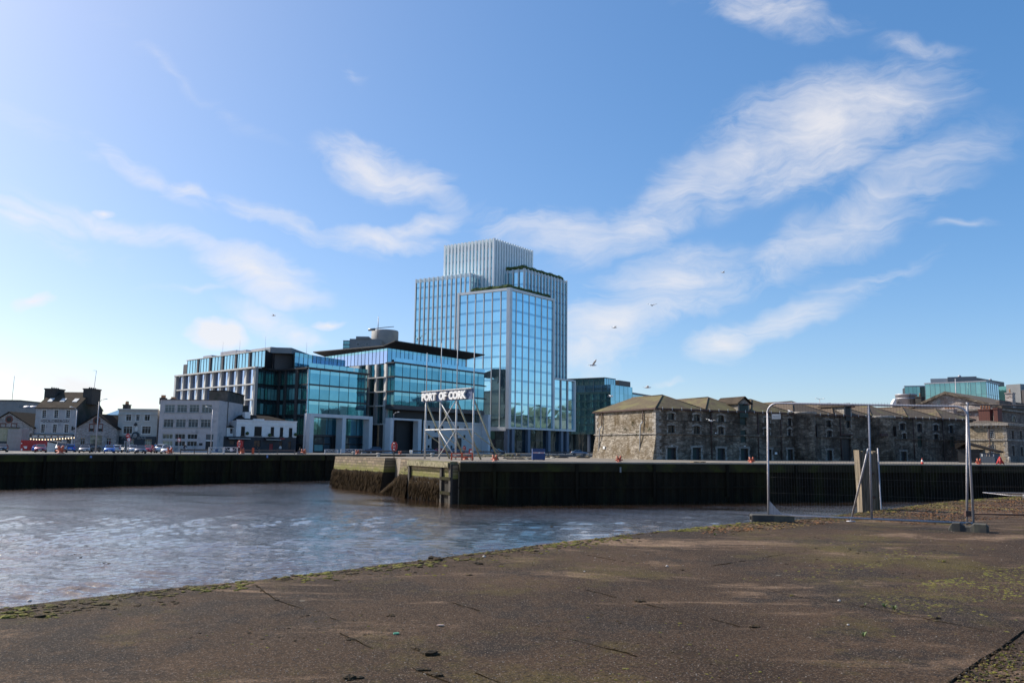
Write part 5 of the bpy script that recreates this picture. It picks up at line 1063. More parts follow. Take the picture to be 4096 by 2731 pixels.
# -- things at the left edge
fr=Fr(onY(-30,1700,240),onY(71,1700,240)); t=thing('grey_warehouse','big plain blue grey shed far behind at the left edge with a thin mast','building',fr.P(0,0,0)); z1=fr.st(*c('A',140,603))[1]; z2=fr.st(*c('A',400,712))[1]
MB().fb(fr,-30,fr.L,-20,0,0,z1).build('wall','grey_clad',t); MB().fb(fr,-30,fr.L+.2,-20.2,.2,z1+.003,z1+.35).build('coping','bronze_clad',t); MB().tube([fr.P(fr.L*.52,-2,z1),fr.P(fr.L*.53,-2,z1+7.5)],.07,5).build('mast','galv',t)
fr=Fr(onY(60,1700,236),onY(150,1700,236)); t=thing('low_grey_block','low blue grey block with two round roof fans behind the public house','building',fr.P(0,0,0)); z2=fr.st(*c('A',400,716))[1]; MB().fb(fr,0,fr.L,-16,0,0,z2).build('wall','grey_clad',t)
for (x0,x1) in ((315,395),(400,488)):
    a_=fr.st(*c('A',x0,700))[0]; b_=fr.st(*c('A',x1,700))[0]; zf=fr.st(*c('A',x0,668))[1]; MB().lathe(fr.P((a_+b_)/2,-4,z2+.003),[(1.8,0),(2.1,(zf-z2)*.5),(2.1,(zf-z2)*.6),(1.6,zf-z2)],12).build('roof_fan','galv',t)
# hoarding, red container, tented kiosk
fr=fry('A',112,1200,335,1200,168); z1=fr.st(*c('A',220,1040))[1]; MB().fb(fr,0,fr.L,-3,0,0,z1).build('xx','render_white') if False else None
t=thing('hoarding','tall off white hoarding panel at the left edge beside the red container','hoarding',fr.P(0,0,0)); MB().fb(fr,0,fr.L,-2.5,0,0,z1).build('panel','concrete',t)
f_=fry('A',-80,1200,108,1200,169); z2=f_.st(*c('A',60,1020))[1]; t=thing('site_hut','olive grey hut with dark green base cut by the left edge','hut',f_.P(0,0,0)); MB().fb(f_,0,f_.L,-4,0,1.9,z2).build('upper_wall','olive_steel',t); MB().fb(f_,0,f_.L,-4,0.02,0,1.897).build('lower_wall','navy_paint',t); MB().fb(f_,-.1,f_.L+.1,-4.1,.2,z2+.003,z2+.2).build('roof','bronze_clad',t)
fr=fry('A',322,1300,472,1300,163); z1=fr.st(*c('A',400,1215))[1]; t=thing('shipping_container','bright red shipping container with white trolley sign','container',fr.P(0,0,0)); m=MB().fb(fr,0,fr.L,-4.3,0,.1,z1); 
x=.15
while x<fr.L-.2: m.fb(fr,x,x+.1,.003,.05,.2,z1-.1); x+=.3
m.build('body','red_paint',t); e=fr.P(fr.L,0,0); fe=Fr(e,e+Vector((4.4,5.5,0))); MB().fb(fe,.01,fe.L*.75,-1.0,.0,.1,z1-.01).build('side_wall','red_paint',t)
for q in ((372,1310,430,1322),(385,1325,425,1345),(330,1345,355,1375),(332,1258,352,1272)): b=fr.w('A',*q); MB().fb(fr,b[0],b[1],.055,.09,b[2],b[3]).build('white_marking','letter_white',t)
fr=fry('A',740,1300,905,1300,158); z1=fr.st(*c('A',800,1250))[1]; z0=fr.st(*c('A',745,1228))[1]; t=thing('white_kiosk','white sided kiosk with sloping black roof in front of the public house','kiosk',fr.P(0,0,0)); MB().extr([fr.P(0,0,0),fr.P(fr.L,0,0),fr.P(fr.L,0,z1-.3),fr.P(0,0,z1+.1)],fr.n*-2.6).build('wall','white_paint',t); MB().extr([fr.P(-.5,.3,z1+.45),fr.P(fr.L+.9,.3,z1-.1),fr.P(fr.L+.9,.3,z1-.22),fr.P(-.5,.3,z1+.33)],fr.n*-3.2).build('roof','black',t)
# ------------------------------------------------------------------ lamp posts
def lamp(u,vb,vt,y,arm,name,label,two=False,h_=None,lean=0):
    P=onY(u,vb,y); P.z=0; z1=hz(P.x,P.y,vt); t=thing(name,label,'lamp post',P); MB().tube([P,P+Vector((0,0,z1*.5)),P+Vector((0,0,z1))],.13,8,r1=.07).build('pole','galv',t)
    for a_ in ([arm,-arm] if two else [arm]):
        e=P+Vector((a_,-.2,z1+(.5 if not two else .1))); MB().tube([P+Vector((0,0,z1-.1)),P+Vector((a_*.4,-.1,z1+(.35 if not two else .05))),e],.05,6).build('arm','galv',t)
        MB().lathe(e+Vector((0,0,-.02)),[(.1,-.04),(.28,-.03),(.3,.02),(.15,.1)],8).build('lamp_head','letter_white',t)
    return t
lamp(382,1802,1606,152,1.3,'street_lamp','tall street lamp with short raised arm before the stone gable shed')
lamp(296,1800,1638,160,-1.1,'street_lamp','curved street lamp on the right edge of the public house front')
lamp(842,1803,1637,160,-1.1,'street_lamp','slim curved street lamp before the mauve grey office block')
lamp(1219,1804,1650,196,.1,'street_lamp','slim dark grey street lamp between the white pub and the pale portal')
lamp(1571,1806,1655,215,1.2,'street_lamp','slim street lamp behind the red lifebuoy on the pier head')
P=onY(3286,1700,215); P.z=0; t=lamp(3286,1800,1595,215,1.0,'street_lamp','twin armed lamp rising behind the warehouse roofs',two=True)
P=onY(376,1552,185.5); z1=hz(P.x,P.y,1482); t=thing('aerial_mast','thin aerial mast with short side arm on the right chimney of the public house','aerial',P+Vector((0,0,-.6))); MB().tube([P+Vector((0,0,-.6)),Vector((P.x+.25,P.y,z1))],.05,5).build('pole','galv',t); MB().tube([Vector((P.x+.25,P.y,z1)),Vector((P.x-.6,P.y,z1+.05))],.04,5).build('side_arm','galv',t)
# ------------------------------------------------------------------ signs
mat('sign_grey',(.3,.31,.33),rough=.6)
def round_sign(u,v,y,r_,label,kind='bar'):
    P=onY(u,v,y); t=thing('road_sign',label,'road sign',Vector((P.x,P.y,0))); MB().tube([(P.x,P.y,0),(P.x,P.y,P.z+r_)],.04,6).build('pole','galv',t)
    MB().lathe(P+Vector((0,-.05,0)),[(r_,0),(r_,.03)],16,axis=(0,-1,0),smooth=False).build('disc','red_paint',t)
    if kind=='bar': MB().bx(P.x-r_*.6,P.x+r_*.6,P.y-.1,P.y-.085,P.z-r_*.15,P.z+r_*.15).build('white_bar','letter_white',t)
    else:
        MB().lathe(P+Vector((0,-.085,0)),[(r_*.7,0),(r_*.7,.01)],16,axis=(0,-1,0),smooth=False).build('white_centre','letter_white',t); MB().box(P+Vector((-r_*.5,-.105,-r_*.45)),(r_,0,r_*.9),(0,-.006,0),(0,0,r_*.16)).build('slash','red_paint',t)
round_sign(*c('B',278,1085),160,.42,'round red sign with white bar over the navy shopfront'); round_sign(*c('B',297,1152),158,.42,'round red ringed white no turn sign below the barred one','ring')
round_sign(*c('B',1197,1158),165,.38,'small red ringed road sign before the ground floor windows of the mauve office','ring')
# bus shelter like frame
fr=fry('B',208,1280,290,1280,156); z1=fr.st(*c('B',240,1195))[1]; t=thing('pay_shelter','small pale framed ticket shelter before the bar','shelter',fr.P(0,0,0)); m=MB()
for s_ in (0,fr.L*.55,fr.L): m.fb(fr,s_,s_+.12,-.12,0,0,z1)
m.fb(fr,-.05,fr.L+.17,-.9,.05,z1+.003,z1+.14); m.build('frame','galv',t); MB().fb(fr,.125,fr.L*.55-.01,-.08,-.05,.2,z1-.1).build('glazing','pane_blue',t)
# ------------------------------------------------------------------ railings on the left quay
mat('rail_white',(.52,.53,.55),(.4,.4,.42),sc=2,rough=.6)
def rail_panel(u0,u1,bk,hh,label,m_='rail_white',kk=3):
    A=on_quay(fl,u0,bk); B=on_quay(fl,u1,bk); fr=Fr(A,B); t=thing('railing',label,'railing',A); MB().fb(fr,0,fr.L,-.06,.06,hh-.12,hh).build('top_rail',m_,t); MB().fb(fr,0,fr.L,-.05,.05,hh*.45,hh*.45+.1).build('lower_rail',m_,t)
    for q in (0,fr.L-.14): MB().fb(fr,q,q+.14,-.07,.07,0,hh-.12).build('post',m_,t)
    m=MB()
    for i in range(kk*2):
        a_=fr.L*i/(kk*2); b_=fr.L*(i+1)/(kk*2); z=(hh*.5,hh-.15) if i%2==0 else (hh-.15,hh*.5); m.tube([fr.P(a_,0,z[0]),fr.P(b_,0,z[1])],.05,4)
    m.build('lattice',m_,t); return t,fr
t,fr=rail_panel(834,894,3.5,1.25,'white lattice railing with a blue panel before the pub'); MB().fb(fr,fr.L*.42,fr.L*.6,.08,.12,.35,.95).build('blue_panel','sign_blue',t)
t,fr=rail_panel(895,950,3.5,1.3,'white lattice railing next to the red lifebuoy post'); MB().fb(fr,fr.L*.42,fr.L*.6,.08,.12,.5,1.1).build('white_panel','letter_white',t)
rail_panel(1298,1352,4.5,1.0,'grey lattice railing before the pale portal frame','rail_white'); rail_panel(1362,1448,4.5,1.1,'long pale panel railing between portal and dark parked car','rail_white',5)
def low_rail(u0,u1,bk,label,m_='bronze_clad'):
    A=on_quay(fl,u0,bk); B=on_quay(fl,u1,bk); fr=Fr(A,B); t=thing('guard_rail',label,'guard rail',A); MB().fb(fr,0,fr.L,-.05,.05,.55,.85).build('rail',m_,t); n_=max(2,int(fr.L/4))
    for i in range(n_+1): MB().fb(fr,fr.L*i/n_-.06,fr.L*i/n_+.06,-.16,-.051,0,.95).build('post',m_,t)
low_rail(723,832,5,'low dark guard rail on the quay before the cyclist'); low_rail(962,1180,4.5,'low dark guard rail in front of the white pub'); low_rail(1440,1700,4.0,'low dark guard rail beyond the pier head'); low_rail(1700,2020,5,'low dark guard rail seen through and right of the gantry'); low_rail(2195,2420,5.0,'low dark guard rail on the quay right of the blue bin')
for x,lb in ((724,'short orange post before the pub'),(1657,'yellow striped barrier board near the portal')):
    P=on_quay(fl,*( (850+x/4.48,3.5) )) ; tag(MB().bx(P.x-.2,P.x+.2,P.y-.08,P.y+.08,0,1.2 if x==724 else .9).bx(P.x-.26,P.x+.26,P.y-.12,P.y+.12,0,.1).build('marker_post','orange_paint' if x==724 else 'pot',org=P),lb,'post')
# ------------------------------------------------------------------ cars
mat('tyre',(.015,.015,.015),rough=.85); mat('alloy',(.35,.36,.37),rough=.35,metal=.8); mat('car_glass',(.02,.025,.03),rough=.04,spec=.9); mat('lens',(.75,.78,.8),rough=.1); mat('tail_red',(.45,.02,.02),rough=.3); mat('plate',(.75,.75,.72),rough=.6); mat('trim',(.02,.02,.02),rough=.6)
def paint(n,c_): return mat(n,c_,rough=.28,metal=.35,coat=.8)
PAINT={'red':(.28,.025,.06),'slate':(.085,.085,.10),'silver':(.40,.41,.43),'greymet':(.20,.185,.19),'blue':(.03,.14,.48),'dark':(.045,.05,.085),'white':(.62,.63,.66),'black':(.012,.012,.016),'navy':(.03,.05,.10),'scarlet':(.50,.02,.03),'steel':(.16,.20,.26)}
for k_,v_ in PAINT.items(): paint('car_'+k_,v_)
# profile: rows of (x, z) from rear to front for the body and for the roof line
BODY={'saloon':dict(L=4.65,W=1.80,H=1.44,belt=[(-2.3,.55),(-2.28,.92),(-1.75,1.0),(-1.2,.98),(0,.95),(.95,.93),(1.6,.86),(2.15,.72),(2.32,.52)],roof=[(-1.75,1.0),(-1.05,1.36),(-.5,1.44),(.15,1.42),(.95,.94)]),
 'hatch':dict(L=4.1,W=1.76,H=1.47,belt=[(-2.02,.5),(-2.03,.95),(-1.85,1.0),(-1.0,.98),(0,.96),(.8,.95),(1.4,.88),(1.9,.74),(2.05,.52)],roof=[(-1.95,1.0),(-1.55,1.38),(-.7,1.47),(.0,1.45),(.85,.96)]),
 'suv':dict(L=4.5,W=1.85,H=1.68,belt=[(-2.22,.6),(-2.25,1.1),(-2.1,1.15),(-1.0,1.12),(0,1.1),(.85,1.1),(1.5,1.04),(2.1,.92),(2.25,.62)],roof=[(-2.15,1.15),(-1.8,1.56),(-.8,1.68),(.05,1.66),(.85,1.1)])}
def make_car(kind,col,label):
    B=BODY[kind]; W=B['W']/2; t=thing('parked_car',label,'car'); be=B['belt']; ro=B['roof']; m=MB(); m.smooth=False; zb=.26 if kind!='suv' else .34
    def sect(x,z,w,zlow):   # half widths narrowing upwards
        return [(x,-w*.93,zlow),(x,-w,zlow+.12),(x,-w,z-.22),(x,-w*.90,z),(x,w*.90,z),(x,w,z-.22),(x,w,zlow+.12),(x,w*.93,zlow)]
    S=[]
    n=len(be)
    for i,(x,z) in enumerate(be):
        w=W*(.90 if i in (0,n-1) else .965 if i in (1,n-2) else 1); S.append(sect(x,max(z,zb+.24),w,zb+(.06 if i in (0,n-1) else 0)))
    k=len(m.v)
    for s_ in S: m.v+=[Vector(p) for p in s_]
    m.smooth=True
    for i in range(n-1):
        for j in range(8): j2=(j+1)%8; m.face((k+i*8+j,k+i*8+j2,k+(i+1)*8+j2,k+(i+1)*8+j))
    m.smooth=False; m.face(tuple(range(k+7,k-1,-1))); m.face(tuple(range(k+(n-1)*8,k+n*8)))
    # cabin
    k=len(m.v); nr=len(ro); zr=max(z for _,z in ro)
    zbelt=lambda x: next((z0+(z1-z0)*(x-x0)/(x1-x0) for (x0,z0),(x1,z1) in zip(be,be[1:]) if x0<=x<=x1),.9)
    for (x,z) in ro:
        f=(z-.95)/(zr-.95); wt=W*(.90-.2*max(0,f)); m.v+=[Vector((x,-wt,z)),Vector((x,wt,z)),Vector((x,-W*.90,zbelt(x)-.03)),Vector((x,W*.90,zbelt(x)-.03))]
    for i in range(nr-1):
        a=k+i*4; m.face((a,a+1,a+5,a+4)); m.face((a,a+4,a+6,a+2)); m.face((a+1,a+3,a+7,a+5))
    for sd in (-1,1):                                   # wheel arches' dark edge is part of the wheels; mirrors on the body
        m.bx(.72,.86,sd*(W+.0)-.02 if sd>0 else -W-.16,W+.16 if sd>0 else -W+.02,.98,1.1)
    bo=m.build('body',col,t)
    def glass_q(pts,nm): q=MB(); q.poly(pts); return q.build(nm,'car_glass',t,fixn=False)
    # windscreen and rear window, raised 8 mm off the cabin
    def on(i,sx_): x,z=ro[i]; f=(z-.95)/(zr-.95); return Vector((x,sx_*W*(.90-.2*max(0,f))*.93,z))
    def lift(a,b,nx): 
        P=[on(a,-1),on(a,1),on(b,1),on(b,-1)]; ce=sum(P,Vector())/4; n_=(P[1]-P[0]).cross(P[2]-P[0]).normalized(); n_=n_ if n_.x*nx>0 else -n_
        return [ce+(p-ce)*.9+n_*.012 for p in P]
    glass_q(lift(nr-2,nr-1,1),'windscreen'); glass_q(lift(0,1,-1),'rear_window')
    for sd in (-1,1):
        top=[]; 
        lo=[]
        for i,(x,z) in enumerate(ro):
            f=(z-.95)/(zr-.95); top.append(Vector((x,sd*(W*(.90-.2*max(0,f))+.012),z)))
        def atx(x,fr_):     # point on the cabin side
            for (p,q) in zip(top,top[1:]):
                if p.x<=x<=q.x: tt=(x-p.x)/(q.x-p.x); T=p.lerp(q,tt); Bq=Vector((x,sd*(W*.90+.012),zbelt(x)-.03)); return Bq.lerp(T,fr_)
            return None
        x0=ro[0][0]+.35; x1=ro[-1][0]-.28; xm=-.25
        for a,b in ((x0,xm-.04),(xm+.04,x1)):
            P=[atx(a+(b-a)*j/3,.16) for j in range(4)]+[atx(a+(b-a)*j/3,.84) for j in (3,2,1,0)]; P=[p for p in P if p is not None]
            if len(P)>3: glass_q(P,'side_window')
    r=.31 if kind!='suv' else .35
    for x in (-B['L']*.29,B['L']*.305):
        for sd in (-1,1):
            w_=MB(); w_.lathe((x,sd*(W-.20),r),[(r*.6,-.0),(r,.02),(r,.20),(r*.68,.215)],14,axis=(0,sd,0)); wo=w_.build('wheel','tyre',t)
            MB().lathe((x,sd*(W-.19),r),[(r*.66,.2),(r*.62,.215),(r*.15,.19)],10,axis=(0,sd,0)).build('rim','alloy',wo)
    xf=be[-1][0]; xb=be[0][0]
    for sd in (-1,1):
        MB().box((xf-.22,sd*W*.60,be[-2][1]-.16),(.17,0,-.03),(0,sd*W*.30,0),(-.05,0,.13)).build('headlight','lens',t); MB().box((xb-.015,sd*W*.62,.72),(.05,0,0),(0,sd*W*.25,0),(0,0,.18)).build('tail_light','tail_red',t)
    MB().bx(xf-.06,xf+.012,-W*.5,W*.5,.38,.56).build('grille','trim',t); MB().bx(xf+.013,xf+.02,-.26,.26,.42,.53).build('number_plate','plate',t); MB().bx(xb-.02,xb-.01,-.26,.26,.55,.66).build('number_plate','plate',t)
    return t
protos={}
def car(kind,col,u,v,y,ang,label,group='cars parked along the far quay'):
    if (kind,col) in protos: t=copy_tree(protos[(kind,col)])
    else: t=make_car(kind,'car_'+col,label); protos[(kind,col)]=t
    x=xat(u,y,0); t.location=(x,y,0); t.rotation_euler=(0,0,R(ang)); t['label']=label; t['group']=group; return t
A_=-64
car('hatch','black',6,1808,146,A_,'black hatchback cut by the left edge of the photo')
car('hatch','red',162,1811,146,A_,'crimson hatchback right of the red container'); car('suv','slate',244,1811,146,A_,'dark grey off roader behind the left orange bollard')
car('saloon','greymet',338,1811,146,A_,'metallic grey saloon between the off roader and the blue hatchback'); car('hatch','blue',437,1811,146,A_,'bright blue hatchback before the stone gable shed')
car('saloon','dark',560,1811,146,A_,'dark blue saloon before the bar'); car('saloon','white',664,1811,148,A_,'white saloon before the mauve grey office block')
B_='cars parked behind the quayside row'
car('hatch','blue',157,1800,160,100,'blue car roof showing above the crimson hatchback',B_).scale=(.9,.9,.9); car('hatch','blue',282,1803,158,115,'blue hatchback half hidden behind the off roader',B_)
car('hatch','silver',479,1803,158,95,'silver white car behind the blue hatchback',B_); car('hatch','white',531,1803,158,-60,'white car half hidden behind the dark saloon',B_); car('hatch','scarlet',594,1803,158,-80,'scarlet hatchback right of the dark saloon',B_)
car('suv','white',655,1802,160,90,'white off roader behind the white saloon',B_); car('suv','black',366,1802,160,90,'dark car behind the metallic grey saloon',B_)
D_='cars on the road before the glass offices'
car('suv','navy',1494,1809,212,178,'dark teal car between the pale portals',D_); car('saloon','silver',1722,1810,222,5,'silver car seen through the gantry poles',D_); car('hatch','scarlet',1768,1811,223,0,'dark red car seen through the gantry poles',D_); car('hatch','steel',1826,1811,224,8,'blue grey car behind the third gantry pole',D_)
car('hatch','steel',1993,1811,236,-15,'pale blue hatchback before the tower podium',D_); car('saloon','steel',2317,1815,228,4,'grey blue saloon left of the stone warehouse',D_)
# ------------------------------------------------------------------ people
mat('skin',(.5,.32,.24),rough=.6); mat('cloth_black',(.02,.02,.022),rough=.9); mat('cloth_blue',(.10,.28,.55),rough=.9); mat('cloth_navy',(.03,.04,.09),rough=.9); mat('cloth_pale',(.55,.52,.5),rough=.9); mat('hair',(.05,.03,.02),rough=.8)
def person(P,rz,J,label,cloth,legs,s_=1.0,headm='hair'):
    # J: joints (front/back f, side, up) -> one skinned body
    E=[('pel','che'),('che','nek'),('nek','hea'),('che','shl'),('shl','ell'),('ell','hal'),('che','shr'),('shr','elr'),('elr','har'),('pel','hil'),('hil','knl'),('knl','anl'),('anl','tol'),('pel','hir'),('hir','knr'),('knr','anr'),('anr','tor')]
    rad=dict(pel=.15,che=.17,nek=.055,hea=.105,shl=.075,shr=.075,ell=.048,elr=.048,hal=.035,har=.035,hil=.10,hir=.10,knl=.06,knr=.06,anl=.042,anr=.042,tol=.035,tor=.035)
    nm=list(rad); me=bpy.data.meshes.new('person'); me.from_pydata([Vector(J[n_])*s_ for n_ in nm],[(nm.index(a),nm.index(b)) for a,b in E],[]); o=bpy.data.objects.new('person',me); COL.objects.link(o)
    md_=o.modifiers.new('Skin','SKIN'); 
    if not me.skin_vertices: me.skin_vertices.new() if hasattr(me.skin_vertices,'new') else None
    sk=me.skin_vertices[0].data
    for i,n_ in enumerate(nm): sk[i].radius=(rad[n_]*s_,rad[n_]*s_); sk[i].use_root=(n_=='pel')
    sb=o.modifiers.new('Sub','SUBSURF'); sb.levels=1; sb.render_levels=1
    dg=bpy.context.evaluated_depsgraph_get(); bpy.context.view_layer.update(); m2=bpy.data.meshes.new_from_object(o.evaluated_get(bpy.context.evaluated_depsgraph_get())); COL.objects.unlink(o); bpy.data.objects.remove(o)
    m2.materials.clear(); 
    for q in (cloth,legs,'skin',headm): m2.materials.append(MATS[q])
    hz_=J['nek'][2]*s_; pz=J['pel'][2]*s_
    for p in m2.polygons:
        z=p.center.z; p.use_smooth=True; p.material_index=2 if z>hz_ else (1 if z<pz-.02 or (J['knl'][2]*s_+.08>z) else 0)
    b=bpy.data.objects.new('person',m2); COL.objects.link(b); b.location=P; b.rotation_euler=(0,0,rz); ORG[b.name]=Vector((0,0,0))
    h=Vector(J['hea'])*s_; q=MB(); q.smooth=True; q.blob(h+Vector((-.025,0,.035)),.112,.108,.115,8,4,0); hh=q.build('hair',headm); hh.parent=b
    return tag(b,label,'person')
ST=dict(pel=(0,0,.95),che=(.02,0,1.32),nek=(.02,0,1.52),hea=(.04,0,1.66),shl=(.02,.19,1.42),shr=(.02,-.19,1.42),ell=(0,.25,1.14),elr=(0,-.25,1.14),hal=(.1,.24,.9),har=(.1,-.24,.9),hil=(0,.1,.9),hir=(0,-.1,.9),knl=(.12,.1,.5),knr=(-.05,-.1,.5),anl=(.08,.1,.08),anr=(-.25,-.1,.12),tol=(.24,.1,.04),tor=(-.12,-.1,.04))
P=onY(621,1799,168); P.z=0; person(P,R(-100),ST,'person in a bright blue jacket walking right of the scarlet car','cloth_blue','cloth_navy',1.05)
P=onY(1121,1799,187); P.z=0; person(P,R(-80),ST,'person in pale top standing at the pub wall right of the second red door','cloth_pale','cloth_navy',1.0)
SI=dict(pel=(0,0,.5),che=(.05,0,.87),nek=(.06,0,1.07),hea=(.09,0,1.21),shl=(.05,.19,.98),shr=(.05,-.19,.98),ell=(.12,.24,.72),elr=(.12,-.24,.72),hal=(.35,.15,.7),har=(.35,-.15,.7),hil=(.05,.1,.5),hir=(.05,-.1,.5),knl=(.48,.1,.5),knr=(.48,-.12,.5),anl=(.45,.1,.08),anr=(.5,-.12,.08),tol=(.62,.1,.04),tor=(.66,-.12,.04))
P=onY(1029,1799,185.0); P.z=0; person(P,R(-60),SI,'person in black seated on a bench before the wide pub window','cloth_black','cloth_black'); tag(MB().bx(P.x-1.3,P.x+1.3,P.y-.05,P.y+.4,.34,.42).bx(P.x-1.2,P.x-1.1,P.y,P.y+.3,0,.34).bx(P.x+1.1,P.x+1.2,P.y,P.y+.3,0,.34).build('bench','timber',org=P),'dark bench at the pub wall under the seated person','bench')
P=on_quay(fl,1200,.9); person(P,R(-120),SI,'person in dark clothes sitting at the quay edge left of an orange bollard','cloth_black','cloth_navy',1.0); tag(MB().bx(P.x-.5,P.x+.5,P.y-.3,P.y+.3,0,.36).build('quay_block','coping',org=P),'low stone block under the person sitting on the quay','block')
# cyclist riding right
P=onY(737,1801.5,171); P.z=0
CY=dict(pel=(-.18,0,1.0),che=(.12,0,1.35),nek=(.2,0,1.5),hea=(.28,0,1.63),shl=(.14,.18,1.42),shr=(.14,-.18,1.42),ell=(.3,.2,1.2),elr=(.3,-.2,1.2),hal=(.5,.18,1.08),har=(.5,-.18,1.08),hil=(-.14,.1,.97),hir=(-.14,-.1,.97),knl=(.2,.11,.75),knr=(.12,-.11,.58),anl=(.05,.12,.4),anr=(-.02,-.12,.2),tol=(.17,.12,.36),tor=(.12,-.12,.16))
cy=person(P,R(-2),CY,'person riding a bicycle in black jacket and white cap before the mauve office','cloth_black','cloth_navy',1.05,'cloth_pale')
t=thing('bicycle','pale bicycle under the rider before the mauve grey office','bicycle',P); m=MB()
for x in (-.53,.53):
    w_=MB()
    for k in range(14): a_=6.283*k/14; b_=6.283*(k+1)/14; w_.tube([P+Vector((x+.33*math.cos(a_),0,.34+.33*math.sin(a_))),P+Vector((x+.33*math.cos(b_),0,.34+.33*math.sin(b_)))],.025,4)
    wo=w_.build('wheel','tyre',t); w_=MB()
    for k in range(5): a_=3.1416*k/5; d_=Vector((.31*math.cos(a_),0,.31*math.sin(a_))); w_.tube([P+Vector((x,0,.34))-d_,P+Vector((x,0,.34))+d_],.005,3)
    w_.build('spokes','galv',wo)
for a_,b_ in (((-.53,.34),(-.08,.3)),((-.08,.3),(-.2,.9)),((-.2,.82),(.38,.88)),((-.08,.3),(.4,.8)),((.53,.34),(.36,1.0)),((-.53,.34),(-.2,.82))): m.tube([P+Vector((a_[0],0,a_[1])),P+Vector((b_[0],0,b_[1]))],.025,5)
m.build('frame','letter_white',t); MB().tube([P+Vector((.45,-.26,1.05)),P+Vector((.36,0,1.02)),P+Vector((.45,.26,1.05))],.02,5).build('handlebar','black',t); MB().bx(P.x-.32,P.x-.08,P.y-.07,P.y+.07,.9,.95).build('saddle','black',t)
# ------------------------------------------------------------------ curtain walling helper
def curtain(pool,root,fr,s0,s1,zs,cols,gm,mm,n=0.0,band=None,bandh=.55,mw=.06,slabm=None,slabh=.3,jit=.006,topband=None,topm='glass_band',mdep=.08,alt=None,altp=.3):
    """window panes bay by bay and storey by storey, mullions and floor strips proud of them"""
    ms=MB()
    for j in range(len(zs)-1):
        z0,z1=zs[j],zs[j+1]; lo=z0+(slabh/2 if slabm else 0); hi=z1-(slabh/2 if slabm else 0)
        for i in range(cols):
            a=s0+(s1-s0)*i/cols; b=s0+(s1-s0)*(i+1)/cols; m=MB(); zb_=lo
            if band:
                q=MB().fq(fr,a+mw/2,b-mw/2,n+.01,lo,lo+bandh,jit); pool.add('spandrel',q,band); zb_=lo+bandh
            zt_=hi
            if topband: q=MB().fq(fr,a+mw/2,b-mw/2,n+.012,hi-topband,hi,jit); pool.add('ceiling_strip',q,topm); zt_=hi-topband
            m.fq(fr,a+mw/2,b-mw/2,n,zb_,zt_,jit); pool.add('window',m,alt if alt and random.random()<altp else gm)
        for i in range(cols+1): a=s0+(s1-s0)*i/cols; ms.fb(fr,a-mw/2,a+mw/2,n-.05,n+mdep,lo,hi)
    [ms.fb(fr,s0,s1,n-.045,n+mdep*.7,z_,z_+.05) for j in range(len(zs)-1) for z_ in (zs[j]+(slabh/2 if slabm else 0),)]; [ms.fb(fr,s0+.001,s0+.03,n-.04,n+.01,zs[0],zs[-1])]
    ms.build('mullions',mm,root,fixn=False)
    if slabm:
        for z in zs: MB().fb(fr,s0-.05,s1+.05,n-.05,n+.16,z-slabh/2,z+slabh/2).build('floor_edge',slabm,root)
def pts2(*a): return [Vector((x,y,0)) for x,y in a]
# ================================================================== glass office with white grid (left)
W0=(-99.5,243.7); W1=(-66.3,213.0); NV=(-62.9,221.8); C2=(-52.7,213.0); E2=(-40.3,229.8)
t=thing('office_building','left glass office block with white gridded side wall, dark notch and pale portal frame','office building',(W1[0],W1[1],0)); po=Pool(t)
fW=Fr(W0,W1); fN=Fr(W1,NV); fM=Fr(NV,C2); fC=Fr(C2,E2)
zt=hz(W1[0],W1[1],c('D',1275,695)[1]); fz=[zt]; 
for y in (750,912,1070): fz.append(fC.st(1232,1250+y/2.614)[1])
zs=[fz[3]-5.2,fz[3],fz[2],fz[1],fz[0]-.35]; print('officeA floors',[round(z,1) for z in zs])
def inset(fr,d): return -fr.n*d
core=[Vector((W0[0],W0[1],0))+Vector((.9,.9,0)),Vector((W1[0],W1[1],0))+Vector((0.0,1.1,0)),Vector((NV[0],NV[1],0))+Vector((-.1,1.2,0)),Vector((C2[0],C2[1],0))+Vector((0,1.1,0)),Vector((E2[0],E2[1],0))+Vector((-.9,.5,0)),Vector((-52,246,0)),Vector((-80,268,0))]
MB().prism([(p.x,p.y) for p in core],0,zt-.4).build('core','black',t)
MB().prism([(p.x,p.y) for p in core],zt-.39,zt-.1).build('terrace_slab','bronze_clad',t)
# side wall: deep fins in a shade-darkened white over lilac glass
nb=10; L_=fW.L; zz=[zs[0]-4.2]+zs
def grid_side(root,pool,fr,edges,zz_,gm,dp=.55,fw=.2,gf=.5):
    for a,b in zip(edges,edges[1:]):
        g_=a+fw+(b-a-2*fw)*gf
        for z0,z1 in zip(zz_,zz_[1:]):
            pool.add('window',MB().fq(fr,a+fw,g_,-dp,z0+.2,z1-.2,.01),gm)
        MB().extr([fr.P(g_,-dp-.05,zz_[0]),fr.P(b-fw,-dp-.05,zz_[0]),fr.P(b-fw,0,zz_[0]),fr.P(g_,-dp+.02,zz_[0])],(0,0,zz_[-1]-zz_[0])).build('splayed_reveal','white_frame',root)
    for a in edges: MB().fb(fr,a-fw,a+fw,-dp,.12,zz_[0],zz_[-1]).build('fin','fin_shaded',root)
    for z in zz_[:-1]: MB().fb(fr,edges[0],edges[-1],-dp-.02,.16,z-.17,z+.17).build('floor_band','white_frame',root)
mat('fin_shaded',(.30,.29,.28),(.26,.25,.24),sc=.5,rough=.6)  # white frame colour darkened: shade on the fins put into the colour
grid_side(t,po,fW,[1.0+(L_-1.0)*i/nb for i in range(nb+1)],zz,'glass_lilac')
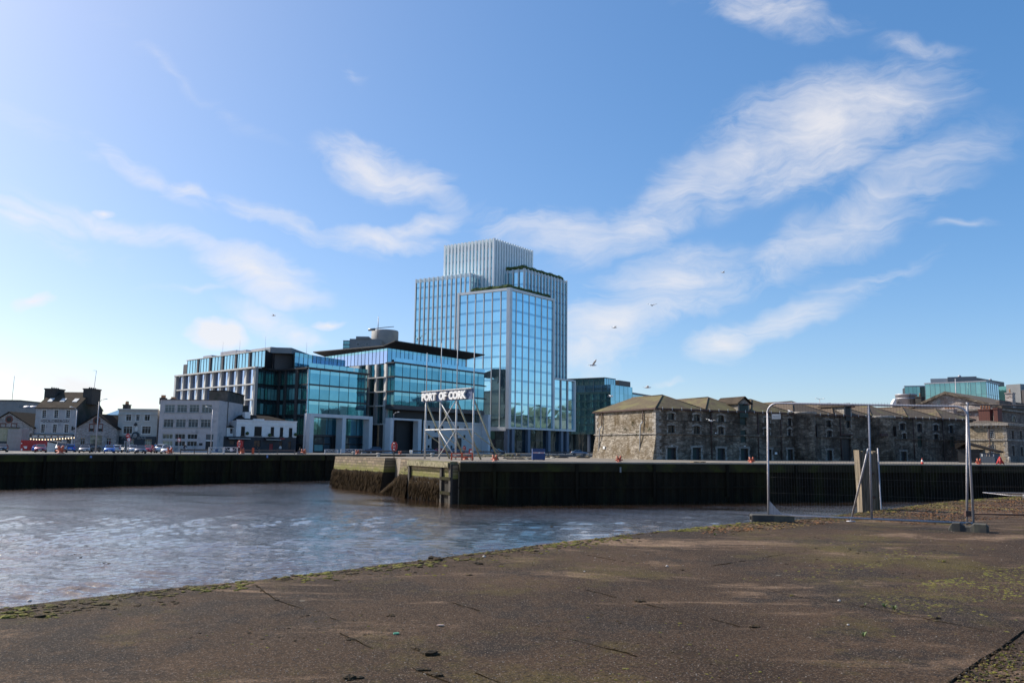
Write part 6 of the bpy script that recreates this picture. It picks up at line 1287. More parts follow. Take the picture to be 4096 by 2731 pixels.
MB().fb(fW,0,1.0,-.6,.3,0,zt-.05).build('end_pier','white_frame',t); MB().fb(fW,0,L_+.35,-1.5,.42,zt-.35,zt+.05).build('cornice','white_frame',t); MB().fb(fW,-.5,0-.003,-12,.0,0,zt-.6).build('end_wall','white_frame',t)
MB().fb(fW,1.0,L_,-.7,-.5,0,zz[0]).build('base_wall','glass_podium',t)
MB().fb(fN,.0,.9,-.5,.12,0,zt-.36).build('corner_pier','white_frame',t)
# notch and right wing
curtain(po,t,fN,.95,fN.L,zs,6,'glass_dark','black',n=0,alt='blind_teal',slabm='black',slabh=.35,topband=.75,topm='glass_band' if False else 'glass_teal' if False else 'glass_podium')
curtain(po,t,fM,0,fM.L-2.6,zs,8,'glass_dark','black',n=0,alt='blind_teal',altp=.4,slabm='black',slabh=.35,topband=.75,topm='glass_podium')
for s_,w_ in ((.2,.9),(3.4,.7),(fM.L-5.2,1.2)): MB().fb(fM,s_,s_+w_,.02,.3,0,zt-.4).build('brown_pier','bronze_clad',t)
curtain(po,t,fM,fM.L-2.5,fM.L,zs,1,'glass_dark','black',n=.02,slabm='bronze_clad',slabh=.35,topband=.75,topm='glass_podium')
curtain(po,t,fC,.6,fC.L,zs,6,'glass_teal','black',n=0,slabm='bronze_clad',slabh=.38,topband=.9,mw=.07)
curtain(po,t,fC,0,.6,zs,1,'glass_teal','black',n=0,mw=.05)
MB().fb(fC,-.12,.1,-.12,.14,zs[1],zs[4]).build('corner_strip','white_paint',t)
for fr in (fN,fM,fC): MB().fb(fr,-.15 if fr is not fN else 0,fr.L+(.6 if fr is fC else -.1),-1.3,.45,zt-.36,zt+.04).build('cornice','bronze_clad',t)
# ground storeys
for fr,k_ in ((fN,3),(fM,4),(fC,7)): curtain(po,t,fr,.2,fr.L,[.2,zs[0]/2,zs[0]-.2],k_,'glass_podium','black',n=-.25,jit=.05,alt='blind_teal',altp=.25,slabm='black',slabh=.3)
MB().fb(fC,fC.L*.42,fC.L*.55,-.2,.25,0,zs[0]).build('dark_pier','black',t)
# set back top storey
z2=hz(-65,216,c('D',1330,467)[1]); o1=fW.off(-2.2,0,0); tp=[fW.P(2.2,-2.0,0),fW.P(L_+1.2,-2.0,0),Vector((NV[0]-2.2,NV[1]+3.0,0)),]
fT=Fr(fW.P(3.0,-2.0,0),fW.P(L_+.9,-2.0,0)); q1=Vector((-64.2,221.6,0)); q2=Vector((-59.9,223.6,0)); fT2=Fr(fT.P(fT.L,0,0),q1); u0=onY(*c('D',1860,600),217.5); q3=Vector((u0.x,u0.y,0)); uE=onY(*c('E',600,540),236.5); q4=Vector((uE.x,uE.y,0)); fT3=Fr(q2,q3); fT4=Fr(q3,q4)
MB().prism([(p.x,p.y) for p in (fT.P(0,-.2,0),fT.P(fT.L,-.2,0)+Vector((.0,.3,0)),q1+Vector((0,.5,0)),q2+Vector((0,.5,0)),q3+Vector((0,.5,0)),q4+Vector((-.4,.3,0)),Vector((-60,255,0)),Vector((-85,264,0)))],zt-.1,z2).build('top_storey_core','black',t)
zz=[zt+.05,z2]
curtain(po,t,fT,0,fT.L,zz,26,'glass_sky','bronze_clad',n=0,mw=.1)
for i in range(1,6): s_=fT.L*(i/6.0)-.9; MB().fb(fT,s_,s_+.9,.05,.25,zt+.05,z2).build('brown_pier','bronze_clad',t)
curtain(po,t,fT2,0,fT2.L-1.5,zz,4,'glass_sky','black',n=0); MB().fb(fT2,fT2.L-1.4,fT2.L+.2,-.2,.2,zt,z2+.4).build('brown_pier','bronze_clad',t)
MB().fb(Fr(q1,q2),0,(q2-q1).length,-.3,.15,zt,z2+.4).build('brown_pier','bronze_clad',t)
curtain(po,t,fT3,0,fT3.L,zz,5,'glass_dark','black',n=0); curtain(po,t,fT4,0,fT4.L,zz,12,'glass_sky','black',n=0,topband=1.0)
MB().fb(fT,-.3,fT.L+.4,-1.0,.45,z2+.003,z2+.18).build('roof_edge','white_frame',t); MB().fb(fT,-3.6,-.35,-8,-.5,zt,z2-.9).build('stair_housing','bronze_clad',t)
zc=hz(q1.x,q1.y,c('D',1645,420)[1]); a_=fT.P(fT.L*.62,-2,0); MB().extr([Vector((a_.x,a_.y,z2)),Vector((q1.x-.5,q1.y-2.2,z2)),Vector((q1.x-.5,q1.y-2.2,zc)),Vector((a_.x,a_.y,z2+.25))],(1,10,0)).build('plant_screen','white_frame',t)
e_=onY(*c('D',2290,520),240); MB().prism([(q1.x-.4,q1.y-2.2),(q1.x+5,q1.y-1.4),(e_.x,e_.y),(e_.x-3,e_.y+6),(q1.x-2,q1.y+12)],z2,lambda i:(zc,zc,z2+.5,z2+.4,z2+.9)[i]).build('plant_room','grey_clad',t)
for (x0,x1,y) in ((495,620,540),(755,985,480),(990,1135,462),(1215,1510,425)):
    fb2=fT.off(-5); a=fb2.st(*c('D',x0,y+10)); b=fb2.st(*c('D',x1,y+10)); MB().fb(fb2,a[0],b[0],-3,0,z2,fb2.st(*c('D',x0,y+(0 if x0!=1215 else 15)))[1]).build('roof_plant','galv',t)
for (x,y0_,y1_) in ((787,470,325),(1040,455,300),(1422,415,245),(2040,455,330)):
    fb2=fT.off(-3) if x<1500 else fT4.off(-2); P=fb2.st(*c('D',x,y0_)); q=fb2.st(*c('D',x,y1_)); MB().tube([fb2.P(P[0],0,z2),fb2.P(P[0],0,q[1])],.05,4,r1=.02).build('lightning_rod','galv',t)
# terrace balustrade and portal
bal=MB(); 
for i in range(8): bal.fq(fC,.1+fC.L*i/8,fC.L*(i+1)/8-.05,.2,zt+.05,zt+1.15,.004)
bal.build('glass_balustrade','glass_band',t); MB().fb(fC,-2,1.5,.1,.35,zt+1.16,zt+1.26).build('handrail','white_paint',t) if False else None
fp=fC.off(3.2); pa=fp.w('E',232,1050,888,1450); s0_=pa[0]; s1_=pa[1]; ztp=fp.st(*c('E',250,1052))[1]
def portal(root,fp,s0_,s1_,ztp,mids=(),wd_=1.25,hh_=.85,dp=2.4):
    m=MB().fb(fp,s0_,s1_,-dp,0,ztp-hh_,ztp)
    for a_ in [s0_]+list(mids)+[s1_-wd_]: m.fb(fp,a_,a_+wd_,-dp,0,0,ztp-hh_-.003)
    m.build('portal_frame','portal',root)
portal(t,fp,s0_,s1_,ztp,[fp.st(*c('E',570,1300))[0]])
po.done()
# ================================================================== glass office with winged roof
C3=(-32.4,228.0); R3=(-8.65,259.5); B3=(-48.7,241.2); B4=(-62,252)
t=thing('office_building','middle glass office block with broad dark winged roof canopy and cantilevered front','office building',(C3[0],C3[1],0)); po=Pool(t)
fa=Fr(B4,C3); fb_=Fr(C3,R3)
ys=[520,668,820,970]; zf=[hz(C3[0],C3[1],1250+y/2.614) for y in ys]; zu=hz(C3[0],C3[1],1250+1008/2.614); print('officeB',[round(z,1) for z in zf],zu)
MB().prism([(fa.P(0,-.5,0).x,fa.P(0,-.5,0).y),(C3[0],C3[1]+.9),(R3[0]-.8,R3[1]+.2),(R3[0]-18,R3[1]+15),(B4[0]+12,B4[1]+22)],zf[3]+.01,zf[0]-.3).build('core','black',t)
MB().prism([(C3[0]-4.5,C3[1]+4.2),(C3[0]+.3,C3[1]+4.5),(R3[0]-3.2,R3[1]-.5),(R3[0]-18,R3[1]+14),(B4[0]+8,B4[1]+18)],0,zf[3]).build('lower_core','black',t)
curtain(po,t,fb_,0,fb_.L,zf[::-1],13,'glass_teal','black',n=0,slabm='bronze_clad',slabh=.4,topband=.9,mw=.07)
sa=fa.L-3.2
curtain(po,t,fa,sa,fa.L,zf[::-1],2,'glass_dark','black',n=0,slabm='bronze_clad',slabh=.4,topband=.8,topm='glass_podium',alt='blind_teal')
MB().fb(fa,fa.L-.12,fa.L+.02,-.1,.1,zf[3],zf[0]).build('corner_strip','glass_band',t)
# underside box
MB().prism([(fa.P(sa,.2,0).x,fa.P(sa,.2,0).y),(C3[0]+.05,C3[1]-.3),(R3[0]+.3,R3[1]-.1),(R3[0]-3,R3[1]+4),(fa.P(sa,-6,0).x,fa.P(sa,-6,0).y)],zu,zf[3]-.21).build('soffit_box','bronze_clad',t)
for fr,a,b in ((fb_,-.1,fb_.L+.5),(fa,sa-.2,fa.L+.1)): MB().fb(fr,a,b,-2.5,.5,zf[0]-.2,zf[0]+.18).build('cornice','bronze_clad',t)
for z in zf[1:3]: MB().fb(fb_,fb_.L,fb_.L+1.0,-.4,.2,z-.2,z+.1).build('ledge','bronze_clad',t)
# white frames with shade-darkened fins on the side
L0=fa.st(*c('E',840,800))[0]; nbay=[840,930,1020]; sx_=[fa.st(*c('E',x,800))[0] for x in (745,840,930,1035)]
zfw=[zf[0]-.1,zf[1],zf[2],zf[3],hz(C3[0]-3,C3[1]+2,1250+1165/2.614)]
grid_side(t,po,fa,[.2,sx_[0]*.5]+sx_,zfw[::-1],'glass_dark',fw=.25,gf=.55)
for a in (sx_[1],sx_[3]): MB().extr([fa.P(a-1.5,-.5,0),fa.P(a+.5,-.5,0),fa.P(a+.5,.4,0),fa.P(a-.5,.4,0)],(0,0,zfw[4]-.17)).build('white_leg','white_frame',t)
MB().fb(fa,sx_[1]+.5,sx_[3]-1.5,-3,-1.5,0,zfw[4]).build('dark_entrance','glass_podium',t)
# recessed ground storeys with pale wall
fg=fb_.off(-3.4); s1_=fg.st(*c('E',1415,1300))[0]; curtain(po,t,fg,.1,s1_,[.3,zu*.36,zu*.72,zu],9,'glass_podium','black',n=0,jit=.08,alt='blind_teal',altp=.45,slabm='black',slabh=.22)
curtain(po,t,fg,s1_,fg.L,[zu*.78,zu],8,'glass_dark','black',n=0)
fg=fb_.off(-.5); s1_=fg.st(*c('E',1415,1300))[0]
ops=[fg.w('E',*q) for q in ((1470,1180,1492,1215),(1538,1182,1565,1250),(1610,1185,1632,1215),(1703,1185,1725,1215),(1770,1185,1795,1215),(1850,1190,1868,1215),(1470,1270,1490,1320),(1705,1275,1728,1320),(1760,1275,1782,1320),(1840,1278,1862,1325),(1465,1385,1488,1425),(1705,1390,1725,1430),(1838,1390,1862,1430),(1768,1310,1822,1452),(1505,1300,1590,1452))]
ops=[(o[0],o[1],max(o[2],0),o[3]) for o in ops]
MB().wall(fg,fg.L-.3,0,zu*.78-.003,ops,rev=.3,s0=s1_+.02).build('pale_wall','pale_concrete',t,fixn=False)
for o in ops: MB().fq(fg,o[0],o[1],-.28,o[2],o[3]).build('pane','pane_dark',t)
MB().fb(fg,s1_,fg.L-.25,0.003,.25,zu*.78-.5,zu*.78-.2).build('string_course','pale_concrete',t)
MB().fb(fg,fg.L-.25,fg.L+.9,-1,2.6,0,zu-.01).build('end_column','portal',t)
fp=fb_.off(.4); a=fp.st(*c('E',1072,1300))[0]; b=fp.st(*c('E',1400,1300))[0]; portal(t,fp,a,b,fp.st(*c('E',1100,1100))[1],wd_=1.35,hh_=.5,dp=2.0)
s_,z_=fg.st(*c('E',1116,1205)); text('lettering','LSA!',1.5,fg.P(s_,.12,z_),(0,0,-1),fg.n,'black',t,depth=.02) if False else None
# top storey and wing roof
zt1=hz(*fa.P(fa.L+.3,-3.2,0).xy,c('E',1045,365)[1]); ta=onY(*c('E',1045,440),232.2); tb=onY(*c('E',1862,540),261); tc_=onY(*c('E',390,480),257); ft=Fr(tc_,ta); ft2=Fr(ta,tb)
print('top B',zt1)
MB().prism([(ft.P(0,-.3,0).x,ft.P(0,-.3,0).y),(ta.x,ta.y+.5),(tb.x-.5,tb.y+.1),(tb.x-16,tb.y+14),(tc_.x+8,tc_.y+12)],zf[0]-.29,zt1-.2).build('top_storey_core','black',t)
curtain(po,t,ft,0,ft.L,[zf[0]+.18,zt1],18,'glass_lilac','black',n=0,topband=.7,topm='glass_band'); curtain(po,t,ft2,0,ft2.L,[zf[0]+.18,zt1],20,'glass_sky','black',n=0,topband=.7)
for x in (1145,1260,1345,1375,1500,1530,1615,1645,1745): s_=ft2.st(*c('E',x,520))[0]; MB().lathe(ft2.P(s_,1.6,zf[0]+.18),[(.3,0),(.34,.5),(.42,.8),(.38,1.3),(.15,1.5)],8).build('terrace_planter','black',t)
bal=MB(); 
for i in range(14): bal.fq(fb_,fb_.L*i/14,fb_.L*(i+1)/14-.05,.25,zf[0]+.2,zf[0]+1.3,.004)
bal.build('glass_balustrade','glass_sky',t)
OUT=[]
for (k_,x,y,px,py) in ((0,265,408,-68,257),(0,1000,342,-36.1,231.0),(0,1122,290,C3[0],C3[1]),(0,2062,437,R3[0]+.4,R3[1]+.3)): 
    u,v=c('E',x,y); X=xat(u,py,30); OUT.append(Vector((X,py,hz(X,py,v))))
INN=[tc_.xy.to_3d()+Vector((0,0,zt1)),ta.xy.to_3d()+Vector((-.6,.5,zt1)),ta.xy.to_3d()+Vector((0,0,zt1)),tb.xy.to_3d()+Vector((0,0,zt1))]
BK=[Vector((-50,278,30)),Vector((-20,282,30.5))]
m=MB(); th=Vector((0,0,-.28))
for i in range(3):
    m.poly([OUT[i],OUT[i+1],OUT[i+1]+th,OUT[i]+th]); m.poly([OUT[i]+th,OUT[i+1]+th,INN[i+1],INN[i]])
m.poly([OUT[3],OUT[3]+th,INN[3]]); m.poly([OUT[0],OUT[1],OUT[2],OUT[3],BK[1],BK[0]]); m.poly([OUT[3]+th,INN[3],BK[1]]); m.build('wing_roof','roof_dark' if 'roof_dark' in MATS else mat('roof_dark',(.05,.043,.042),(.04,.036,.035),sc=.5,rough=.6),t,fixn=False)
po.done()
# tall block with drum behind
fk=Fr(onY(*c('E',583,400),300),onY(*c('E',975,400),300)); t=thing('office_building','grey clad block with rounded drum and crane arm on its roof behind the winged roof','office building',fk.P(0,0,0)); z=lambda x,y:fk.st(*c('E',x,y))[1]; s=lambda x:fk.st(*c('E',x,300))[0]
fkd=fk.off(-12)
MB().fb(fk,s(650),s(975),-14,0,0,z(800,275)).build('main_block','grey_clad',t); MB().fb(fk,s(717),s(850),-12,.4,z(717,275),z(717,250)).build('upper_block','grey_clad',t)
po=Pool(t); curtain(po,t,fk,s(583),s(650)-.02,[z(600,375)-20,z(600,375)-4,z(600,375),z(600,335),z(600,295)],4,'glass_green','grey_clad',n=0,slabm='grey_clad',slabh=.3); po.done(); MB().fb(fk,s(583)+.1,s(650)-.1,-8,-.1,0,z(600,295)-.1).build('glazed_core','black',t)
for q in ((722,315,750,350),(815,322,845,340),(780,325,800,345)): b=fk.w('E',*q); window(t,fk,b,cols=2,rows=1,rec=-.08,fm='white_paint')
a=s(818); b=s(1110); MB().lathe(fk.P((a+b)/2,-12,z(960,340)-6),[((b-a)/2,0),((b-a)/2,fkd.st(*c('E',960,200))[1]-z(960,340)+6),((b-a)/2-.2,fkd.st(*c('E',960,200))[1]-z(960,340)+6.3)],28).build('roof_drum','pale_concrete' if False else mat('drum_clad',(.30,.29,.27),(.25,.24,.23),sc=.4,rough=.6),t)
zd=fkd.st(*c('E',960,196))[1]-.6; c0=fk.P((a+b)/2-.5,-4,zd); MB().tube([c0+Vector((-4,0,.2)),c0+Vector((1,0,.9)),c0+Vector((5,0,1.3))],.2,6,r1=.12).tube([c0+Vector((-4.5,0,0)),c0+Vector((-2,0,.2))],.5,6).build('crane_arm','grey_clad',t); MB().tube([fk.P(s(945),1,z(945,270)),fk.P(s(948),1,z(948,45))],.22,6,r1=.1).build('mast','galv',t)
# ================================================================== tower
t=thing('tower','tall pale blue glass tower of stacked blocks with vertical fins','tower',(-1,285,0)); po=Pool(t)
A0=Vector((-1.0,285,0)); ul=Vector((-.848,.53,0)); ur=Vector((.617,.787,0))
def vol(name,corner,ll,lr,ztop,zbot,nl,nr,finw,find,finm,floors,framed=False,band=True,glassm='glass_tower',top_par=0.0,skipL=0.0,skipR=0.0,pbl=.0):
    Lp=corner+ul*ll; Rp=corner+ur*lr; fl_=Fr(Lp,corner); fr_=Fr(corner,Rp)
    bk=Lp+ur*lr; e=.35; ce=(Lp+Rp)/2
    ring=[Lp,corner,Rp,bk]; rg=[ce+(p-ce)*(1-e*2/max(ll,lr)) for p in ring]
    MB().prism([(p.x,p.y) for p in rg],zbot,ztop-top_par-.1).build('core','tower_core' if 'tower_core' in MATS else mat('tower_core',(.05,.08,.10),rough=.5),t)
    for fr,nn,L_ in ((fl_,nl,ll),(fr_,nr,lr)):
        if nn==0: continue
        for j in range(len(floors)-1):
            for i in range(nn):
                a=L_*i/nn; b=L_*(i+1)/nn
                m=MB().fq(fr,a,b,0,floors[j]+.75,floors[j+1],.03); po.add('window',m,glassm)
                m=MB().fq(fr,a,b,.02,floors[j],floors[j]+.75,.01); po.add('spandrel',m,'glass_tower_band')
        for i in range(nn+1):
            if framed and i in (0,nn): continue
            a=L_*i/nn; m=MB().fb(fr,a-finw/2,a+finw/2,.03,find,zbot,ztop); po.add('fin',m,finm)
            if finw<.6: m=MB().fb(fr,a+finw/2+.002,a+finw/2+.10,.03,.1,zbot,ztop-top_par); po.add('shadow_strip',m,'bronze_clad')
    if framed:
        w=.95
        for fr,L_ in ((fl_,ll),(fr_,lr)):
            MB().fb(fr,-.0,L_+.0,.0,find+.25,ztop-.9,ztop).build('frame_top','tower_fin',t); MB().fb(fr,0,L_,0,find+.25,zbot-.2,zbot+.45).build('frame_bottom','tower_fin',t)
        MB().fb(fl_,-w*.6,w*.4,0,find+.3,zbot-.2,ztop+.05).build('frame_post','tower_fin',t); MB().fb(fr_,lr-w*.5,lr+w*.5,0,find+.3,zbot-.2,ztop+.05).build('frame_post','tower_fin',t)
        MB().prism([((corner-ul*-.9+fl_.n*0).x,(corner+ul*.9).y),((corner+ul*.9+fl_.n*(find+.35)).x,(corner+ul*.9+fl_.n*(find+.35)).y),((corner+ (fl_.n+fr_.n)*(find+.35)*.75).x,(corner+(fl_.n+fr_.n)*(find+.35)*.75).y),((corner+ur*.9+fr_.n*(find+.35)).x,(corner+ur*.9+fr_.n*(find+.35)).y),((corner+ur*.9).x,(corner+ur*.9).y)],zbot-.25,ztop+.08).build('corner_post','tower_fin',t)
    if top_par>0:
        MB().prism([(p.x,p.y) for p in [ce+(p-ce)*(1-.2/max(ll,lr)) for p in ring]],ztop-top_par,ztop-.15).build('parapet','tower_par' if 'tower_par' in MATS else mat('tower_par',(.62,.76,.82),(.56,.70,.76),sc=.3,rough=.35,metal=.2),t)
    return fl_,fr_
zA=hz(A0.x,A0.y,1151); zB=hz(A0.x,A0.y,1712); fh=(zA-zB)/12.0; fl12=[zB+fh*i for i in range(13)]
print('tower',zA,zB)
tl_,tr_=vol('front',A0,21.7,26.6,zA,zB,6,7,.34,.18,'tower_fin',fl12,framed=True)
# low extension on the right in the same plane
x0=A0+ur*27.1; ext=Fr(x0,A0+ur*40.4); zE=hz(ext.P(0,0,0).x,ext.P(0,0,0).y,1515.8); fle=[zB+(zE-zB)*i/5 for i in range(6)]
MB().prism([(p.x,p.y) for p in (x0-ext.n*.3,ext.P(ext.L,-.3,0),ext.P(ext.L,-14,0),x0-ext.n*14)],zB,zE-.2).build('core','tower_core',t)
for j in range(5):
    for i in range(3): a=ext.L*i/3; b=ext.L*(i+1)/3; po.add('window',MB().fq(ext,a,b,0,fle[j]+.75,fle[j+1],.03),'glass_tower'); po.add('spandrel',MB().fq(ext,a,b,.02,fle[j],fle[j]+.75,.01),'glass_tower_band')
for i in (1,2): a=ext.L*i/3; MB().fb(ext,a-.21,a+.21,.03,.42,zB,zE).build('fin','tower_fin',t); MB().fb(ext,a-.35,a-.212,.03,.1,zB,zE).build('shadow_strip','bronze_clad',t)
MB().fb(ext,0,ext.L+.3,0,.7,zE-.1,zE+.45).build('frame_top','tower_fin',t); MB().fb(ext,0,ext.L+.3,0,.7,zB-.25,zB+.4).build('frame_bottom','tower_fin',t); MB().fb(ext,ext.L-.4,ext.L+.35,0.01,.72,zB+.41,zE-.11).build('frame_post','tower_fin',t)
# left, right and top blocks
cL=Vector((-15.6,297.6,0)); zL=hz(cL.x,cL.y,1090); kL=[zB+fh*i for i in range(14)]; kL=[z for z in kL if z<zL-2.5]+[zL-1.6]
vol('left',cL,25.2,16,zL,zB,12,8,.42,.32,'tower_fin',kL,top_par=1.6)
cR=Vector((4.3,300,0)); zR=hz(cR.x,cR.y,1073.5); kR=[z for z in [zB+fh*i for i in range(16)] if z<zR-2.5]+[zR-1.3]
vol('right',cR,12,27.4,zR,zE+.5,5,13,.42,.5,'tower_fin',kR,top_par=1.3)
cT=Vector((-7.1,300,0)); zT=hz(cT.x,cT.y,953.5); kT=[zL-6,zL-2,zL+2,zL+6,zT-3.6]
vol('top',cT,22.4,23.4,zT,zL-8,14,15,.80,.5,'tower_fin_pale',kT,top_par=3.6)
# podium
pb=[A0+ul*21.0-tl_.n*1.2,A0-(tl_.n+tr_.n)*1.2,A0+ur*39.0-tr_.n*1.2,A0+ur*39-tr_.n*18,A0+ul*40+ur*20]
MB().prism([(p.x,p.y) for p in pb],0,zB-.26).build('podium_core','black',t)
fpL=Fr(A0+ul*40-tl_.n*1.0,A0-(tl_.n)*1.0); fpR=Fr(A0-tr_.n*1.0,A0+ur*40-tr_.n*1.0)
curtain(po,t,fpR,.3,fpR.L,[.4,zB*.5,zB-.3],14,'glass_podium','black',n=0,jit=.15); 
mat('podium_dark',(.035,.04,.05),(.025,.03,.04),sc=.6,rough=.6); MB().fb(fpL,0,fpL.L-6,-.5,.0,0,zB*.55).build('podium_wall','podium_dark',t); curtain(po,t,fpL,0,fpL.L-6,[zB*.55,zB-.3],8,'glass_dark','black',n=.0); curtain(po,t,fpL,fpL.L-5.9,fpL.L-.2,[.3,zB*.55,zB-.3],2,'glass_podium','black',n=0,jit=.15)
MB().fb(tl_.off(0,20),0,41,0,.5,zB-.9,zB-.21).build('podium_band','portal',t)
mat('column_blue',(.13,.16,.21),rough=.5)
for fr,x in ((tl_,705),(tr_,785),(tr_,985),(tr_,1240),(tr_,1400),(tr_,1470)): s_=fr.st(*c('G',x,1300))[0]; MB().fb(fr,s_-.75,s_+.75,-.9,.3,0,zB-.26).build('column','column_blue',t)
# lower-left continuation seen below the winged roof
po.done()
# terrace hedges on the tower
mat('hedge',(.055,.085,.025),(.10,.14,.045),sc=.8,rough=1,c3=(.20,.16,.08),sc3=.6,w3=(.6,.75))
def hedge(fr,s0,s1,z,label,hh=1.3,n=-1.2):
    m=MB(); x=s0
    while x<s1:
        for k_ in range(30):
            p=fr.P(x+random.uniform(-.5,.5),n+random.uniform(-.6,.6),z+random.uniform(.0,hh)*(.75+.35*math.sin(x*1.1))); d=Vector((random.uniform(-1,1),random.uniform(-1,1),random.uniform(-1,1))).normalized()*.30; e=d.orthogonal().normalized()*.2
            m.poly([p-d,p+e,p+d,p-e])
        m.blob(fr.P(x,n,z+hh*.4),.7,.7,hh*.55,7,3,.3); x+=.7
    tag(m.build('hedge','hedge',org=fr.P((s0+s1)/2,n,z),fixn=False),label,'hedge','hedges on the tower terraces')
hedge(tl_,tl_.L-16.5,tl_.L,zA,'green hedge along the left edge of the front terrace of the tower',1.5); hedge(tr_,0,tr_.L-1,zA,'green hedge along the right edge of the front terrace of the tower',1.5)
fR=Fr(cR,cR+ur*27); hedge(fR,0,26,zR,'green hedge on the right upper terrace of the tower',1.5); fR2=Fr(cR+ul*9.5,cR); hedge(fR2,0,9,zR,'short hedge on the left side of the right upper tower terrace',1.5)
# ================================================================== green glass office right of the tower
C5=Vector((xat(2429.8,334,20),334,0)); l5=Vector((-.845,.53,0)); r5=Vector((.6,.8,0)); t=thing('office_building','green glass office block between the tower and the stone warehouse','office building',C5); po=Pool(t)
C5b=Vector((xat(2442.6,332,20),332,0)); fl5=Fr(C5b+l5*27,C5b); fr5=Fr(C5b,C5b+r5*18.0)
z6=hz(C5b.x,C5b.y,c('G',2015,588)[1]); z0=hz(C5b.x,C5b.y,c('G',1800,1195)[1]); 
MB().prism([(p.x,p.y) for p in (C5b+l5*27+r5*.3,C5b+(l5+r5)*.3,C5b+r5*17.8+l5*.3,C5b+r5*18+l5*27)],z0,z6-.1).build('core','black',t)
zs5=[z0+(z6-z0)*i/6 for i in range(7)]
curtain(po,t,fl5,0,fl5.L,zs5[5:],7,'glass_sky','grey_clad',n=0); curtain(po,t,fl5,0,fl5.L,zs5[:6],9,'glass_mid','glass_mid',n=0,jit=.08,slabm='glass_green',slabh=.9)
for j in range(5):
    for i in range(9): a=fl5.L*(i+.12)/9; MB().fb(fl5,a,a+.45,.1,.3,zs5[j]+.45,zs5[j+1]-.45).build('fin','glass_green',t)
curtain(po,t,fr5,0,fr5.L,zs5,5,'glass_sky','glass_green',n=0,mw=.12)
zt5=hz(C5.x,C5.y,c('G',1975,502)[1]); fu=Fr(C5+l5*28+Vector((0,2,0)),C5+Vector((-1,2,0))); fu2=Fr(C5+Vector((-1,2,0)),C5+Vector((-1,2,0))+r5*9)
curtain(po,t,fu,0,fu.L,[z6,zt5],11,'glass_green','grey_clad',n=0); curtain(po,t,fu2,0,fu2.L,[z6,zt5],5,'glass_sky','grey_clad',n=0); MB().prism([(p.x,p.y) for p in (fu.P(0,-.3,0),fu.P(fu.L,-.4,0),fu2.P(fu2.L,-.3,0),fu2.P(fu2.L,-15,0),fu.P(0,-12,0))],z6-.05,zt5+.02).build('top_core','black',t)
for fr in (fu,fu2): MB().fb(fr,-.1,fr.L+.1,-.3,.25,zt5+.03,zt5+.3).build('roof_edge','bronze_clad',t)
fd=Fr(onY(*c('I',518,200),346),onY(*c('I',652,200),354)); zd1=fd.st(*c('I',600,72))[1]; MB().fb(fd,0,fd.L,-8,0,z6-12,zd1).build('dark_stair_tower','bronze_clad',t)
for x in (1480,1735,1950): s_=fl5.st(*c('G',x,1300)) [0]; MB().fb(fl5,s_-.5,s_+.5,-1,0,0,z0-.01).build('column','column_blue',t)
fp5=fl5.off(-3); curtain(po,t,fp5,0,fp5.L+2,[.2,z0],10,'glass_podium','black',n=0,jit=.1); MB().fb(fp5,0,fp5.L+2,-9,-.3,0,z0-.02).build('podium_core','black',t); po.done()
fr=Fr(onY(*c('I',655,250),380),onY(*c('I',880,260),400)); t=thing('office_building','low pale glass roof strip peeping above the warehouse hip','office building',fr.P(0,0,0)); za=fr.st(*c('I',670,205))[1]; MB().fb(fr,0,fr.L,-10,0,0,za-.6).build('body','glass_sky',t); MB().fb(fr,-.3,fr.L+.5,-10,.8,za-.597,za).build('roof','grey_clad',t)
# two young street trees
mat('bark',(.08,.07,.06),rough=.9); mat('twig',(.10,.09,.07),rough=.9)
for (x,y0_,lb) in ((1620,1430,'left one of two bare young street trees before the green glass office'),(1662,1430,'right one of two bare young street trees before the green glass office')):
    P=onY(*c('G',x,y0_),262); P.z=0; t=thing('street_tree',lb,'tree',P); MB().tube([P,P+Vector((.05,0,3))],.09,6,r1=.05).build('trunk','bark',t); m=MB()
    for k_ in range(46):
        b0=P+Vector((.05,0,random.uniform(2,5.8))); a_=random.uniform(0,6.28); ln=random.uniform(.8,1.7); m.tube([b0,b0+Vector((math.cos(a_)*ln*.5,math.sin(a_)*ln*.5,ln))],.03,3,r1=.01)
    m.tube([P+Vector((.05,0,3)),P+Vector((.05,0,7))],.05,4,r1=.02); m.build('crown','twig',t,fixn=False)
# ================================================================== bonded stone warehouse
stone('warehouse_stone',(.36,.295,.225),(.135,.10,.07),(.052,.037,.024),cell=(1.3,1.3,3.4),sc=1.1,stain_w=(.42,.60),stain_sc=.34,grime=(.055,.043,.032),bump=.06)
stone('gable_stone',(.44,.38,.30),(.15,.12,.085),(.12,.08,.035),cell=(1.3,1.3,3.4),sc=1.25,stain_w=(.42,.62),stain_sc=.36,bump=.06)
stone('ashlar',(.38,.345,.30),(.25,.22,.19),(.14,.115,.09),cell=(.8,.8,1.6),sc=1.0,stain_w=(.5,.7),bump=.03)
mat('gutter_red',(.085,.035,.03),(.05,.03,.026),sc=3,rough=.7); mat('door_green',(.016,.045,.038),(.012,.03,.026),sc=3,rough=.6); mat('render_patch',(.22,.19,.16),(.30,.28,.26),sc=.8,rough=.95)
Wp=Vector((24.5,140,0)); We=Vector((97.7,175,0)); fw=Fr(Wp,We); Gb=Vector((16.1,158,0)); fgw=Fr(Gb,Wp); LW=fw.L; DW=fgw.L
ze=hz(Wp.x,Wp.y,1636); print('warehouse eave',ze,'len',LW,DW)
t=thing('stone_warehouse','long rubble stone warehouse with mossy hipped roofs, green doors and round turrets','warehouse',Wp)
op=[fw.w('I',*q) for q in ((1095,450,1168,522),(1393,463,1468,537),(1683,475,1755,547),(1095,592,1172,677),(1393,600,1470,687),(1683,610,1752,692))]
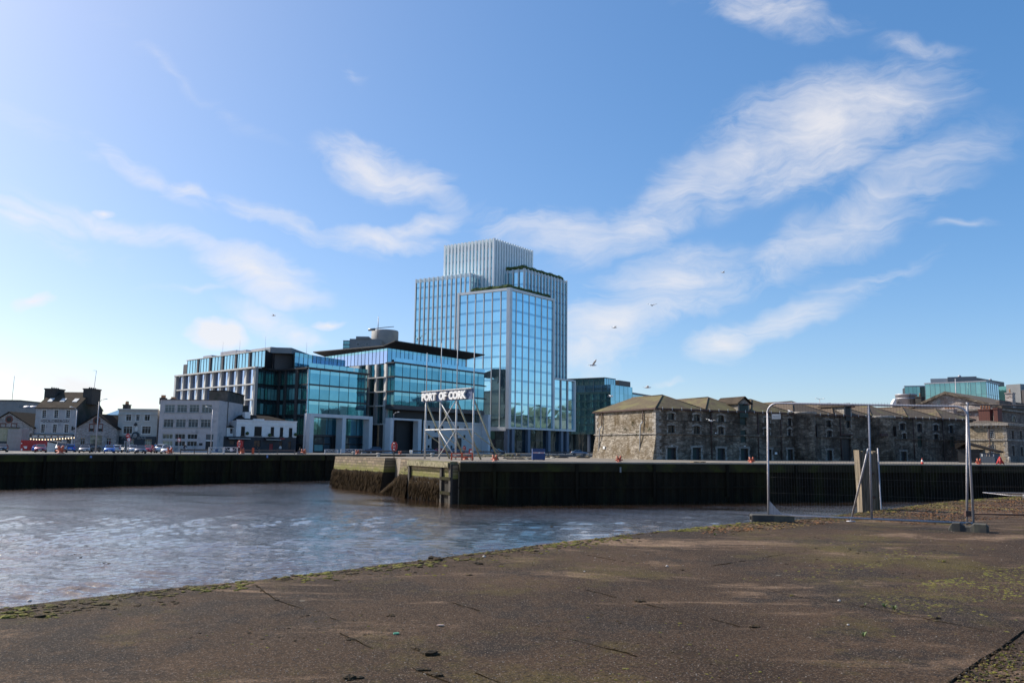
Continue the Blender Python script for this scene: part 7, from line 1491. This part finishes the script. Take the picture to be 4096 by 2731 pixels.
drs=[fw.w('I',*q) for q in ((1085,852,1187,988),(1384,852,1480,990),(1676,860,1766,998),(1950,862,2036,1000))]
ld=[fw.w('I',*q) for q in ((1940,430,2015,585),(1945,645,2015,790))]
op+=[fw.w('J',*q) for q in ((458,498,525,565),(458,630,525,702),(742,508,778,592),(742,636,778,712),(1190,532,1250,612),(1200,655,1256,736),(1427,538,1478,620))]
op+=[fw.w('K',*q) for q in ((625,762,690,846),(845,768,905,872),(1048,782,1108,856),(1247,790,1300,882),(660,888,702,958),(1055,900,1110,975))]
ad=[fw.w('J',*q) for q in ((740,872,800,992),(1202,882,1260,994),(516,872,546,990),(2072,898,2135,1012))]; td=[fw.w('J',1372,706,1488,1000)]
ld+=[fw.w('K',*q) for q in ((850,922,905,1056),(1255,928,1308,1060))]
fix=lambda o:(o[0],o[1],max(o[2],.0),min(o[3],ze-.15))
op=[fix(o) for o in op]; drs=[(o[0],o[1],0,o[3]) for o in drs]; ad=[(o[0],o[1],0,o[3]) for o in ad]; ld=[fix(o) for o in ld]; td=[(o[0],o[1],0,o[3]) for o in td]
MB().wall(fw,LW,-.0,ze,op+drs+ad+ld+td,rev=.55).build('long_wall','warehouse_stone',t,fixn=False)
m=MB().wall(fgw,DW,0,ze,[],rev=.1); m.poly([fw.P(LW,0,0),fw.P(LW,-DW,0),fw.P(LW,-DW,ze),fw.P(LW,0,ze)]).poly([fw.P(0,-DW,0),fw.P(LW,-DW,0),fw.P(LW,-DW,ze),fw.P(0,-DW,ze)]); m.build('gable_wall','gable_stone',t,fixn=False)
for o in op:
    w_=window(t,fw,o,cols=2,rows=2,rec=.4,fm='dark_paint',gm='pane_dark'); a,b,c0,d=o; mdl=(a+b)/2
    m=MB(); r_=(b-a)/2+.35
    m.extr([fw.P(a-.35,.0,d-.15),fw.P(a-.05,.0,d-.05),fw.P(mdl,.0,d+.12),fw.P(b+.05,.0,d-.05),fw.P(b+.35,.0,d-.15),fw.P(b+.28,.0,d+.2),fw.P(mdl,.0,d+.48),fw.P(a-.28,.0,d+.2)],fw.n*.04)
    for (x,y) in ((a-.3,a-.003),(b+.003,b+.3)): m.fb(fw,x,y,-.05,.03,c0,c0+.5).fb(fw,x*.4+y*.6 if x<a-.1 else x,y if x<a-.1 else x*.6+y*.4,-.05,.028,c0+.503,d-.2)
    m.build('arch_surround','ashlar',w_)
for o in drs+ad:
    a,b,c0,d=o; d_=MB().fb(fw,a+.02,a+(b-a)*.62,-.5,-.42,0,d-.02).build('door','door_green',t); MB().fb(fw,a+(b-a)*.625,b-.02,-.52,-.45,0,d-.02).build('side_board','dark_paint',d_)
    m=MB(); 
    for (x,y) in ((a-.45,a-.003),(b+.003,b+.45)): m.fb(fw,x,y,-.05,.035,0,.9).fb(fw,x+(.15 if x<a-.1 else 0),y-(0 if x<a-.1 else .15),-.05,.033,.903,1.8).fb(fw,x,y,-.05,.035,1.803,d)
    m.fb(fw,a-.5,b+.5,-.05,.04,d+.003,d+.35); m.build('door_surround','ashlar',d_)
for o in ld: a,b,c0,d=o; MB().fb(fw,a+.02,b-.02,-.3,-.2,c0+.02,d-.02).build('loading_door','door_green',t)
for o in td: a,b,c0,d=o; MB().fb(fw,a+.02,b-.02,-.5,-.4,c0,d-.02).build('tall_door','black',t); MB().fb(fw,a-.3,b+.4,.01,.2,d+.003,d+.25).build('red_lintel','gutter_red',t)
# ground level ashlar string course, quoins, patches
zsl=fw.st(*c('I',1300,690))[1]
MB().fb(fw,-.15,LW,.003,.22,zsl-.16,zsl+.05).build('string_course','warehouse_stone',t); MB().fb(fgw,-.3,DW+.22,.003,.22,zsl-.16,zsl+.05).build('string_course','ashlar',t)
m=MB(); z=0; k_=0
while z<ze-.4:
    w1,w2=((1.0,.55),(.6,1.0))[k_%2]; m.fb(fw,-.03,w1,.0,.07,z+.02,z+.55); m.fb(fgw,DW-w2,DW+.03,.0,.071,z+.02,z+.55); m.fb(fgw,-.03,w2*1.2,.0,.07,z+.02,z+.55); z+=.57; k_+=1
m.build('quoins','ashlar',t)
m=MB()
for (x0,x1,y0_,y1_) in ((690,860,770,860),(1075,1280,765,980),(1500,1680,780,960),(1900,2140,790,960),(120,190,900,985)):
    b=fw.w('J',x0,y0_,x1,y1_); m.fb(fw,b[0],b[1],.0,.012,b[2],b[3]) if False else None
zg=ze
MB().fb(fw,-.4,LW+.3,-.2,.45,zg-.02,zg+.22).build('gutter','gutter_red',t); MB().fb(fgw,-.4,DW+.45,-.2,.45,zg-.018,zg+.222).build('gutter','gutter_red',t)
m=MB()
for i in range(int(LW/2.0)): m.fb(fw,1+i*2.0,1.09+i*2.0,.452,.5,zg-.1,zg+.42)
m.build('gutter_bracket','steel_white',t)
# rain pipes
for (k_,x,top) in (('I',1600,None),('I',2150,None),('J',655,None),('J',1033,None),('J',1355,None),('K',782,None),('K',1152,None)):
    s_=fw.st(*c(k_,x,700))[0]; MB().tube([fw.P(s_,.14,.1),fw.P(s_,.14,ze)],.085,6).build('rain_pipe','gutter_red',t)
for (x,yj) in ((325,600),(808,545)):
    s_=fgw.st(*c('I',x,500))[0]; zj=fgw.st(*c('I',x,yj))[1]; p_=MB().tube([fgw.P(s_,.18,zj),fgw.P(s_,.18,ze)],.10,6).build('rain_pipe','gutter_red',t); MB().tube([fgw.P(s_-.75,.45,.1),fgw.P(s_-.45,.4,zj-.5),fgw.P(s_,.2,zj-.0)],.12,6).build('white_pipe','steel_white',t)
# buttress-like weathering on gable: leaning base
MB().extr([fgw.P(0,.0,0),fgw.P(0,.75,0),fgw.P(0,.02,zsl-.2)],fgw.u*DW).build('battered_base','gable_stone',t)
for (x,y) in ((600,640),(690,570),(885,635),(440,700),(740,690)):
    s_,z_=fgw.st(*c('I',x,y)); m=MB()
    for k_ in range(40): p=fgw.P(s_+random.gauss(0,.22),.05+random.uniform(0,.35),z_+random.gauss(0,.22)); d=Vector((random.uniform(-1,1),random.uniform(-1,1),random.uniform(-1,1)))*.12; m.poly([p,p+d,p+d.cross(Vector((0,1,.3)))])
    tag(m.build('wall_shrub','shrub',org=fgw.P(s_,.1,z_),fixn=False),{600:'small shrub growing high in the middle of the sunlit gable wall',690:'small shrub in the gable wall beside the upper white pipe elbow',885:'small shrub in the gable wall nearest the corner quoins',440:'small shrub under the string course left on the gable wall',740:'small shrub under the string course beside the white pipe'}[x],'plant')
# roofs: transverse hips side by side
NB=8; bw=LW/NB; zr=hz(fw.P(bw/2,-bw/2,0).x,fw.P(bw/2,-bw/2,0).y,1580); print('ridge',zr)
for i in range(NB):
    a=bw*i-(.35 if i==0 else 0); b=bw*(i+1)+(.35 if i==NB-1 else 0); md_=bw*(i+.5); z1=zr-.03*i; rg=ze+.2; A=fw.P(a,.4,rg); B=fw.P(b,.4,rg); Cc=fw.P(b,-DW-.3,rg); D=fw.P(a,-DW-.3,rg); Pp=fw.P(md_,-bw/2,z1); Q=fw.P(md_,-DW+bw/2,z1)
    # subdivided, faintly sagging slopes
    m=MB(); m.poly([A,B,Pp]); m.poly([B,Cc,Q,Pp]); m.poly([Cc,D,Q]); m.poly([D,A,Pp,Q]); r=m.build('roof','moss_roof' if i<3 else 'brown_roof',t)
    MB().tube([Pp,Q],.14,5).tube([Pp,A],.11,5).tube([Pp,B],.11,5).build('ridge_tiles','brown_roof',r)
# hoist dormers
def dormer(k0,x0,x1,ye,ya,ytop,dz):
    a=fw.st(*c(k0,x0,ye))[0]; b=fw.st(*c(k0,x1,ye))[0]; z0=ze-.1; z1=fw.st(*c(k0,(x0+x1)/2,ya))[1]; z2=fw.st(*c(k0,(x0+x1)/2,ytop))[1]; d=MB().fb(fw,a,b,-5.5,.25,ze+.25,z1)
    d.extr([fw.P(a,.25,z1),fw.P(b,.25,z1),fw.P((a+b)/2,.25,z2-.1)],fw.n*-.4); o=d.build('hoist_dormer','ashlar',t)
    m=MB()
    for s0_,s1_ in ((a-.4,(a+b)/2),(b+.4,(a+b)/2)): m.extr([fw.P(s0_,.7,z1-.15),fw.P(s1_,.7,z2),fw.P(s1_,-6,z2),fw.P(s0_,-6,z1-.15)],(0,0,.18))
    m.build('dormer_roof','slate',o); MB().fb(fw,a+.35,b-.35,.252,.3,ze-.9,z1-.1).build('hoist_door','door_green' if dz else 'black',o); MB().tube([fw.P((a+b)/2,0,z1-.2),fw.P((a+b)/2,1.9,z1-.2)],.14,5).build('hoist_beam','gutter_red',o)
dormer('I',1905,2042,400,335,262,True); dormer('J',1390,1480,470,365,340,False)
s_=fw.st(*c('K',235,600))[0]
# round turrets
def turret(k0,x0,x1,yp,slit):
    a=fw.st(*c(k0,x0,700))[0]; b=fw.st(*c(k0,x1,700))[0]; r=(b-a)/2; z1=fw.st(*c(k0,(x0+x1)/2,yp))[1]; o=fw.P((a+b)/2,.1,0)
    h=MB().lathe(o,[(r*1.08,0),(r*1.0,zsl),(r*.97,z1-.75),(r*.98,z1-.5)],20).build('turret','warehouse_stone',t); MB().lathe(o+Vector((0,0,z1-.5)),[(r*1.0,.003),(r*1.1,.12),(r*1.1,.5),(r*.9,.55)],20).build('turret_cap','ashlar',h)
    s_=a+(b-a)*slit; zq=fw.st(*c(k0,x0,650))[1]; MB().fb(fw,s_-.1,s_+.1,.6,r*.96,zq-1.1,zq+.9).build('slit','black',h)
turret('J',812,1022,437,.82); turret('J',1722,1925,485,.88)
s_,z_=fw.st(*c('J',1745,700)); MB().fb(fw,s_-.9,s_+1.0,2.2,2.6,z_-.3,z_+.25).build('red_beam','gutter_red',t)
for q in (('I',1645,675,1660,687),('I',1130,825,1148,832),('J',220,830,240,838),('J',585,905,612,930)): b=fw.w(*q); MB().fb(fw,b[0],b[1],.01,.08,b[2],b[3]).build('name_plate','letter_white',t)
b=fgw.w('I',362,835,382,868); MB().fb(fgw,b[0],b[1],.5,.62,b[2],b[3]).build('meter_box','letter_white',t)
cb=MB(); pr_=None
for i in range(40):
    s_=LW*.55*i/39; p=fw.P(s_,.1,zsl+2.3-.2*abs(math.sin(i*.45))); 
    if pr_ is not None: cb.tube([pr_,p],.035,3)
    pr_=p
cb.build('wall_cable','black',t)
# timber shed at its far end
fs_=Fr(onY(*c('K',1350,1180),150),onY(*c('K',1815,1180),146)); z1=fs_.st(*c('K',1440,1000))[1]; z2=fs_.st(*c('K',1810,1110))[1]
t=thing('timber_shed','blue grey lean to shed with dark sloping roof at the far end of the warehouse','shed',fs_.P(0,0,0)); sm=fs_.st(*c('K',1630,1180))[0]; sr=fs_.L; st_=fs_.st(*c('K',1440,1000))[0]
mat('shed_blue',(.07,.09,.12),(.055,.07,.095),sc=1,rough=.7); MB().fb(fs_,sm,sr,-4,0,0,z2-.3).build('end_wall','shed_blue',t); MB().fb(fs_,0,sm-.003,-4,-.4,0,z1-1.2).build('open_side','black',t)
MB().extr([fs_.P(-.2,.5,z1-.2),fs_.P(st_,.5,z1),fs_.P(sr+.5,.5,z2),fs_.P(sr+.5,.5,z2-.25),fs_.P(st_,.5,z1-.3),fs_.P(-.2,.5,z1-1.2)],fs_.n*-5).build('roof','slate_dark',t)
for x in (1650,1795,1710,1745): b=fs_.w('K',x,1145,x+(14 if x in (1650,1795) else 10),1175); MB().fb(fs_,b[0],b[1],.01,.04,b[2],b[3]).build('notice','letter_white' if x in (1650,1795) else 'pinkish',t)
# ================================================================== customs house
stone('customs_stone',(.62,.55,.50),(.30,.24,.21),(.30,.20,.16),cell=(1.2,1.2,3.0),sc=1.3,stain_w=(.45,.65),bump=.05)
stone('customs_shaded',(.26,.21,.175),(.13,.105,.088),(.09,.068,.055),cell=(1.2,1.2,3.0),sc=1.3,stain_w=(.45,.65),bump=.05)  # customs stone darkened: shade of the right-hand faces put into the colour
stone('wing_stone',(.44,.35,.24),(.25,.19,.12),(.19,.135,.08),cell=(.9,.9,2.2),sc=1.2,stain_w=(.48,.68),bump=.05)
dL=Vector((.68,-.73,0)).normalized()   # along the lit faces, left to right
def rayline(k0,x,y,P,d):               # where a column of the photo crosses the plan line P+d*k
    u,v=c(k0,x,y); rr=ray(u,v); n_=Vector((d.y,-d.x,0)); k=(P-CAM).dot(n_)/rr.dot(n_); return CAM+rr*k
P0=onY(*c('K',1870,560),186); P0.z=0; P1=rayline('K',760,560,P0,dL); P1.z=0; fc=Fr(P1,P0); dR=Vector((.73,.68,0)); fcr=Fr(P0,P0+dR*30)
zec=fc.st(*c('K',1860,556))[1]; sap,zap=fc.st(*c('K',1205,378)); print('customs',fc.L,zec,zap)
t=thing('customs_house','old stone customs house with broad pediment gable, cornices and brick chimneys at the far right','building',P0)
ow=fc.w('K',1097,478,1132,538)
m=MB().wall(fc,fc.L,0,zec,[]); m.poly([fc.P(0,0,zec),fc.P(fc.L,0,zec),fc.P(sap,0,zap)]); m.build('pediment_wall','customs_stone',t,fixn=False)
b=(ow[0],ow[1],ow[2],ow[3]); q=window(t,fc,b,cols=2,rows=2,rec=-.1,fm='white_paint')
oc=fcr.w('M',940,640,1040,715)
MB().wall(fcr,30,0,zec,[]).build('side_wall','customs_shaded',t,fixn=False)
m=MB(); th=Vector((0,0,.3))
for (s0_,z0_) in ((-.8,zec-.2),(fc.L+.8,zec-.2)): m.extr([fc.P(s0_,.7,z0_),fc.P(sap,.7,zap),fc.P(sap,-30,zap),fc.P(s0_,-30,z0_)],th)
m.build('roof','brown_roof',t)
m=MB()
for (s0_,z0_) in ((-.8,zec-.2),(fc.L+.8,zec-.2)): m.extr([fc.P(s0_,.72,z0_+.3),fc.P(sap,.72,zap+.3),fc.P(sap,.72,zap-.25),fc.P(s0_,.72,z0_-.2)],fc.n*.15)
m.build('raking_cornice','warehouse_stone',t)
for fr,L_ in ((fc,fc.L),(fcr,30)): MB().fb(fr,0,L_+.3,.003,.55,zec-.75,zec-.25).build('cornice','ashlar',t)
MB().fb(fcr,0,30,-.6,.12,zec-.2,zec+1.6).build('parapet','customs_shaded',t)
s_,z_=fcr.st(*c('M',995,690)); o=MB()
for k_ in range(9):
    a_=math.pi*k_/9; b_=math.pi*(k_+1)/9; r0,r1=1.25,1.75; o.extr([fcr.P(s_+r0*math.cos(a_),0,z_-.6+r0*math.sin(a_)),fcr.P(s_+r1*math.cos(a_),0,z_-.6+r1*math.sin(a_)),fcr.P(s_+r1*math.cos(b_),0,z_-.6+r1*math.sin(b_)),fcr.P(s_+r0*math.cos(b_),0,z_-.6+r0*math.sin(b_))],fcr.n*.15)
oo=o.build('arch_window','ashlar',t); MB().extr([fcr.P(s_+1.24*math.cos(math.pi*k_/8),0.01,z_-.6+1.24*math.sin(math.pi*k_/8)) for k_ in range(9)],fcr.n*.04).build('pane','pane_blue',oo)
# chimneys rising before the gable
def chim(k0,x0,x1,yt,yb,off_,matn,pots=0,dpt=2.2):
    fr=fc.off(off_); a=fr.st(*c(k0,x0,(yt+yb)/2))[0]; b=fr.st(*c(k0,x1,(yt+yb)/2))[0]; z1=fr.st(*c(k0,(x0+x1)/2,yt))[1]; z0=fr.st(*c(k0,(x0+x1)/2,yb))[1]
    h=MB().fb(fr,a,b,-dpt,0,z0-2,z1-.25).fb(fr,a-.12,b+.12,-dpt-.12,.12,z1-.247,z1).build('chimney',matn,t)
    if pots:
        q=MB()
        for j in range(pots): q.lathe(fr.P(a+(b-a)*(j+.5)/pots,-dpt/2,z1),[(.18,0),(.15,.75),(.19,.85)],8)
        q.build('chimney_pot','pot',h)
chim('M',445,622,530,665,4.5,'brick_red',4); chim('M',680,745,515,668,4.5,'brick_red',0,3.0); chim('K',1165,1300,580,690,4.5,'customs_stone',4); chim('K',820,893,425,500,-2,'chimney_stone',1); chim('K',1945,2035,375,460,-8,'customs_stone',1)
fr=fc.off(1.0); chim('K',607,690,592,650,2.0,'customs_stone',4)
m=MB(); a=fc.off(2.5).st(*c('K',420,620))[0]; b=fc.off(2.5).st(*c('K',800,620))[0]; z1=fc.off(2.5).st(*c('K',700,590))[1]; MB().fb(fc.off(2.5),a,b,-8,0,0,z1).build('rear_range','customs_stone',t)
# lit corner wing in front
Pw=onY(*c('K',1975,1000),158); Pw.z=0; Pw1=rayline('K',1500,1000,Pw,dL); Pw1.z=0; fq_=Fr(Pw1,Pw); fqr=Fr(Pw,Pw+dR*24); zc_=fq_.st(*c('K',1960,785))[1]
t=thing('customs_wing','two storey warm stone corner wing of the customs house with small paned windows','building',Pw)
opw=[fq_.w('K',1733,845,1803,948),fq_.w('K',1745,1040,1810,1145)]
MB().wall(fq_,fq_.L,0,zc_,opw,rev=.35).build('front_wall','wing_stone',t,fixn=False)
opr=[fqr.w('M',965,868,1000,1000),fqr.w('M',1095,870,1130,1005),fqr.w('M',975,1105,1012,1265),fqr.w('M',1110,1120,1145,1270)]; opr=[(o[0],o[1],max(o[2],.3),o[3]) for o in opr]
MB().wall(fqr,24,0,zc_,opr,rev=.35).build('side_wall','customs_shaded',t,fixn=False)
for o in opw: window(t,fq_,o,cols=3,rows=4,rec=.25,fm='letter_white',surround='ashlar')
for o in opr: window(t,fqr,o,cols=2,rows=3,rec=.25,fm='dark_paint',surround='ashlar')
zst=fq_.st(*c('K',1800,968))[1]
for fr,L_ in ((fq_,fq_.L),(fqr,24)):
    MB().fb(fr,-.2,L_+.5,.003,.6,zc_-.05,zc_+.42).build('cornice','ashlar',t); MB().fb(fr,0,L_,.003,.14,zst-.15,zst+.15).build('string_course','ashlar',t)
    m=MB(); x=.3
    while x<L_: m.fb(fr,x,x+.3,.003,.4,zc_-.4,zc_-.055); x+=.75
    m.build('dentils','ashlar',t)
m=MB(); z=0; k_=0
while z<zc_-.6: w1=(.7,.45)[k_%2]; m.fb(fq_,fq_.L-w1,fq_.L+.03,0,.05,z+.02,z+.5); z+=.52; k_+=1
m.build('quoins','ashlar',t)
zr2=fq_.st(*c('K',1850,692))[1]-.9; A=fq_.P(-.3,.5,zc_+.43); B=fq_.P(fq_.L+.5,.5,zc_+.43)+fqr.n*0; Cc=fqr.P(24,.5,zc_+.43); D=fq_.P(-.3,-24,zc_+.43); r1=fq_.P(fq_.L-5,-5,zr2+.6); r0=fq_.P(fq_.L-5,-19,zr2+.6); r2=fq_.P(0,-6,zr2+.6)
m=MB(); m.poly([A,B,r1,r2]); m.poly([B,Cc,r0,r1]); m.build('roof','brown_roof',t)
MB().tube([fq_.P(fq_.L*.55,.2,.2),fq_.P(fq_.L*.55,.2,zc_)],.08,6).build('rain_pipe','gutter_red',t)
MB().lathe(fq_.P(fq_.L+.3,.6,0),[(.22,0),(.22,1.0),(.15,1.1)],10).build('corner_guard_stone','bollard_white',t)
# ================================================================== green glass block behind the customs house
f6=Fr(onY(*c('K',945,350),262),onY(*c('K',1712,350),250)); t=thing('office_building','modern green glass block with grey roof boxes rising behind the customs house','office building',f6.P(0,0,0)); po=Pool(t)
za=f6.st(*c('K',1710,238))[1]; zb_=f6.st(*c('K',1330,455))[1]-6; f7=Fr(f6.P(f6.L,0,0),onY(*c('K',1868,350),262)); zmid=f6.st(*c('K',1700,395))[1]
MB().prism([(p.x,p.y) for p in (f6.P(.2,-.3,0),f6.P(f6.L-.2,-.4,0),f7.P(f7.L,-.3,0),f7.P(f7.L,-20,0),f6.P(.2,-22,0))],0,za-.1).build('core','black',t)
curtain(po,t,f6,0,f6.L,[zb_,zmid,za],12,'glass_green','grey_clad',n=0,jit=.01); curtain(po,t,f7,0,f7.L,[zb_,zmid,za],6,'glass_sky','grey_clad',n=0)
for fr in (f6,f7): MB().fb(fr,-.2,fr.L+.1,-.4,.3,za+.003,za+.35).build('roof_edge','galv',t)
f8=Fr(onY(*c('K',690,380),270),onY(*c('K',942,380),268)); z8=f8.st(*c('K',800,303))[1]; curtain(po,t,f8,0,f8.L,[z8-7.5,z8],5,'glass_green','grey_clad',n=0); MB().fb(f8,.1,f8.L,-8,-.2,0,z8-.1).build('core','black',t); MB().fb(f8,-.2,f8.L,-.5,.25,z8+.003,z8+.35).build('roof_edge','galv',t)
f9=Fr(onY(*c('K',1010,230),268),onY(*c('K',1590,230),262)); s2=f9.st(*c('K',1225,230))[0]; MB().fb(f9,0,s2-.01,-6,0,za,f9.st(*c('K',1100,200))[1]).build('roof_box','pale_concrete',t); MB().fb(f9,s2,f9.L,-9,.3,za,f9.st(*c('K',1400,178))[1]).build('roof_box','grey_clad',t)
f10=Fr(f9.P(f9.L+.01,0,0),onY(*c('K',1935,260),278)); MB().fb(f10,0,f10.L,-8,0,za,f9.st(*c('K',1590,188))[1]).build('roof_box','bronze_clad',t)
m=MB()
for x,fz_ in ((1375,f9),(1800,f10)): s_,z_=fz_.st(*c('K',x,186)); m.lathe(fz_.P(s_,-1,f9.st(*c('K',1375,178))[1] if fz_ is f9 else f9.st(*c('K',1590,188))[1]),[(.5,0),(.5,.4),(.2,.6)],8)
m.build('roof_vent','galv',t)
P=onY(*c('K',1560,300),240); MB().tube([Vector((P.x,250.5,0+za-14)),Vector((P.x,P.y+10,za+.8))],.12,6).build('mast','galv',t); po.done()
f11=Fr(onY(*c('K',1862,400),246),onY(*c('K',2143,400),240)); t=thing('office_building','dark grey windowless block right of the green glass block','office building',f11.P(0,0,0)); z1=f11.st(*c('K',2050,272))[1]; sm=f11.st(*c('K',1966,400))[0]; MB().fb(f11,0,sm-.01,-10,-.3,0,z1-.4).build('glazed_corner','glass_dark',t); MB().fb(f11,sm,f11.L,-14,0,0,z1).build('clad_wall','grey_clad',t)
f12=Fr(f11.P(f11.L+.3,0,0),f11.P(f11.L+9,0,0)); MB().fb(f12,0,9,-10,0,0,f11.st(*c('K',2160,342))[1]).build('rear_wing','bronze_clad',t)
# cylindrical tank and nearby white gable
P=onY(*c('K',705,460),205); r=(onY(*c('K',830,460),205).x-onY(*c('K',582,460),205).x)/2; z1=hz(P.x,P.y,c('K',705,398)[1]); z0=hz(P.x,P.y,c('K',705,462)[1]); t=thing('steel_tank','ribbed grey steel tank behind the warehouse roofs','tank',Vector((P.x,P.y,0)))
MB().lathe((P.x,P.y,0),[(r*.97,0),(r*.97,z0),(r*1.02,z0+.05),(r*1.02,z0+.3)],24).build('lower_drum','galv',t); MB().lathe((P.x,P.y,z0+.303),[(r*1.0,0),(r*1.0,z1-z0-.6),(r*1.04,z1-z0-.55),(r*1.04,z1-z0-.3)],24).build('upper_drum','galv',t); MB().tube([(P.x-.1*r,P.y-r*1.05,z0-2),(P.x-.1*r,P.y-r*1.05,z1+.2)],.08,5).build('ladder_pipe','bronze_clad',t)
P=onY(*c('K',555,500),204); fr=Fr(onY(*c('K',530,500),204),onY(*c('K',582,500),204)); t=thing('gable_house','small white gable end left of the steel tank','house',fr.P(0,0,0)); z1=fr.st(*c('K',560,455))[1]; z0=fr.st(*c('K',530,520))[1]; MB().extr([fr.P(0,0,0),fr.P(fr.L,0,0),fr.P(fr.L,0,z1),fr.P(fr.L*.7,0,z1),fr.P(0,0,z0)],fr.n*-1.2).build('wall','render_white',t)
P=onY(*c('K',855,380),203); MB().tube([Vector((P.x,P.y,5)),Vector((P.x,P.y,hz(P.x,P.y,c('K',855,342)[1])))],.15,6).build('flue_pipe','galv',t) if False else None
# ================================================================== wooded hills round the back, seen mirrored in the glass
mat('hill_green',(.10,.10,.07),(.19,.17,.13),sc=.02,rough=1,c3=(.20,.18,.15),sc3=.03,w3=(.6,.62)); m=MB(); N=90; ctr=Vector((0,150,0)); rows=[(620,-4),(720,14),(820,34),(900,52),(1000,56),(1300,20)]
vv=[]
for i in range(N+1):
    az_=R(50+(290-50)*i/N); d=Vector((math.sin(az_),math.cos(az_),0)); g_=.75+.5*noise.noise(Vector((i*.12,0,0)))
    vv.append([ctr+d*r_+Vector((0,0,h*g_*(1 if h>0 else 1)+(3*noise.noise(Vector((i*.5,h,0))) if h>0 else 0))) for r_,h in rows])
for i in range(N):
    for j in range(len(rows)-1): m.poly([vv[i][j],vv[i+1][j],vv[i+1][j+1],vv[i][j+1]])
struct(m,'hills','hill_green',fixn=False)
m=MB(); mat('woodland',(.05,.06,.035),(.09,.095,.055),sc=.05,rough=1)
for i in range(900):
    az_=R(random.uniform(52,288)); d=Vector((math.sin(az_),math.cos(az_),0)); r_=random.choice((random.uniform(640,900),random.uniform(840,930))); g_=.75+.5*noise.noise(Vector(((math.degrees(az_)-50)/240*N*.12,0,0))); h=52*g_*min(1,max(0,(r_-620)/280)); q=random.uniform(5,10); m.blob(ctr+d*r_+Vector((0,0,h+q*.4)),q,q,q*.9,7,3,.4)
stuff(m,'woodland','woodland','distant dark trees on the hills behind the viewer, mirrored in the glass towers','trees',fixn=False)
